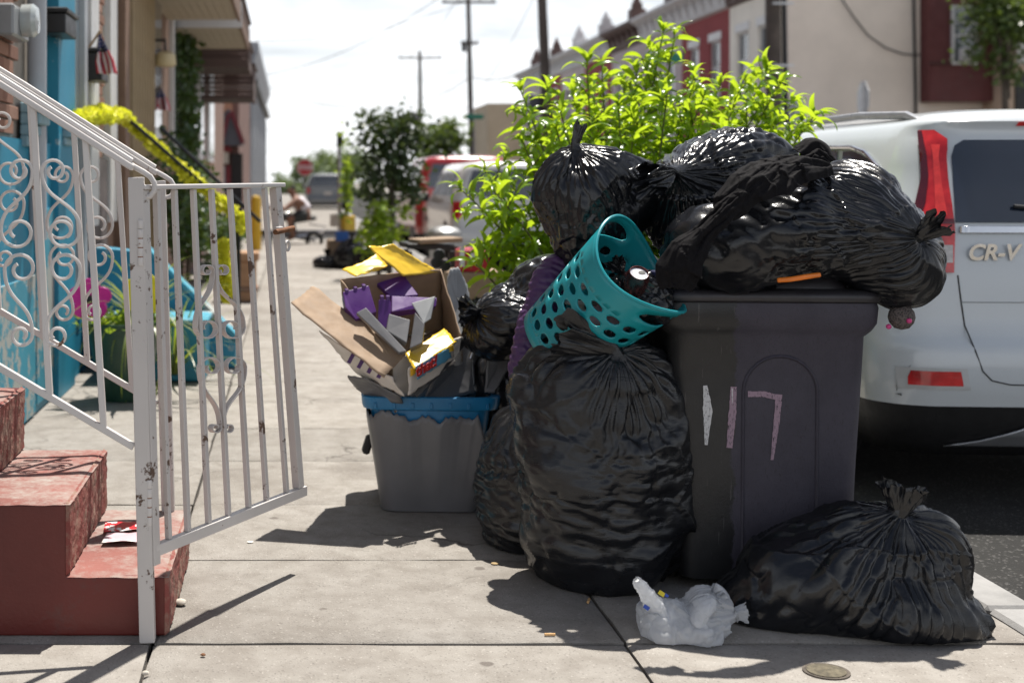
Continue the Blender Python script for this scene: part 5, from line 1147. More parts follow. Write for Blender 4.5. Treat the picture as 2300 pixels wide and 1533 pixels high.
# ivy on the dark brick house
LEAFDARK = m_leaf('dark_leaf', (0.018, 0.05, 0.015), (0.04, 0.09, 0.02), 0.25, 0.45)
def leafcloud(name, n, sampler, size, mat, parent=None, asp=0.55, seed=1):
    rn = random.Random(seed); vs = []; fs = []
    for _ in range(n):
        p = sampler(rn); s = size * rn.uniform(0.6, 1.3); d = Vector((rn.gauss(0, 1), rn.gauss(0, 1), rn.gauss(-0.3, 0.8))).normalized(); w = d.orthogonal().normalized(); w.rotate(Matrix.Rotation(rn.uniform(0, 6.28), 3, d)); nn = d.cross(w)
        b = len(vs); vs += [p, p + d * s * 0.45 + w * s * asp * 0.5 + nn * s * .06, p + d * s, p + d * s * 0.45 - w * s * asp * 0.5 + nn * s * .06]; fs += [(b, b + 1, b + 2), (b, b + 2, b + 3)]
    q = MB(); q.v = [tuple(v) for v in vs]; q.f = fs; q.m = [0] * len(fs)
    me = bpy.data.meshes.new(name); me.from_pydata(q.v, [], q.f); o = link_mesh(name, me, mat, parent, None, False); return o
def ivy_s(rn):
    z = rn.uniform(1.15, 3.0); y = 15.0 + rn.gauss(0, 0.45) * (1.2 - 0.25 * (z - 1.1)); return Vector((LWX + 0.03 + abs(rn.gauss(0, 0.08)), y, z))
iv = empty('ivy', (LWX + 0.05, 15, 0), 'dark green ivy climbing the dark brick house front', 'ivy')
leafcloud('foliage', 1800, ivy_s, 0.09, LEAFDARK, iv, 0.8, 3)
q = MB(); q.tube([Vector((LWX + .03, 15, 0)), Vector((LWX + .03, 14.9, 1.2)), Vector((LWX + .03, 15.1, 2.4))], 0.02, 6); q.build('stem', simple('bark', (0.09, 0.065, 0.045), 0.9, 0, 0.3, 30, 0.5), iv, True)
# wall lantern and plaques on the fronts
def lantern(name, label, px, py, r, h):
    Y = WY(px); z = WZ(py, Y); t = empty(name, (LWX + 0.12, Y, z), label, 'wall lamp')
    q = MB(); q.lathe([(r * 0.8, 0), (r, h * 0.15), (r * 0.9, h * 0.8), (r * 0.4, h)], (LWX + 0.2, Y, z), 14); q.build('shade', simple('cream_shade', (0.5, 0.42, 0.26), 0.5), t, True, 50)
    q = MB(); q.tube([Vector((LWX, Y, z + h + 0.1)), Vector((LWX + 0.2, Y, z + h + 0.1)), Vector((LWX + 0.2, Y, z + h - 0.01))], 0.015, 8); q.build('arm', BLACKMET, t, True)
lantern('wall_lamp', 'cream drum shaped wall lamp on a black arm above the ivy', 322, 150, 0.10, 0.14)
# flags on short staffs
def flag(label, px, py0, py1, w, Y, seed):
    top = PX(px, py0, Y); t = empty('flag', top, label, 'flag', None); H = (py1 - py0) / FPX * Y; a = math.radians(-12)
    q = MB(); q.tube([Vector((LWX, Y + 0.02, top.z - 0.15)), top + Vector((0.01, 0, 0.03))], 0.008, 8); q.build('staff', simple('staff_wood', (0.3, 0.2, 0.1), 0.6), t, True)
    nx, nz = 14, 13
    def P_(u, v_):       # hangs as a limp triangle from the staff top
        ww = w * (0.12 + 0.88 * min(1, v_ * 1.5)); x = (u - 0.5) * ww + v_ * H * 0.22; return (top.x + x, Y + 0.03 * math.sin(u * 9 + v_ * 3 + seed) * (0.3 + v_), top.z - v_ * H + 0.10 * H * (u - 0.5) * (1 - v_))
    FR, FW, FB = simple('flag_red', (0.42, 0.04, 0.06), 0.8), simple('flag_white', (0.62, 0.55, 0.56), 0.8), simple('flag_blue', (0.03, 0.045, 0.16), 0.8)
    for k in range(7):
        q = MB(); u0, u1 = k / 7, (k + 1) / 7; q.grid([[P_(u0 + (u1 - u0) * i / 3, 0.42 + 0.58 * j / nz) for i in range(4)] for j in range(nz + 1)]); o = q.build('stripe', FR if k % 2 == 0 else FW, t, True); solid(o, 0.0015)
    q = MB(); q.grid([[P_(i / 8, 0.43 * j / 8) for i in range(9)] for j in range(9)]); o = q.build('canton', FB, t, True); solid(o, 0.0015)
    for i in range(4):
        for j in range(4):
            p = Vector(P_(0.15 + 0.23 * i, 0.08 + 0.09 * j)); q = MB(); q.lathe([(0.004, -.002), (0.004, .002)], p + Vector((0, -0.004, 0)), 5, 'y'); q.build('star', FW, t, False)
    return t
flag('small striped flag with a starred corner hanging by the tall black mailbox', 222, 80, 166, 0.125, 7.95, 1.0)
flag('small striped flag hanging from the dark brick house with ivy', 359, 198, 248, 0.11, 12.0, 2.2)
# ================================================================ next door's stoop, pots and garland
st2 = empty('stoop', (-0.85, 8.5, 0), 'neighbouring stoop with a turquoise sloping cheek wall', 'steps')
q = MB(); q.prism([(LWX + .05, 7.98, 0), (-0.36, 7.98, 0), (-0.36, 7.98, 0.16), (-0.93, 7.98, 0.74), (LWX + .05, 7.98, 0.78)], (0, 0.14, 0)); o = q.build('cheek_wall', BLUEP, st2, False); bevel_mod(o, 0.01)
q = MB(); q.prism([(-0.35, 7.96, 0.165), (-0.94, 7.96, 0.75), (-0.94, 7.96, 0.785), (-0.33, 7.96, 0.19)], (0, 0.18, 0)); q.build('coping', BLUEW, st2, False)
for k in range(4): q = MB(); q.bb(LWX + .05, -0.42 - 0.2 * k, 8.13, 9.0, 0.16 * k + .001, 0.16 * (k + 1)); q.build('step', simple('grey_step_%d' % k, (0.26, 0.23, 0.21), 0.85, 0, 0.2, 8, 0.3), st2, False)
hr2 = empty('handrail', (-0.4, 8.98, 0), 'thin black iron handrail of the neighbouring stoop wound with yellow garland', 'railing')
p0, p1, p2 = PX(165, 264, 7.2), PX(282, 262, 8.85), PX(545, 492, 9.0)
q = MB(); q.tube([p0, p1, p2], 0.014, 8); q.build('rail', BLACKMET, hr2, True)
q = MB(); q.tube([Vector((p2.x - .03, 9.0, 0)), Vector((p2.x - .03, 9.0, p2.z))], 0.016, 8); q.build('post', BLACKMET, hr2, True)
q = MB(); q.tube([PX(362, 288, 9.4), PX(585, 498, 9.4)], 0.014, 8); q.build('rail', BLACKMET, hr2, True)
YEL = m_leaf('yellow_petals', (0.80, 0.74, 0.03), (0.90, 0.84, 0.10), 0.35, 0.6)
gar = empty('garland', p1, 'bright yellow flower garland wound along the black handrail', 'garland')
def along(pts, t):
    d = [0]; 
    for i in range(len(pts) - 1): d.append(d[-1] + (pts[i + 1] - pts[i]).length)
    t *= d[-1]
    for i in range(len(pts) - 1):
        if t <= d[i + 1]: return pts[i].lerp(pts[i + 1], (t - d[i]) / (d[i + 1] - d[i]))
    return pts[-1]
path = [p0, PX(222, 256, 7.9), p1 + Vector((0, -.03, 0.01)), PX(300, 285, 8.95), PX(400, 372, 8.96), PX(480, 442, 8.98), p2, PX(538, 515, 8.97)]
path2 = [PX(500, 545, 8.95), PX(505, 600, 8.95), PX(508, 670, 8.95)]
def gs(rn):
    c = along(path, rn.random()) if rn.random() < 0.86 else along(path2, rn.random()); lump = 0.036 + 0.013 * math.sin(c.x * 45 + c.z * 23)
    v = Vector((rn.gauss(0, 1), rn.gauss(0, 1), rn.gauss(0, 1))).normalized() * lump * rn.random() ** 0.4; return c + v
leafcloud('petals', 9000, gs, 0.038, YEL, gar, 0.9, 8)
q = MB(); q.tube(path, 0.014, 6); q.build('string', simple('green_string', (0.25, 0.3, 0.03), 0.8), gar, True)
# green pot with plants
gp = PX(280, 905, 6.85); GPX, GPY = gp.x, 6.85
pot = empty('flower_pot', (GPX, GPY, 0), 'tall tapered dark green flower pot before the turquoise stoop', 'flower pot')
GREENPOT = simple('green_glaze', (0.022, 0.062, 0.038), 0.4, 0, 0.2, 5)
q = MB(); q.lathe([(0.125, 0.003), (0.13, 0.02), (0.175, 0.25), (0.212, 0.40), (0.228, 0.405), (0.23, 0.43), (0.205, 0.43), (0.195, 0.38), (0.01, 0.375)], (GPX, GPY, 0), 32, caps=True); q.build('bowl', GREENPOT, pot, True, 40)
q = MB(); q.lathe([(0.195, 0.385), (0.1, 0.395), (0.001, 0.40)], (GPX, GPY, 0), 20, caps=False); q.build('soil', simple('potting_soil', (0.03, 0.022, 0.016), 0.95, 0, 0.4, 60, 0.6), pot, True)
def blade_plant(name, label, base, n, L, mat, seed, w=0.012, spread=1.0, up=1.0):
    rn = random.Random(seed); t = empty(name, base, label, 'plant')
    for k in range(n):
        a = rn.uniform(0, 6.283); ln = L * rn.uniform(0.55, 1.1); el = rn.uniform(0.35, 1.35) * up; pts = []; d = Vector((math.cos(a), math.sin(a), 0)); p = Vector(base) + d * 0.02
        ang = el
        G = []
        for i in range(9):
            f = i / 8; sdv = Vector((-d.y, d.x, 0)) * w * (1 - f) ** 0.7 * (0.5 + 0.5 * min(1, f * 4 + 0.3)); G.append([tuple(p - sdv), tuple(p + sdv)])
            p = p + (d * math.cos(ang) * spread + Vector((0, 0, math.sin(ang)))) * ln / 8; ang -= 0.16 * (1.4 - el / 1.6) * 1.6
        q = MB(); q.grid(G); o = q.build('leaf', mat, t, True)
    return t
GRASSY = m_leaf('strap_leaf', (0.09, 0.13, 0.03), (0.20, 0.22, 0.07), 0.3, 0.4)
blade_plant('strap_leaf_plant', 'spiky plant with long arching strap leaves in the green pot', (GPX + 0.08, GPY + 0.02, 0.40), 60, 0.62, GRASSY, 4, 0.010)
blade_plant('strap_leaf_plant', 'tall thin spiky plant rising behind the open gate', (GPX + 0.22, GPY + 0.55, 0.05), 34, 0.95, GRASSY, 9, 0.011, 0.9, 1.15)
LOWG = m_leaf('bedding_leaf', (0.06, 0.14, 0.02), (0.14, 0.26, 0.04), 0.4, 0.45)
bp = empty('bedding_plant', (GPX, GPY, 0.4), 'low leafy bedding plants filling the green pot', 'plant')
leafcloud('foliage', 700, lambda rn: Vector((GPX + rn.gauss(0, 0.10), GPY + rn.gauss(0, 0.09), 0.40 + abs(rn.gauss(0, 0.035)))), 0.05, LOWG, bp, 0.6, 21)
def pinwheel(label, px, py, Y, r, mat, n=5, rot=0.3):
    c = PX(px, py, Y); t = empty('flower_pinwheel', Vector((c.x, c.y, 0.4)), label, 'pinwheel')
    for k in range(n):
        a = rot + k * 2 * math.pi / n; q = MB(); cc = c + Vector((math.cos(a), 0, math.sin(a))) * r * 0.62
        rr = r * 0.44; G = []
        q.lathe([(0.001, 0.008), (rr * 0.6, 0.006), (rr, 0.0), (rr * 0.97, -0.003), (0.001, 0.004)], cc, 18, 'y', sx=1.15); q.build('petal', mat, t, True)
    q = MB(); q.lathe([(0.001, 0.012), (r * 0.2, 0.01), (r * 0.22, -0.012), (0.001, -0.016)], c, 14, 'y'); q.build('hub', BLACKPLAST, t, True)
    q = MB(); q.tube([Vector((c.x, c.y + 0.012, 0.38)), c + Vector((0, 0.012, 0))], 0.004, 6); q.build('stick', simple('green_stick', (0.03, 0.1, 0.02), 0.5), t, True)
pinwheel('magenta five petalled pinwheel flower stuck in the green pot', 202, 672, 6.72, 0.108, simple('magenta_plastic', (0.72, 0.02, 0.33), 0.4))
pinwheel('yellow five petalled pinwheel flower stuck in the green pot', 322, 660, 6.72, 0.108, simple('yellow_plastic', (0.85, 0.74, 0.01), 0.4), 5, 0.1)
# turquoise trough beside the pot
tq = empty('planter_trough', (-0.72, 7.35, 0), 'turquoise painted planter trough between the green pot and the stoop', 'planter')
q = MB(); q.bb(-1.16, -0.52, 7.42, 7.86, 0.002, 0.34, 0, 0.012); q.build('case', BLUEP, tq, False)
q = MB(); q.bb(-1.18, -0.50, 7.40, 7.88, 0.342, 0.375, 0, 0.006); q.build('rim', BLUEW, tq, False)
# terracotta planter
c = PX(540, 678, 12.3); tr_ = empty('planter', (c.x, 12.45, 0), 'square terracotta planter with a thick rim on the pavement', 'planter')
TERRA = simple('terracotta', (0.36, 0.21, 0.12), 0.85, 0, 0.15, 8, 0.2)
q = MB(); q.bb(c.x - 0.17, c.x + 0.15, 12.3, 12.6, 0.002, 0.40, 0, 0.01); q.build('case', TERRA, tr_, False)
q = MB(); q.bb(c.x - 0.20, c.x + 0.18, 12.27, 12.63, 0.402, 0.49, 0, 0.01); q.build('rim', TERRA, tr_, False)
q = MB(); q.bb(c.x - 0.19, c.x + 0.17, 12.28, 12.62, 0.10, 0.15, 0, 0.01); q.build('band', TAND, tr_, False)
def shrub(name, label, c, r, n, size, mat, seed, trunk=True, cat='shrub'):
    t = empty(name, (c[0], c[1], 0), label, cat); rn0 = random.Random(seed); cl = [(Vector((rn0.gauss(0, r[0] * 0.45), rn0.gauss(0, r[1] * 0.45), rn0.gauss(0, r[2] * 0.45))), rn0.uniform(0.25, 0.5)) for _ in range(14)]
    def sp(rn):
        k, s = rn.choice(cl); return Vector(c) + k + Vector((rn.gauss(0, r[0] * s * .6), rn.gauss(0, r[1] * s * .6), rn.gauss(0, r[2] * s * .6)))
    leafcloud('crown', n, sp, size, mat, t, 0.6, seed)
    q = MB(); q.tube([Vector((c[0], c[1], 0)), Vector((c[0] + .02, c[1], c[2] * 0.6)), Vector((c[0], c[1], c[2] + r[2] * .3))], [0.03, 0.022, 0.01], 7); q.build('trunk', simple('shrub_bark', (0.08, 0.06, 0.045), 0.9, 0, 0.3, 30), t, True)
    return t
MIDG = m_leaf('mid_leaf', (0.045, 0.085, 0.018), (0.10, 0.15, 0.035), 0.35, 0.4)
shrub('shrub', 'loose dark green shrub growing before the dark brick house', (-0.98, 11.6, 0.85), (0.28, 0.9, 0.42), 2600, 0.07, LEAFDARK, 31)
shrub('shrub', 'low scrubby shrub behind the terracotta planter', (-0.85, 15.2, 0.55), (0.3, 0.8, 0.35), 1800, 0.08, LEAFDARK, 33)
# yellow bollard
bp_ = PX(575, 555, 21.5); q = MB(); q.lathe([(0.09, 0.002), (0.09, 0.86), (0.07, 0.92), (0.01, 0.94)], (bp_.x, 21.5, 0), 16); tag(q.build('bollard', simple('yellow_paint', (0.62, 0.38, 0.02), 0.5), None, True, 40), 'yellow steel bollard at the corner of the pavement', 'bollard')
# ================================================================ parked vehicles
LAMPRED = Mat('red_lamp_lens'); _v = LAMPRED.co(); LAMPRED.color(LAMPRED.ramp(LAMPRED.noise(_v, 9, 3), [(0.35, (0.36, 0.006, 0.008)), (0.65, (0.75, 0.03, 0.03))])); LAMPRED.set(rough=0.12, coat=1.0, coatr=0.03)
LAMPRED.bump(LAMPRED.noise(LAMPRED.co(scale=(1, 1, 60)), 6, 1), 0.15, 0.003); LAMPRED = LAMPRED.m
LAMPDARK = simple('dark_red_lens', (0.09, 0.004, 0.006), 0.12, 0, 0.2, 10, 0, 1, 0.6, 1.0); LAMPCLEAR = simple('clear_lens', (0.45, 0.42, 0.40), 0.15, 0, 0.3, 60, 0.2, 80, 0.6, 1.0)
SILVER = simple('silver_trim', (0.35, 0.36, 0.38), 0.35, 0.6, 0.1, 8)
REARGLASS = m_glass('tinted_rear_glass', (0.012, 0.019, 0.034), 0.08)
class Shell:
    """car body as stacked plan outlines: z, half width, rear y, rear corner radius, front y"""
    def __init__(s, prof, xc, yr, zr, bow=0.05):
        s.p = np.array(prof, float); s.xc, s.yr, s.zr, s.bow = xc, yr, zr, bow
    def at(s, z): return [float(np.interp(z, s.p[:, 0], s.p[:, k])) for k in (1, 2, 3, 4)]
    def w(s, x, y, z): return Vector((s.xc + x, s.yr + y, s.zr + z))
    def rear(s, a, z, side=-1, off=0.0):
        """a = distance from the centre line along the tail and round the corner"""
        hw, y0, r, y1 = s.at(z); st = hw - r
        if a <= st: x, y, nx, ny = a, y0, 0.0, -1.0
        elif a <= st + r * math.pi / 2:
            t = (a - st) / r; x, y = st + r * math.sin(t), y0 + r - r * math.cos(t); nx, ny = math.sin(t), -math.cos(t)
        else: x, y, nx, ny = hw, y0 + r + (a - st - r * math.pi / 2), 1.0, 0.0
        y += s.bow * (min(x, hw) / hw) ** 2 * max(0, -ny) ** 0.5
        return s.w(side * (x + nx * off), y + ny * off, z)
    def outline(s, z):
        hw, y0, r, y1 = s.at(z); st = hw - r; n1, n2, n3 = 8, 10, 22; rf = min(0.45, hw * 0.6); half = []
        A = [st * k / n1 for k in range(n1)] + [st + r * math.pi / 2 * k / n2 for k in range(n2 + 1)]
        for a in A: p = s.rear(a, z, 1); half.append((p.x - s.xc, p.y - s.yr))
        for k in range(1, n3): half.append((hw, y0 + r + (y1 - rf - y0 - r) * k / n3))
        for k in range(9): t = math.pi / 2 * k / 8; half.append((hw - rf + rf * math.cos(t), y1 - rf + rf * math.sin(t)))
        half.append((0.0, y1 + 0.02))
        return [s.w(x, y, z) for x, y in half] + [s.w(-x, y, z) for x, y in half[-2:0:-1]]
    def body(s, name, zs, mat, parent, capt=False, capb=False, sub=0):
        q = MB(); A = [[tuple(p) for p in s.outline(z)] for z in zs]; q.grid(A, True); k = len(A[0])
        if capt: q.f.append(tuple((len(A) - 1) * k + j for j in range(k))); q.m.append(0)
        if capb: q.f.append(tuple(range(k))); q.m.append(0)
        o = q.build(name, mat, parent, True, 60); return o
    def patch(s, name, rows, mat, parent, side=-1, off=0.004, n=10, both=False, t=0.0):
        """rows: (z, a0, a1); both=True spans the tail from -a1 to a1"""
        q = MB(); zs = [r[0] for r in rows]; A = []
        for z in np.linspace(zs[0], zs[-1], 16):
            a0 = np.interp(z, zs, [r[1] for r in rows]); a1 = np.interp(z, zs, [r[2] for r in rows])
            if both: A.append([tuple(s.rear(abs(a), z, 1 if a > 0 else -1, off)) for a in np.linspace(-a1, a1, n * 3)])
            else: A.append([tuple(s.rear(a, z, side, off)) for a in np.linspace(a0, a1, n)])
        q.grid(A); o = q.build(name, mat, parent, True, 60)
        if t: solid(o, t, 0)
        return o
    def sidepatch(s, name, rows, mat, parent, side=-1, off=0.004):
        q = MB(); zs = [r[0] for r in rows]; A = []
        for z in np.linspace(zs[0], zs[-1], 12):
            ya = np.interp(z, zs, [r[1] for r in rows]); yb = np.interp(z, zs, [r[2] for r in rows]); hw = s.at(z)[0]
            A.append([tuple(s.w(side * (hw + off), y, z)) for y in np.linspace(ya, yb, 12)])
        q.grid(A); return q.build(name, mat, parent, True, 60)
def wheels(root, s, ys, r, hw):
    for y in ys:
        for sd_ in (-1, 1):
            c = s.w(sd_ * (hw - 0.11), y, r); q = MB(); q.lathe([(r * 0.62, -0.1), (r * 0.93, -0.105), (r, -0.08), (r, 0.08), (r * 0.93, 0.105), (r * 0.62, 0.1)], c, 28, 'x'); w_ = q.build('wheel', RUBBER, root, True, 40)
            q = MB(); q.lathe([(0.03, -0.07), (r * 0.25, -0.085), (r * 0.6, -0.06), (r * 0.63, -0.095), (r * 0.63, 0.095), (r * 0.6, 0.06), (r * 0.25, 0.085), (0.03, 0.07)], c, 20, 'x'); q.build('rim', SILVER, w_, True, 40)
            q = MB(); q.lathe([(0.01, 0), (r * 1.14, 0)], s.w(sd_ * (hw + 0.003), y, r + 0.02), 28, 'x', caps=False); q.build('wheel_arch', BLACKPLAST, root, False)
crv = [(0.20, .80, .16, .18, 4.35), (0.30, .86, .07, .2, 4.45), (0.42, .895, .02, .22, 4.5), (0.50, .905, .0, .24, 4.52), (0.60, .91, .0, .25, 4.52), (0.655, .912, .010, .25, 4.5), (0.70, .912, .050, .24, 4.45), (0.95, .905, .070, .24, 4.3), (1.02, .89, .082, .25, 4.2), (1.09, .865, .095, .26, 3.6), (1.15, .83, .11, .26, 3.42), (1.30, .745, .165, .24, 3.1), (1.45, .685, .225, .2, 2.75), (1.53, .645, .255, .2, 2.55), (1.565, .615, .235, .2, 2.4), (1.585, .57, .25, .2, 2.25), (1.61, .48, .33, .2, 2.15), (1.63, .36, .50, .18, 2.0), (1.642, .2, .75, .12, 1.9), (1.648, .05, 1.0, .03, 1.7)]
WPAINT = m_carpaint('white_car_paint', (0.60, 0.64, 0.665))
car = empty('parked_car', (3.26, 7.2, RZ), 'white sport utility car parked at the kerb behind the wheeled cart', 'car')
S = Shell(crv, 3.26, 4.92, RZ)
S.body('body', [0.42, 0.46, 0.5, 0.55, 0.6, 0.63, 0.655, 0.675, 0.7, 0.78, 0.86, 0.95, 1.02, 1.06, 1.09, 1.12, 1.15, 1.22, 1.3, 1.38, 1.45, 1.5, 1.53, 1.55, 1.565, 1.585, 1.61, 1.63, 1.642, 1.648], WPAINT, car, True, True)
S.body('lower_bumper', [0.20, 0.25, 0.30, 0.36, 0.418], BLACKPLAST, car, True, True)
for sd_ in (-1, 1):
    lamp = S.patch('tail_lamp', [(0.95, .605, .645), (0.97, .603, .655), (1.04, .595, .66), (1.075, .590, .668), (1.105, .585, .72), (1.15, .580, .745), (1.18, .578, .735), (1.22, .573, .698), (1.33, .562, .652), (1.42, .548, .638), (1.49, .528, .632), (1.515, .535, .628), (1.532, .565, .622)], LAMPRED, car, sd_, 0.014, 12)
    S.patch('lens_edge', [(1.12, .70, .745), (1.15, .70, .749), (1.18, .69, .738), (1.22, .665, .701), (1.33, .628, .655), (1.42, .615, .641), (1.53, .608, .625)], LAMPDARK, lamp, sd_, 0.0165, 6)
    S.patch('lens_band', [(1.145, .581, .742), (1.165, .580, .742)], LAMPDARK, lamp, sd_, 0.0162, 8)
    S.patch('inner_reflector', [(1.18, .60, .64), (1.30, .59, .615), (1.42, .575, .595), (1.47, .56, .59)], simple('bright_red_lens', (0.9, 0.05, 0.04), 0.1, 0, 0.3, 20, 0, 1, 0.6, 1.0), lamp, sd_, 0.0168, 5)
    S.patch('reverse_lens', [(0.99, .607, .65), (1.06, .60, .655)], LAMPCLEAR, lamp, sd_, 0.0168)
    rf = S.patch('reflector', [(0.505, .60, .80), (0.535, .605, .80), (0.562, .61, .79)], LAMPRED, car, sd_, 0.006)
    S.patch('reflector_recess', [(0.488, .57, .845), (0.574, .585, .845)], simple('recess_paint', (0.5, 0.51, 0.51), 0.5), car, sd_, 0.003)
    S.patch('quarter_window', [(1.17, .90, 1.27), (1.21, .83, 1.27), (1.25, .815, 1.27), (1.30, .845, 1.27), (1.37, .92, 1.27), (1.43, 1.05, 1.27), (1.455, 1.18, 1.27)], REARGLASS, car, sd_, 0.006)
    S.patch('rear_door_window', [(1.17, 1.33, 2.15), (1.46, 1.33, 2.15)], REARGLASS, car, sd_, 0.006); S.patch('front_door_window', [(1.17, 2.22, 3.0), (1.45, 2.22, 2.7)], REARGLASS, car, sd_, 0.006)
    q = MB(); q.tube([S.rear(a, z, sd_, 0.008) for a, z in ((3.0, 1.16), (1.3, 1.16), (0.95, 1.16), (0.86, 1.18), (0.80, 1.22), (0.80, 1.26), (.83, 1.31), (.91, 1.38), (1.04, 1.445), (1.18, 1.472), (1.4, 1.478), (2.6, 1.475))], 0.010, 8); q.build('window_trim', CHROME, car, True)
    q = MB(); q.tube([S.w(sd_ * 0.56, y, z) for y, z in ((0.42, 1.565), (0.55, 1.605), (1.0, 1.625), (1.8, 1.62), (2.3, 1.585))], 0.018, 8); q.build('roof_rail', SILVER, car, True)
q = MB(); pts = [(.585, .94), (.578, .85), (.567, .74), (.548, .64), (.525, .565), (.49, .528), (.42, .512), (.2, .508), (0, .507)]
L = [S.rear(a, z, -1, 0.0015) for a, z in pts] + [S.rear(a, z, 1, 0.0015) for a, z in pts[-2::-1]]; q.tube(L, 0.0028, 6); q.build('hatch_seam', BLACKPLAST, car, True)
q = MB(); L = [S.rear(a, 0.832, sd_, 0.0008) for sd_, rng in ((-1, np.linspace(.57, 0, 8)), (1, np.linspace(0.05, .57, 8))) for a in rng]; q.tube(L, 0.0022, 6); q.build('crease_line', simple('crease_grey', (0.3, 0.31, 0.32), 0.5), car, True)
S.patch('rear_window', [(1.15, 0, .572), (1.3, 0, .548), (1.42, 0, .53), (1.472, 0, .505), (1.488, 0, .47)], REARGLASS, car, -1, 0.006, 10, True)
S.patch('chrome_strip', [(1.108, 0, .565), (1.135, 0, .56)], CHROME, car, -1, 0.010, 10, True, 0.006)
S.patch('brake_lamp', [(1.545, 0, .26), (1.562, 0, .25)], LAMPRED, car, -1, 0.006, 10, True)
S.patch('skid_plate', [(0.245, 0, .62), (0.27, 0, .50), (0.33, 0, .34), (0.38, 0, .26)], SILVER, car, -1, 0.012, 10, True, 0.006)
lettering('CR-V', S.rear(.548, 1.002, -1, 0.008), S.rear(.32, 1.002, -1, 0.008), (0, 0, 1), 0.088, CHROME, car, 0.003, 0.25, 'badge_letters', 0.0025)
wp = MB(); wp.tube([S.rear(0.0, 1.17, -1, 0.02), S.rear(.16, 1.20, -1, 0.025), S.rear(.34, 1.215, -1, 0.02)], 0.008, 8); wp.build('wiper', BLACKPLAST, car, True)
q = MB(); rs = random.Random(4)
for (a, z, w_, h) in ((.80, .588, .012, .018), (.835, .50, .006, .05), (.83, .46, .02, .006)):
    q.add([S.rear(a + rs.uniform(-w_, w_), z + rs.uniform(-h, h), -1, 0.0065) for _ in range(3)], [(0, 1, 2)])
q.build('scuff', simple('scuff_grey', (0.10, 0.11, 0.11), 0.8), car, False)
wheels(car, S, (0.95, 3.55), 0.345, 0.905)
box_prof = [(0.25, .80, .10, .12, 4.4), (0.36, .88, .02, .14, 4.5), (0.48, .90, .0, .15, 4.55), (0.60, .90, .02, .15, 4.55), (0.66, .89, .07, .14, 4.5), (0.90, .90, .08, .14, 4.4), (1.0, .89, .09, .14, 3.6), (1.08, .87, .10, .14, 3.4), (1.3, .80, .14, .14, 3.1), (1.46, .745, .18, .15, 2.9), (1.54, .70, .2, .16, 2.8), (1.58, .60, .28, .16, 2.7), (1.60, .40, .5, .15, 2.5), (1.605, .1, .9, .05, 2.2)]
def suv(label, xc, yr, paint, glass=REARGLASS, lampz=(0.78, 1.02), rack=False, k=1.0):
    r = empty('parked_car', (xc, yr + 2.2, RZ), label, 'car'); P_ = [(z * k, a, b, c, d) for z, a, b, c, d in box_prof]; s = Shell(P_, xc, yr, RZ, 0.02)
    s.body('body', [z * k for z in (0.36, 0.42, 0.48, 0.54, 0.6, 0.66, 0.8, 0.9, 1.0, 1.08, 1.2, 1.3, 1.4, 1.46, 1.54, 1.58, 1.6, 1.605)], paint, r, True, True); s.body('lower_bumper', [z * k for z in (0.25, 0.3, 0.358)], BLACKPLAST, r, True, True)
    for sd_ in (-1, 1):
        s.patch('tail_lamp', [(lampz[0] * k, .75, .90), (lampz[1] * k, .745, .885)], LAMPRED, r, sd_, 0.008)
        for a, b in ((0.35, 1.0), (1.08, 1.95), (2.03, 2.8)): s.sidepatch('side_window', [(1.1 * k, a, b), (1.44 * k, a + .04, min(b, 2.6))], glass, r, sd_, 0.005)
        q = MB(); q.box(s.w(sd_ * 1.0, 2.95, 1.05 * k), (0.2, 0.08, 0.16), None, 0, 0.03); q.build('mirror', BLACKPLAST, r, False)
    s.patch('rear_window', [(1.08 * k, 0, .68), (1.3 * k, 0, .64), (1.46 * k, 0, .58)], glass, r, -1, 0.006, 10, True)
    q = MB(); q.box(s.w(0, 0.05, 0.78 * k), (0.32, 0.02, 0.14)); q.build('number_plate', WHITECARD, r, False)
    wheels(r, s, (0.85, 3.5), 0.34, 0.89); return r
suv('silver sport utility car parked behind the galvanised bin', 3.16, 17.6, m_carpaint('silver_car_paint', (0.64, 0.63, 0.61)))
suv('red sport utility car parked ahead of the silver one', 3.05, 21.6, m_carpaint('red_car_paint', (0.33, 0.012, 0.014)), k=1.10)
suv('pale roofed dark car stopped beyond the crossing', 1.50, 52.0, m_carpaint('grey_car_paint', (0.16, 0.17, 0.18)), k=1.0)
suv('white car parked by the houses across the street', 8.3, 50.0, m_carpaint('cream_car_paint', (0.6, 0.6, 0.58)), k=0.95)
suv('dark red car parked by the houses across the street', 8.3, 42.0, m_carpaint('maroon_car_paint', (0.16, 0.02, 0.02)), k=0.95)
# ================================================================ peach sapling behind the heap
PEACH = m_leaf('peach_leaf', (0.06, 0.15, 0.012), (0.20, 0.36, 0.02), 0.62, 0.26)
bush = empty('peach_bush', (1.5, 5.75, 0), 'bright green peach bush with long drooping leaves growing at the kerb behind the bags', 'bush')
def leaf_mesh(L, W, curl, fold=0.35, n=7):
    A = []; p = Vector((0, 0, 0)); ang = 0.5
    for i in range(n + 1):
        f = i / n; w = W * math.sin(math.pi * min(1, f * 0.94 + 0.05)) ** 0.75 * (1 - 0.35 * f)
        A.append([tuple(p + Vector((0, -w, w * fold))), tuple(p), tuple(p + Vector((0, w, w * fold)))])
        p = p + Vector((math.cos(ang), 0, math.sin(ang))) * L / n; ang -= curl / n
    q = MB(); q.grid(A); me = bpy.data.meshes.new('leaf'); me.from_pydata(q.v, [], q.f); me.polygons.foreach_set('use_smooth', [True] * len(me.polygons)); me.materials.append(PEACH); return me
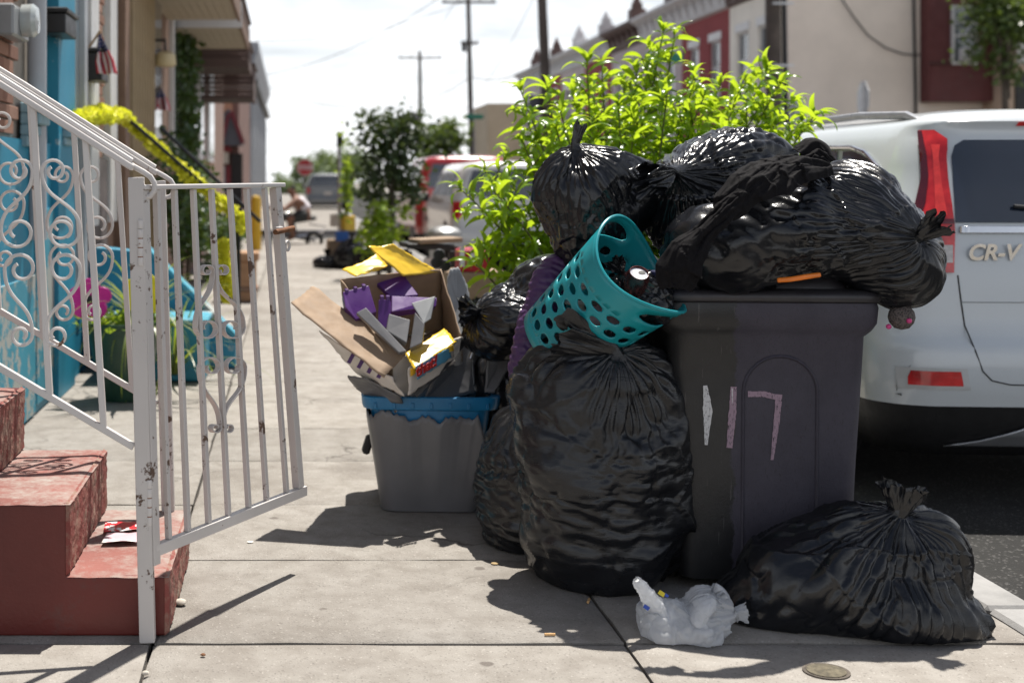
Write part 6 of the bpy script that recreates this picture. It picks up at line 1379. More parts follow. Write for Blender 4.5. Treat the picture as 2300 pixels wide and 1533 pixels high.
LV = [leaf_mesh(0.145, 0.0165, 1.9), leaf_mesh(0.125, 0.0155, 2.5), leaf_mesh(0.16, 0.018, 1.5), leaf_mesh(0.10, 0.0135, 2.0)]
LVC = []
for me in LV:
    co = np.empty(len(me.vertices) * 3); me.vertices.foreach_get('co', co); LVC.append((co.reshape(-1, 3), [tuple(p.vertices) for p in me.polygons]))
rb = random.Random(5)
tips = [(1170, 205, 5.5), (1230, 205, 5.7), (1318, 140, 5.6), (1352, 150, 5.9), (1430, 165, 5.6), (1490, 72, 5.7), (1515, 80, 5.75), (1560, 175, 5.5), (1620, 185, 5.8), (1675, 185, 5.5), (1722, 160, 5.7), (1752, 190, 5.4), (1800, 275, 5.3), (1828, 262, 5.25), (1780, 230, 5.6), (1035, 425, 5.3), (1090, 385, 5.5), (1065, 590, 5.2), (1120, 470, 5.4), (1175, 320, 5.4), (1250, 290, 5.3), (1390, 240, 5.4), (1450, 230, 5.5), (1540, 250, 5.4), (1600, 255, 5.6), (1700, 250, 5.4), (1150, 545, 5.3), (1190, 610, 5.2), (1205, 480, 5.5), (1290, 210, 5.8), (1400, 185, 5.9), (1650, 215, 5.9), (1580, 220, 5.3), (1470, 180, 5.8), (1140, 400, 5.6), (1220, 380, 5.7), (1340, 260, 5.7), (1500, 200, 5.3), (1740, 280, 5.5), (1280, 330, 5.4), (1090, 560, 5.3), (1180, 255, 5.6), (1110, 430, 5.2), (1260, 255, 5.2), (1630, 300, 5.3), (1560, 320, 5.3), (1420, 320, 5.3)]
stems = []; leaves = []
for (x, y, Y) in tips:
    tip = PX(x, y, Y); base = Vector((1.5 + rb.uniform(-.12, .12), 5.75 + rb.uniform(-.12, .12), 0.0))
    mid = base.lerp(tip, 0.45) + Vector((rb.uniform(-.05, .05), 0, 0.16 + 0.1 * (tip.x - 1.5) ** 2)); pts = []
    for k in range(15):
        t = k / 14; pts.append(base * (1 - t) ** 2 + mid * 2 * t * (1 - t) + tip * t * t)
    stems.append((pts, [0.010 * (1 - t / 15) + 0.0022 for t in range(15)]))
    Ltot = (tip - base).length; n = int(Ltot * 0.75 / 0.019)
    for k in range(n + 6):
        t = 0.32 + 0.68 * min(1, k / n); p = along(pts, t); d = (along(pts, min(1, t + .02)) - along(pts, t - .02)).normalized()
        a = k * 2.4 + rb.uniform(-.4, .4); o1 = d.orthogonal().normalized(); o1.rotate(Matrix.Rotation(a, 3, d))
        dirv = (o1 + d * (0.35 if k < n else 1.2) + Vector((0, 0, rb.uniform(-0.25, 0.2)))).normalized(); leaves.append((p, dirv, rb.uniform(0.65, 1.15) * (1.0 if k < n else 0.8)))
        if k % 7 == 3 and t < 0.97:      # short side twig with its own leaves
            e = p + (o1 * 0.8 + d * 0.4 + Vector((0, 0, 0.2))).normalized() * rb.uniform(0.08, 0.2); stems.append(([p, p.lerp(e, .5) + Vector((0, 0, .01)), e], [0.003, 0.0025, 0.002]))
            for j in range(7):
                q_ = p.lerp(e, (j + 1) / 7); dv_ = (Vector((rb.gauss(0, 1), rb.gauss(0, 1), rb.uniform(-.6, .5)))).normalized(); leaves.append((q_, (dv_ + (e - p).normalized() * .5).normalized(), rb.uniform(0.6, 1.1)))
STEMM = simple('green_twig', (0.10, 0.11, 0.04), 0.7, 0, 0.2, 30)
q = MB()
for pts, rs_ in stems: q.tube(pts, rs_, 5)
q.build('stems', STEMM, bush, True)
def lrot(dirv, roll):
    z = Vector((0, 0, 1)); x = dirv.normalized(); y = z.cross(x); y = y.normalized() if y.length > 1e-3 else Vector((0, 1, 0)); zz = x.cross(y); M_ = Matrix((x, y, zz)).transposed(); return M_ @ Matrix.Rotation(roll, 3, 'X')
order = sorted(range(len(leaves)), key=lambda i: leaves[i][0].y - 0.25 * leaves[i][2])
single = set(order[:300]); av = []; af = []; nb = 0
for i, (p, dv_, s) in enumerate(leaves):
    kx = rb.randrange(4); M_ = lrot(dv_, rb.uniform(-0.9, 0.9))
    if i in single:
        o = bpy.data.objects.new('leaf', LV[kx]); COL.objects.link(o); o.parent = bush; o.matrix_local = Matrix.Translation(p - WL[bush.name]) @ (M_ @ Matrix.Scale(s, 3)).to_4x4()
    else:
        co, fs = LVC[kx]; av.append(co * s @ np.array(M_).T + np.array(p)); af += [tuple(v + nb for v in f) for f in fs]; nb += len(co)
me = bpy.data.meshes.new('foliage'); me.from_pydata(np.concatenate(av).tolist(), [], af); o = link_mesh('foliage', me, PEACH, bush, None, True); o['kind'] = 'stuff'
# ================================================================ trees
BARK = simple('tree_bark', (0.085, 0.07, 0.055), 0.9, 0, 0.35, 20, 0.6, 60)
def tree(name, label, base, h, crown_c, crown_r, n, leaf, mat, seed, tr=0.05, clumps=26, group=None):
    t = empty(name, base, label, 'tree', group); rn = random.Random(seed); base = Vector(base); cc = Vector(crown_c)
    cl = []
    for _ in range(clumps):
        v = Vector((rn.gauss(0, 1), rn.gauss(0, 1), rn.gauss(0, 1))).normalized() * rn.random() ** 0.45; cl.append(cc + Vector((v.x * crown_r[0], v.y * crown_r[1], v.z * crown_r[2])))
    q = MB(); q.tube([base, base.lerp(cc, .5) + Vector((rn.uniform(-.03, .03) * h, 0, 0)), cc, cc + Vector((0, 0, crown_r[2] * .6))], [tr, tr * .75, tr * .5, tr * .15], 9)
    trunk = q.build('trunk', BARK, t, True)
    for c in cl[::2]:
        st_ = base.lerp(cc, rn.uniform(0.55, 1.0)); q = MB(); q.tube([st_, st_.lerp(c, .5) + Vector((0, 0, .05 * h * rn.random())), c], [tr * .4, tr * .25, tr * .08], 6); q.build('limb', BARK, trunk, True)
    sg = (crown_r[0] + crown_r[2]) * 0.5 * 0.19
    leafcloud('crown', n, lambda r_: (lambda c: c + Vector((r_.gauss(0, sg), r_.gauss(0, sg), r_.gauss(0, sg * .8))))(r_.choice(cl)), leaf, mat, t, 0.62, seed); return t
c = PX(880, 345, 15.5); tree('street_tree', 'small dark leaved street tree on the pavement before the silver car', (c.x - 0.03, 15.5, 0), 2.4, (c.x, 15.5, c.z), (0.36, 0.4, 0.72), 2300, 0.085, m_leaf('dark_tree_leaf', (0.012, 0.032, 0.008), (0.035, 0.07, 0.016), 0.18, 0.4), 51, 0.035, 30)
shrub('sapling', 'yellow green saplings sprouting round the foot of the street tree', (PX(850, 500, 15.2).x, 15.2, 0.62), (0.24, 0.4, 0.28), 700, 0.09, m_leaf('sapling_leaf', (0.10, 0.20, 0.012), (0.20, 0.32, 0.03), 0.5, 0.35), 53, True, 'sapling')
shrub('sapling', 'thin sapling with pale leaves beside the post near the street tree', (PX(775, 400, 17.5).x, 17.5, 1.2), (0.10, 0.2, 0.50), 220, 0.09, m_leaf('sapling_leaf_b', (0.07, 0.15, 0.02), (0.13, 0.24, 0.04), 0.45, 0.35), 57, True, 'sapling')
c = PX(985, 330, 40); tree('street_tree', 'soft green tree standing by the house row far down the street', (c.x, 40, 0), 4, tuple(c), (0.75, 0.9, 0.95), 1500, 0.22, MIDG, 61, 0.1, 22)
FAR = m_leaf('far_leaf', (0.08, 0.12, 0.05), (0.14, 0.19, 0.08), 0.3, 0.6)
for k, (px, py, Y, rx, rz_, lb) in enumerate(((690, 405, 120, 2.2, 2.0, 'round pale green tree at the end of the street behind the stop sign'), (745, 395, 135, 2.6, 2.6, 'pale green tree at the end of the street behind the stopped car'), (790, 385, 105, 1.9, 2.4, 'greyish green tree at the far end of the road'), (640, 430, 110, 1.8, 1.6, 'low green tree at the far end of the road by the metal clad building'))):
    c = PX(px, py, Y); tree('distant_tree', lb, (c.x, Y, -0.1), 4, tuple(c), (rx, 1.8, rz_), 1400, 0.42, FAR, 70 + k, 0.15, 20, 'trees at the end of the street')
c = PX(2225, 60, 29.2); tree('street_tree', 'street tree with hanging branches before the dark red bay', (c.x + 0.6, 29.0, -0.1), 6, (c.x + 0.25, 29.2, c.z + 0.3), (0.75, 0.8, 1.6), 3000, 0.16, MIDG, 81, 0.10, 34)
# ================================================================ houses across the street
def facade(X, y0, y1, z0, z1, ops, thick=0.22, front_sign=-1):
    """wall slab on the plane x=X with true openings; ops: (ya, yb, za, zb)"""
    q = MB(); ys = sorted({y0, y1, *[o[0] for o in ops], *[o[1] for o in ops]}); zs = sorted({z0, z1, *[o[2] for o in ops], *[o[3] for o in ops]})
    for i in range(len(ys) - 1):
        for j in range(len(zs) - 1):
            cy_, cz = (ys[i] + ys[i + 1]) / 2, (zs[j] + zs[j + 1]) / 2
            if any(o[0] < cy_ < o[1] and o[2] < cz < o[3] for o in ops): continue
            q.bb(X, X - front_sign * thick, ys[i], ys[i + 1], zs[j], zs[j + 1])
    return q
def window_set(parent, X, o, frame, sash=True, lint=None):
    ya, yb, za, zb = o; f = 0.07; q = MB()
    q.bb(X + 0.06, X + 0.14, ya, ya + f, za, zb); q.bb(X + 0.06, X + 0.14, yb - f, yb, za, zb); q.bb(X + 0.06, X + 0.14, ya + f, yb - f, zb - f, zb); q.bb(X + 0.06, X + 0.14, ya + f, yb - f, za, za + f); q.bb(X + 0.07, X + 0.13, ya + f, yb - f, (za + zb) / 2 - .03, (za + zb) / 2 + .03)
    w = q.build('window', frame, parent, False)
    q = MB(); q.bb(X + 0.10, X + 0.11, ya + f, yb - f, za + f, zb - f); q.build('pane', GLASSB, w, False)
    q = MB(); q.bb(X - 0.08, X + 0.05, ya - 0.06, yb + 0.06, za - 0.12, za - .002); q.build('sill', WHITEALU, w, False)
    q = MB(); q.bb(X - 0.03, X + 0.05, ya - 0.1, yb + 0.1, zb + .002, zb + 0.24); q.build('lintel', lint or WHITEALU, w, False)
CORN = simple('grey_painted_cornice', (0.52, 0.52, 0.53), 0.6, 0, 0.15, 3); CORND = simple('brown_cornice', (0.075, 0.04, 0.035), 0.6, 0, 0.2, 3)
HH = 6.95
def street_house(y0, y1, wall, corn, label, finial=None, frame=WHITEALU, h=HH):
    r = empty('row_house', (FACX + 5, (y0 + y1) / 2, 0), label, 'house'); w = (y1 - y0)
    ops = []
    for (za, zb) in ((3.75, 5.35), (0.9, 2.5)):
        for f in (0.28, 0.72): c_ = y0 + w * f; ops.append((c_ - 0.45, c_ + 0.45, za, zb))
    facade(FACX, y0, y1 - .004, 0, h - 0.8, ops).build('wall', wall, r, False)
    q = MB(); q.bb(FACX + 0.225, FACX + 10, y0 + .002, y1 - .006, 0, h - 0.25); q.build('back', wall, r, False)
    for o in ops: window_set(r, FACX, o, frame, True, WHITEALU)
    q = MB(); q.prism([(FACX, y0, h - .8), (FACX - 0.12, y0, h - .75), (FACX - .2, y0, h - .3), (FACX - .5, y0, h - .1), (FACX - .5, y0, h), (FACX + .5, y0, h)], (0, w - .006, 0)); cn_ = q.build('cornice', corn, r, False)
    for k in range(6):
        yy = y0 + w * (k + .5) / 6; q = MB(); q.prism([(FACX - .125, yy - .05, h - .72), (FACX - .40, yy - .05, h - .14), (FACX - .2, yy - .05, h - .14)], (0, .1, 0)); q.build('bracket', corn, cn_, False)
    if finial:
        q = MB(); q.bb(FACX - .45, FACX + .1, y0 + .02, y0 + .42, h + .002, h + .4); q.bb(FACX - .35, FACX, y0 + .1, y0 + .34, h + .402, h + .62); q.lathe([(0.16, h + .622), (0.10, h + .78), (0.02, h + .95)], (FACX - .18, y0 + .22, 0), 8); q.build('finial', finial, r, False)
    q = MB(); q.bb(FACX + 2, FACX + 2.6, y1 - .5, y1 - .1, h - .3, h + .55); q.build('chimney', REDBRICK, r, False)
    return r
CREAM = simple('cream_stucco', (0.78, 0.69, 0.60), 0.9, 0, 0.10, 0.7, 0.2, 12); WSTUC = simple('white_stucco', (0.78, 0.74, 0.66), 0.85, 0, 0.08, 1)
PALEB = m_brickwall('pale_painted_brick', (0.55, 0.48, 0.48), (0.50, 0.43, 0.44), (0.42, 0.38, 0.38))
yb = 31.9
specs = [(4.0, WSTUC, CORND, 'white stuccoed row house with a brown cornice next to the cream gable wall', None), (4.4, REDBRICK, CORN, 'red brick row house with a grey bracketed cornice next to the white one', CORND), (4.4, PALEB, CORN, 'pale painted brick row house with a grey cornice between red neighbours', CORND), (4.4, PALEB, CORND, 'pale painted brick row house with a dark brown cornice', CORND), (4.6, REDBRICK, CORN, 'red brick row house with grey cornice and pale finial', CORN), (4.6, PALEB, CORN, 'pale mauve row house beyond the dark corniced one', CORN), (4.8, REDBRICK, CORN, 'red brick row house with brown finial far along the row', CORND), (5.0, PALEB, CORN, 'pale row house at the far end of the row with a dark finial', CORND)]
for k, (w, wall, corn, lb, fin) in enumerate(specs): street_house(yb + (0.3 if k == 0 else 0), yb + w, wall, corn, lb, fin); yb += w
# the cream gable wall with pipe and wires
gw = empty('gable_house', (15.5, 31.9, 0), 'corner house with a tall blank cream stucco gable wall', 'house')
q = MB(); q.bb(FACX - .01, 18.6, 31.6, 31.898, 0, 9.0); q.build('wall', CREAM, gw, False)
q = MB(); q.bb(FACX + .5, 18.6, 32.2, 40, 0, 8.8); q.build('back', CREAM, gw, False)
q = MB(); xx = PX(2068, 100, 31.5).x; q.tube([Vector((xx, 31.53, 0)), Vector((xx - .1, 31.53, 2.6)), Vector((xx - .22, 31.53, 9))], 0.035, 8); q.build('drain_pipe', BLACKMET, gw, True)
q = MB(); L = [PX(x, y, 31.5) for x, y in ((1885, -10), (1915, 35), (1950, 80), (1990, 108), (2030, 122), (2066, 124))]; q.tube(L, 0.018, 6); q.build('wall_cable', BLACKMET, gw, True)
st_ = simple('damp_stain', (0.30, 0.23, 0.18), 0.95, 0, 0.2, 5)
bay = empty('bay_window', (17.5, 31.3, 3.2), 'dark red overhanging bay with a white sash window and cooler', 'bay')
x0, x1 = PX(2084, 0, 31.2).x, PX(2262, 0, 31.2).x; zb = WZ(228, 31.2)
q = MB(); q.bb(x0, x1, 31.1, 31.59, zb, 9.0); q.build('wall', simple('maroon_siding', (0.115, 0.032, 0.032), 0.7, 0, 0.15, 2, 0.2, 8), bay, False)
q = MB(); q.bb(x0 - .03, x1, 31.05, 31.098, zb + .9, zb + .98); q.build('ledge', simple('maroon_trim', (0.07, 0.018, 0.018), 0.6), bay, False)
wx0, wx1, wz0, wz1 = PX(2140, 0, 31).x, PX(2198, 0, 31).x, WZ(145, 31), WZ(12, 31)
q = MB()
for (a, b, c_, d) in ((wx0, wx0 + .07, wz0, wz1), (wx1 - .07, wx1, wz0, wz1), (wx0 + .07, wx1 - .07, wz0, wz0 + .07), (wx0 + .07, wx1 - .07, wz1 - .07, wz1), (wx0 + .07, wx1 - .07, WZ(80, 31) - .03, WZ(80, 31) + .03), (wx0 + .07, wx1 - .07, WZ(50, 31) - .02, WZ(50, 31) + .02)): q.bb(a, b, 31.03, 31.098, c_, d)
wd = q.build('window', WHITEALU, bay, False)
q = MB(); q.bb(wx0 + .07, wx1 - .07, 31.06, 31.09, wz0 + .07, wz1 - .07); q.build('pane', GLASSB, wd, False)
ac = empty('window_cooler', (wx0 + .4, 30.9, wz0 + .1), 'white window air cooler sitting in the sash of the dark red bay', 'air conditioner')
q = MB(); q.bb(wx0 + .14, wx1 - .03, 30.75, 31.028, wz0 + .08, wz0 + .40, 0, 0.02); q.build('case', WHITEALU, ac, False)
for k in range(5): q = MB(); q.bb(wx0 + .2 + k * .08, wx0 + .24 + k * .08, 30.735, 30.748, wz0 + .12, wz0 + .36); q.build('grille_slot', BLACKPLAST, ac, False)
nb_ = empty('porch_house', (19.3, 31.0, 0), 'tan house with a moulded porch cornice and white window next to the dark red bay', 'house')
xa = PX(2262, 0, 30.5).x
q = MB(); q.bb(xa, xa + 6, 30.6, 40, 0, 8); q.build('wall', simple('tan_stucco', (0.55, 0.42, 0.32), 0.85, 0, 0.1, 2), nb_, False)
for (za, zb_, o_) in ((62, 78, .1), (40, 60, .3), (20, 38, .5)): q = MB(); q.bb(xa - o_ * .5, xa + 6, 30.6 - o_, 30.597, WZ(zb_, 30.5), WZ(za, 30.5)); q.build('cornice_band', simple('tan_trim_%d' % za, (0.5, 0.38, 0.28), 0.7), nb_, False)
q = MB(); q.bb(PX(2288, 0, 30.5).x, PX(2330, 0, 30.5).x, 30.54, 30.597, WZ(145, 30.5), WZ(95, 30.5)); q.build('window', WHITEALU, nb_, False)
q = MB(); q.bb(PX(2284, 0, 30.5).x, PX(2330, 0, 30.5).x, 30.54, 30.597, 0.1, WZ(160, 30.5)); q.build('door', BLACKMET, nb_, False)
# farther cross building
q = MB(); a, b = PX(1095, 0, 78).x, PX(1170, 0, 78).x; q.bb(a, 18, 78, 84, 0, WZ(232, 78)); tag(q.build('far_building', simple('buff_brick', (0.36, 0.30, 0.22), 0.9, 0, 0.12, 0.6), None, False), 'low buff building at the far end of the house row', 'building')
# ================================================================ the block beyond the crossing on our side
sh = empty('corner_store', (-5, 35, 0), 'corner store beyond the crossing with a dark gabled entrance hood', 'store')
SF = 31.6
q = MB(); q.bb(-12, LWX, SF, 40, 0, 6.0); q.build('wall', simple('store_brick', (0.20, 0.11, 0.09), 0.9, 0, 0.2, 2), sh, False)
def sfr(name, x0, x1, y0, y1, mat, out, d=0.08):
    a, b = PX(x0, 0, SF).x, PX(x1, 0, SF).x; q = MB(); q.bb(a, b, SF - out - d, SF - out, WZ(y1, SF), WZ(y0, SF)); return q.build(name, mat, sh, False)
sfr('peach_sign', 468, 522, 228, 252, simple('peach_paint', (0.50, 0.26, 0.16), 0.7), 0.003)
pst = sfr('poster', 458, 496, 255, 312, simple('blue_poster', (0.12, 0.42, 0.60), 0.5, 0, 0.3, 4), 0.04, 0.02)
q = MB(); pa, pb, pc_ = PX(466, 295, SF - .07), PX(490, 295, SF - .07), PX(478, 268, SF - .07); q.prism([pa, pb, pc_], (0, -0.004, 0)); q.build('poster_shape', simple('yellow_print', (0.6, 0.6, 0.25), 0.6), pst, False)
q = MB(); q.prism([PX(480, 328, SF - .09), PX(548, 328, SF - .09), PX(540, 300, SF - .09), PX(516, 246, SF - .09), PX(500, 262, SF - .09), PX(488, 300, SF - .09)], (0, -0.5, 0)); q.build('gable_hood', simple('slate_hood', (0.09, 0.095, 0.11), 0.7), sh, False)
q = MB(); q.tube([PX(520, 250, SF - .62), PX(546, 322, SF - .62)], .05, flat=(.10, .05, (0, 1, 0))); q.tube([PX(514, 256, SF - .62), PX(498, 322, SF - .62)], .05, flat=(.08, .05, (0, 1, 0))); q.build('hood_trim', simple('dark_red_trim', (0.16, 0.02, 0.03), 0.6), sh, False)
sfr('red_fascia', 466, 520, 328, 342, simple('store_red', (0.20, 0.02, 0.025), 0.6), 0.09, 0.3); sfr('awning_box', 464, 514, 343, 368, simple('cream_box', (0.5, 0.46, 0.38), 0.6), 0.09, 0.35)
sfr('shutter', 470, 506, 372, 470, GREYTRIM, 0.003); sfr('door_post', 508, 518, 372, 520, simple('store_red_b', (0.18, 0.02, 0.03), 0.6), 0.003); sfr('doorway', 520, 545, 345, 520, BLACKMET, 0.003)
mc = empty('metal_clad_building', (LWX - 3, 51, 0), 'grey vertically ribbed metal clad building beyond the corner store', 'building')
q = MB(); q.bb(-12, LWX, 40.004, 63, 0, 5.6); q.build('wall', simple('grey_cladding', (0.30, 0.30, 0.32), 0.6, 0.1, 0.1, 1), mc, False)
for k in range(38): q = MB(); y_ = 40.3 + k * 0.6; q.bb(LWX + .001, LWX + .06, y_, y_ + .22, 0.3, 4.2); q.build('rib', GREYTRIM, mc, False)
q = MB(); q.prism([(LWX + .001, 41, 4.9), (LWX + .06, 41, 5.0), (LWX + .25, 41, 5.5), (LWX + .25, 41, 5.75), (LWX - .3, 41, 5.75)], (0, 22, 0)); q.build('cornice', GREYTRIM, mc, False)
q = MB(); q.bb(LWX + .002, LWX + .25, 40, 63, 4.3, 4.42); q.build('ledge', BLACKMET, mc, False)
# ================================================================ poles and wires
WOOD = simple('weathered_pole', (0.085, 0.07, 0.06), 0.9, 0, 0.3, 3, 0.5, 40)
def pole(label, x, y, h, r, lean, arms=(), extra=()):
    t = empty('utility_pole', (x, y, -0.05), label, 'utility pole'); q = MB(); top = Vector((x + lean, y, h)); q.tube([Vector((x, y, -0.05)), Vector((x + lean * .5, y, h / 2)), top], [r, r * .9, r * .72], 14); q.build('post', WOOD, t, True, 60)
    for (z, w) in arms:
        xx = x + lean * z / h; q = MB(); q.bb(xx - w / 2, xx + w / 2, y - r - .10, y - r - .005, z - .06, z + .06); a_ = q.build('crossarm', WOOD, t, False)
        for f in (-.45, -.2, .2, .45): q = MB(); q.lathe([(.03, z + .062), (.05, z + .10), (.05, z + .16), (.02, z + .2)], (xx + w * f, y - r - .05, 0), 8); q.build('insulator', GREYTRIM, a_, True)
    for (z, w, hh) in extra: xx = x + lean * z / h; q = MB(); q.lathe([(w, z), (w, z + hh), (w * .6, z + hh + .08)], (xx - r - w, y, 0), 12); q.build('transformer', simple('dark_can', (0.06, 0.06, 0.065), 0.6), t, True, 50)
    return t
pole('thick timber utility pole beside the cream gable wall with a dark conduit', 9.42, 24.3, 11, 0.155, -0.12)
p_ = empty('conduit', (9.62, 24.2, 0), 'dark conduit strapped along the thick timber pole', 'conduit'); q = MB(); q.tube([Vector((9.63, 24.25, 0)), Vector((9.60, 24.25, 3)), Vector((9.50, 24.25, 8.5))], 0.05, 8); q.build('pipe', BLACKMET, p_, True)
for z in (1.0, 2.2, 3.4, 4.6): q = MB(); q.bb(9.30, 9.7, 24.10, 24.18, z, z + .04); q.build('strap', STEEL, p_, False)
pole('dark leaning utility pole with a transformer before the row houses', 9.55, 46, 12, 0.20, -0.5, ((10.6, 2.2),), ((3.6, 0.24, 0.7),))
pole('slim utility pole with crossarms far along the street', 9.42, 65, 11.2, 0.15, -0.25, ((10.45, 2.8), (8.3, 0.9)), ((7.9, 0.13, 0.45),))
pole('most distant utility pole with a single crossarm', 9.42, 91, 10.6, 0.17, -0.1, ((10.1, 3.2),), ((5.5, .28, .6),))
WIRE = simple('wire', (0.10, 0.105, 0.11), 0.6)
def wire(label, a, b, sag, r=0.016):
    a, b = Vector(a), Vector(b); q = MB(); q.tube([a.lerp(b, k / 24) - Vector((0, 0, sag * 4 * (k / 24) * (1 - k / 24))) for k in range(25)], r, 5); tag(q.build('overhead_wire', WIRE, None, True), label, 'wire')
wire('overhead wire sagging from the metal clad building to the leaning pole', PX(575, 172, 62), (9.0, 46, 10.7), 1.1); wire('overhead wire from the metal clad building to the slim pole top', PX(575, 90, 62), (9.0, 65, 10.5), 0.6)
wire('low overhead wire from the metal clad building to the most distant pole', PX(575, 185, 62), (9.3, 91, 7.0), 0.9); wire('lowest overhead wire crossing to the street tree side', PX(578, 290, 62), (9.4, 91, 4.6), 0.2, 0.012)
wire('overhead wire between the distant pole and the slim pole', (8.5, 91, 10.2), (8.5, 65, 10.5), 0.5); wire('overhead wire between the slim pole and the leaning pole', (8.6, 65, 10.5), (8.6, 46, 10.7), 0.6)
wire('telephone wire bundle between the slim pole and the leaning pole', (9.3, 65, 6.6), (9.4, 46, 5.6), 0.4, 0.025); wire('telephone wire bundle between the distant pole and the slim pole', (9.4, 91, 7.2), (9.3, 65, 6.6), 0.3, 0.025)
wire('thin drop wire from the leaning pole down to the buff building', (9.2, 46, 8.5), (10.0, 78, 5.0), 0.8, 0.012); wire('overhead wire from the leaning pole to the thick timber pole', (8.6, 46, 10.7), (9.3, 24.3, 10.4), 0.5)
# ================================================================ signs
def sign_post(name, label, cat, x, y, ztop, r=0.03):
    t = empty(name, (x, y, 0), label, cat); q = MB(); q.tube([Vector((x, y, -0.1)), Vector((x, y, ztop))], r, 8); q.build('post', STEEL, t, True); return t
SIGNRED = simple('stop_red', (0.40, 0.012, 0.018), 0.4); SIGNGREEN = simple('street_sign_green', (0.0, 0.17, 0.105), 0.4); SIGNW = simple('sign_white', (0.75, 0.75, 0.75), 0.4)
def octagon(c, r, nrm, t=0.01):
    nrm = Vector(nrm).normalized(); x = nrm.cross(Vector((0, 0, 1))).normalized(); z = Vector((0, 0, 1)); return [Vector(c) + x * r * math.cos(math.radians(22.5 + 45 * k)) + z * r * math.sin(math.radians(22.5 + 45 * k)) for k in range(8)]
c = PX(685, 376, 47); s_ = sign_post('stop_sign', 'red octagonal stop sign on its post beyond the crossing', 'stop sign', c.x, 47.06, c.z + .3)
q = MB(); q.prism(octagon(c, .34, (0, -1, 0)), (0, 0.008, 0)); q.build('border', SIGNW, s_, False)
q = MB(); q.prism(octagon(c + Vector((0, -.006, 0)), .315, (0, -1, 0)), (0, 0.005, 0)); q.build('plate', SIGNRED, s_, False)
lettering('STOP', c + Vector((-.245, -.009, -.085)), c + Vector((.2, -.009, -.085)), (0, 0, 1), 0.235, SIGNW, s_, 0.001, 0.0, 'lettering', 0.004)
c = PX(1938, 224, 24.6); s_ = sign_post('stop_sign', 'sign seen almost edge on with its grey back before the cream gable wall', 'road sign', c.x - .01, 24.52, c.z + .36, 0.045)
q = MB(); nn = Vector((0.93, -0.12, 0)); q.prism(octagon(c, .38, nn), nn.normalized() * 0.01); q.build('plate', SILVER, s_, False)
def street_name(label, px, py, Y, w, h, hs=None):
    c = PX(px, py, Y); t = sign_post('street_name_sign', label, 'street sign', c.x, Y + .05, c.z + .05); q = MB(); q.bb(c.x - w / 2, c.x + w / 2, Y - .01, Y, c.z - h / 2, c.z + h / 2, 0, 0.004); q.build('plate', SIGNGREEN, t, False)
street_name('green street name plate on a post by the row houses behind the bush', 1492, 130, 24.9, 0.76, 0.20); street_name('green street name plate on a post far along the street', 1066, 262, 56, 0.8, 0.22)
c = PX(763, 320, 20.5); t = sign_post('sign_post', 'bare dark square post with a small plate near the thin sapling', 'post', c.x, 20.5, WZ(297, 20.5), 0.035); q = MB(); q.bb(c.x - .05, c.x + .05, 20.44, 20.46, WZ(330, 20.5), WZ(297, 20.5)); q.build('plate', BLACKMET, t, False)
ub = empty('utility_cabinet', (10.3, 25.0, 0), 'pair of pale utility cabinets on the far pavement by the thick timber pole', 'cabinet')
for k, (x, y_) in enumerate(((1762, 232), (1790, 226))): a = PX(x, y_, 25.0); q = MB(); q.bb(a.x - .11, a.x + .12, 24.9, 25.2, 0.003, a.z, 0, .01); q.build('case', GREYTRIM, ub, False)
# ================================================================ more rubbish farther along the pavement
def small_bag(label, px, py, Y, r, hz_, seed, mat=BAG):
    c = PX(px, py, Y); P = tied_bag((c.x, c.y, max(hz_ * .8, 0.1)), [((c.x, c.y, hz_ * .6), (r, r * .9, hz_)), ((c.x + r * .5, c.y, hz_ * .4), (r * .7, r * .7, hz_ * .7))], (c.x, c.y - .05, hz_ * 1.75), N=70, M=56, seed=seed, eh=0.1, ev=0.08, tail=0.07, tailw=0.05, iters=160); tag(film_obj('trash_bag', P, mat, sub=0), label, 'trash bag', 'black bags farther along the pavement')
small_bag('flat spread black trash bag on the pavement behind the motorbike rider', 735, 590, 17.2, 0.20, 0.10, 90); small_bag('round black trash bag heaped on the pavement beside the spread one', 790, 570, 17.0, 0.24, 0.24, 91); small_bag('black trash bag under the street tree with pale scraps on it', 835, 560, 16.6, 0.22, 0.20, 92)
small_bag('black trash bag beside the red crate', 1075, 640, 6.9, 0.26, 0.27, 93); small_bag('black trash bag behind the oval lid', 990, 640, 6.3, 0.22, 0.25, 94); small_bag('black trash bag between the red crate and the bush', 1175, 640, 6.6, 0.24, 0.26, 95)
def carton(label, px, py, Y, w, d, h, z, mat, rz=0.2, cat='box'):
    c = PX(px, py, Y); t = empty('carton', (c.x, Y, z), label, cat); R_ = (0, 0, rz); q = MB(); q.box((c.x, Y, z + h / 2), (w, d, h), R_, 0, 0.004); q.build('case', mat, t, False); q = MB(); q.box((c.x + .01, Y, z + h + .004), (w * .98, d * .5, .006), (0.05, 0, rz)); q.build('flap', mat, t, False); return t
carton('yellow carton on the heap behind the motorbike', 782, 500, 17.4, .16, .14, .2, 0.50, YELLOWCARD, .4); carton('blue carton on the heap behind the motorbike', 768, 520, 17.3, .18, .14, .13, 0.36, simple('blue_print', (0.03, 0.12, 0.40), .5), .1); carton('white carton on the heap behind the motorbike', 760, 490, 17.5, .18, .16, .18, 0.55, WHITECARD, .7); carton('large pale carton under the smaller ones on the distant heap', 775, 540, 17.6, .5, .3, .36, 0.002, CARD, .1)
rc = carton('red and white printed carton standing before the silver car', 1060, 577, 7.6, .18, .2, .13, 0.65, simple('red_carton', (0.42, 0.015, 0.03), .4), 0.0)
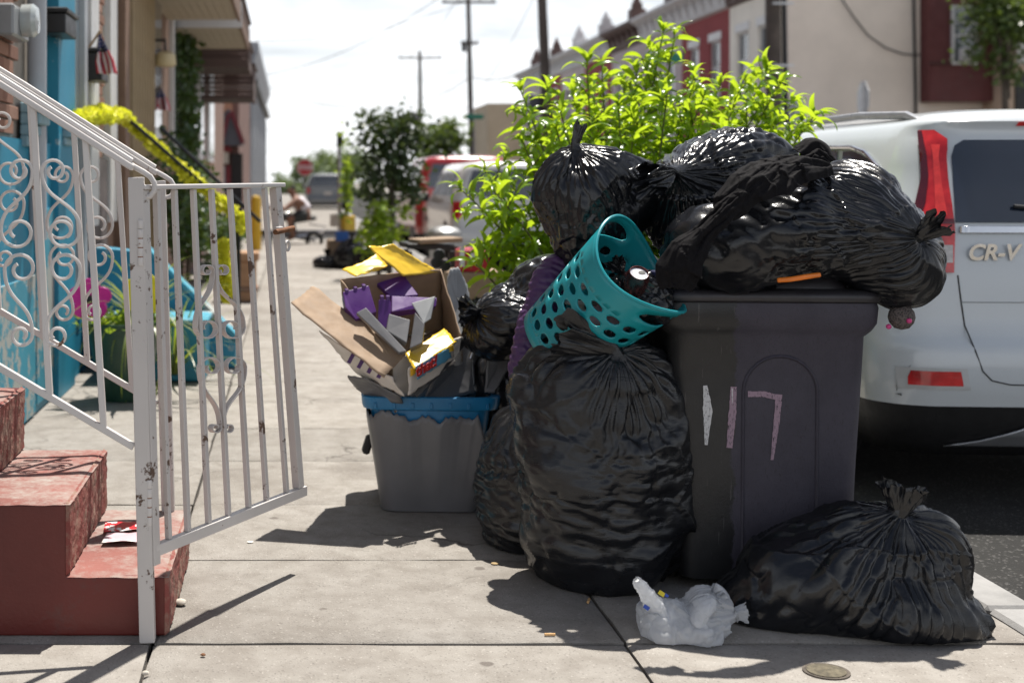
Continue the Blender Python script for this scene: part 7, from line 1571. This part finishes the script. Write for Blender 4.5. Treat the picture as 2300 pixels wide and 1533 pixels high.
q = MB(); q.prism([PX(1052, 592, 7.496), PX(1058, 560, 7.496), PX(1066, 572, 7.496), PX(1084, 560, 7.496), PX(1074, 578, 7.496), PX(1086, 592, 7.496), PX(1066, 584, 7.496)], (0, -0.002, 0)); q.build('print_patch', SIGNW, rc, False); q = MB(); q.box(PX(1038, 577, 7.497), (0.03, 0.002, 0.115)); q.build('print_bar', SIGNW, rc, False)
carton('brown carton carrying the red printed one', 1060, 640, 7.65, .34, .3, .645, 0.002, CARD, 0.05)
tbm = empty('side_table', PX(960, 545, 8.2) * 1, 'broken black side table lying behind the toy box', 'table'); c = PX(962, 552, 8.2)
q = MB(); q.box((c.x, 8.2, c.z), (.34, .3, .035), (0, 0.05, 0.1), 0, .005); q.build('top', BLACKPLAST, tbm, False)
for dx, dy in ((-.14, -.12), (.14, -.12), (-.14, .12), (.14, .12)): q = MB(); q.bb(c.x + dx - .02, c.x + dx + .02, 8.2 + dy - .02, 8.2 + dy + .02, 0.002, c.z - .03); q.build('leg', BLACKPLAST, tbm, False)
q = MB(); q.box((c.x + .03, 8.06, c.z - .17), (.15, .01, .2), (0.1, 0, 0)); tag(q.build('white_board', WHITECARD, None, False), 'small white board leaning under the black side table', 'board')
paper_c = PX(985, 541, 8.15); q = MB(); q.box((paper_c.x - .02, 8.15, c.z + .04), (.3, .2, .03), (0, -.03, .3), 0, .004); tag(q.build('flattened_carton', CARD, None, False), 'flattened brown carton lying on the black side table', 'box')
kn = empty('caster_base', PX(990, 590, 6.6), 'black plastic caster wheels of a broken chair base', 'chair base')
for k, (x, y_) in enumerate(((986, 572), (980, 590), (1000, 596))): p = PX(x, y_, 6.6); q = MB(); q.lathe([(0.004, -.022), (.028, -.018), (.032, 0), (.028, .018), (.004, .022)], p, 14, 'y'); q.build('wheel', BLACKPLAST, kn, True)
q = MB(); q.tube([PX(986, 572, 6.61), PX(992, 600, 6.62), PX(985, 660, 6.64)], .012, 8); q.tube([PX(980, 590, 6.61), PX(1002, 596, 6.61)], .012, 8); q.build('stem', BLACKPLAST, kn, True)
gb = PX(978, 520, 14.2); bn = empty('metal_bin', (gb.x + .1, 14.2, 0), 'ribbed galvanised metal dust bin before the silver car', 'bin'); q = MB(); q.lathe([(.15, .002), (.16, .3), (.17, .58), (.18, .585), (.18, .60), (.15, .595)], (gb.x + .1, 14.2, 0), 32); q.build('body', simple('galvanised', (.42, .42, .41), .4, .7, .2, 4), bn, True, 40)
q = MB(); q.lathe([(.185, .602), (.185, .62), (.14, .66), (.03, .68)], (gb.x + .1, 14.2, 0), 28); q.build('lid', simple('galvanised_lid', (.45, .45, .44), .35, .7, .2, 4), bn, True, 40)
for k in range(14): a = k * 2 * math.pi / 14; q = MB(); q.tube([Vector((gb.x + .1 + .155 * math.cos(a), 14.2 + .155 * math.sin(a), .1)), Vector((gb.x + .1 + .17 * math.cos(a), 14.2 + .17 * math.sin(a), .55))], .008, 5); q.build('rib', STEEL, bn, True)
# ================================================================ motorbike and rider
MY = 23.7; MZ = RZ
def mp(x, z): return Vector(((x - VX) / FPX * MY, MY, CAMH - (z - VY) / FPX * MY))
mk = empty('motorbike', Vector((mp(650, 0).x, MY, MZ)), 'small dark motorbike crossing the corner with its rider', 'motorbike')
rw, fw = mp(706, 540), mp(591, 540)
for c in (rw, fw):
    q = MB(); r = c.z - MZ - .002; q.tube([c + Vector((math.cos(a), 0, math.sin(a))) * (r - .036) for a in np.linspace(0, 2 * math.pi, 32, endpoint=False)], .036, 8, True); w_ = q.build('wheel', RUBBER, mk, True)
    q = MB(); q.tube([c + Vector((math.cos(a), 0, math.sin(a))) * (r - .07) for a in np.linspace(0, 2 * math.pi, 32, endpoint=False)], .009, 6, True); q.lathe([(.03, -.03), (.03, .03)], c, 10, 'y'); q.build('rim', STEEL, w_, True)
    for k in range(9): a = k * 2 * math.pi / 9; q = MB(); q.tube([c, c + Vector((math.cos(a), 0, math.sin(a))) * (r - .06)], .0025, 4); q.build('spoke', STEEL, w_, True)
q = MB(); q.tube([fw, mp(612, 475), mp(618, 462)], .018, 8); q.build('fork', STEEL, mk, True)
q = MB(); q.tube([mp(617, 470), mp(660, 500), mp(668, 535), rw], .02, 8); q.tube([mp(660, 500), mp(710, 492)], .018, 8); q.build('frame', BLACKMET, mk, True)
q = MB(); q.box(mp(648, 522), (.22, .2, .18), None, 0, .03); q.build('engine', simple('engine_metal', (.12, .12, .13), .4, .6), mk, False)
q = MB(); q.lathe([(.02, -.16), (.085, -.1), (.1, 0), (.07, .12), (.02, .15)], mp(640, 486), 14, 'x'); q.build('tank', simple('dark_tank', (.03, .03, .035), .25, 0, .1, 8, 0, 1, .5, .8), mk, True)
q = MB(); q.box(mp(690, 489), (.36, .17, .07), (0, -.05, 0), 0, .03); q.build('seat', BLACKPLAST, mk, False)
for (n_, p_, d_) in (('front_fender', (592, 517), .26), ('rear_fender', (714, 506), .34)): q = MB(); q.box(mp(*p_), (d_, .1, .02), (0, .15 if n_[0] == 'r' else -.1, 0), 0, .008); q.build(n_, BLACKPLAST, mk, False)
q = MB(); h_ = mp(620, 460); q.tube([h_ + Vector((0.05, -.3, .03)), h_ + Vector((0, -.12, .0)), h_ + Vector((0, .12, 0)), h_ + Vector((0.05, .3, .03))], .013, 8); q.build('handlebar', STEEL, mk, True)
q = MB(); q.lathe([(.01, -.05), (.07, -.03), (.08, .03), (.01, .035)], mp(606, 468), 16, 'x'); q.build('headlamp', CHROME, mk, True)
q = MB(); q.tube([mp(650, 535), mp(700, 528), mp(728, 518)], .025, 8); q.build('exhaust', CHROME, mk, True)
# rider: one continuous body grown along a skeleton
def skin_body(name, verts, edges, rad, mat, parent, root=0, sub=2):
    c = sum((Vector(v) for v in verts), Vector()) / len(verts); c.z = min(v[2] for v in verts); me = bpy.data.meshes.new(name); me.from_pydata([tuple(Vector(v) - c) for v in verts], edges, []); o = bpy.data.objects.new(name, me); COL.objects.link(o)
    m = o.modifiers.new('skin', 'SKIN'); m.use_smooth_shade = True
    for i, sv in enumerate(me.skin_vertices[0].data): sv.radius = (rad[i], rad[i]); sv.use_root = (i == root)
    subsurf(o, sub); me.materials.append(mat); o.parent = parent; o.location = c - WL[parent.name]; WL[o.name] = c; return o
rd = empty('person', Vector((mp(672, 0).x, MY, MZ)), 'person in a white sleeveless top and dark shorts crouched over the small motorbike', 'person')
SKIN = simple('skin', (.20, .10, .065), .55, 0, .1, 6)
hip = mp(692, 482); chest = mp(668, 452); neck_ = mp(660, 440); head_ = mp(655, 430); top_ = mp(653, 421)
V = [hip, hip.lerp(chest, .5), chest, neck_, head_, top_]; E = [(0, 1), (1, 2), (2, 3), (3, 4), (4, 5)]; Rr = [.14, .135, .15, .055, .085, .07]
for s in (-1, 1):
    o_ = Vector((0, s * .17, 0)); b0 = len(V); V += [chest + o_ + Vector((-.02, 0, .02)), mp(640, 470) + Vector((0, s * .30, 0)), mp(622, 462) + Vector((0, s * .29, .01)), mp(616, 460) + Vector((0, s * .29, .01))]; E += [(2, b0), (b0, b0 + 1), (b0 + 1, b0 + 2), (b0 + 2, b0 + 3)]; Rr += [.065, .045, .034, .03]
    b0 = len(V); V += [hip + Vector((-.02, s * .11, -.02)), mp(648, 490) + Vector((0, s * .19, 0)), mp(660, 532) + Vector((0, s * .17, 0)), mp(645, 537) + Vector((0, s * .17, 0))]; E += [(0, b0), (b0, b0 + 1), (b0 + 1, b0 + 2), (b0 + 2, b0 + 3)]; Rr += [.105, .07, .045, .035]
skin_body('body', V, E, Rr, SKIN, rd)
skin_body('tank_top', [hip + Vector((0, 0, .03)), hip.lerp(chest, .5), chest, chest.lerp(neck_, .45)], [(0, 1), (1, 2), (2, 3)], [.16, .158, .165, .11], simple('white_cotton', (.70, .66, .70), .8, 0, .05, 20), rd)
for s in (-1, 1): skin_body('shorts', [hip + Vector((.02, s * .07, 0)), hip.lerp(mp(648, 490), .5) + Vector((0, s * .15, 0)), hip.lerp(mp(648, 490), .85) + Vector((0, s * .18, 0))], [(0, 1), (1, 2)], [.15, .115, .095], simple('dark_shorts', (.03, .035, .035), .85), rd)
skin_body('hair', [head_ + Vector((.03, 0, .03)), head_ + Vector((.01, 0, .075)), top_ + Vector((.0, 0, .01))], [(0, 1), (1, 2)], [.08, .085, .06], simple('dark_hair', (.02, .014, .012), .7), rd)
for s in (-1, 1):
    for (n_, dx, dz, r_) in (('eye', -.088, .02, .011), ('ear', .012, .01, .022)):
        q = MB(); q.lathe([(.001, -r_), (r_ * .8, -r_ * .5), (r_, 0), (r_ * .8, r_ * .5), (.001, r_)], head_ + Vector((dx, s * (.035 if n_ == 'eye' else .088), dz)), 8); q.build(n_, SKIN if n_ == 'ear' else BLACKPLAST, rd, True)
    b_ = mp(616, 460) + Vector((0, s * .29, .01))
    for k in range(4):
        y_ = b_.y + (k - 1.5) * .018; q = MB(); q.tube([Vector((b_.x + .01, y_, b_.z + .02)), Vector((b_.x - .025, y_, b_.z + .02)), Vector((b_.x - .035, y_, b_.z - .005)), Vector((b_.x - .02, y_, b_.z - .025))], .009, 6); q.build('finger', SKIN, rd, True)
    q = MB(); q.tube([Vector((b_.x + .01, b_.y - s * .04, b_.z)), Vector((b_.x - .01, b_.y - s * .05, b_.z - .015)), Vector((b_.x - .025, b_.y - s * .035, b_.z - .025))], .010, 6); q.build('thumb', SKIN, rd, True)
q = MB(); q.lathe([(.004, -.02), (.012, -.005), (.01, .02), (.003, .03)], head_ + Vector((-.09, 0, 0)), 8, 'z'); q.build('nose', SKIN, rd, True)
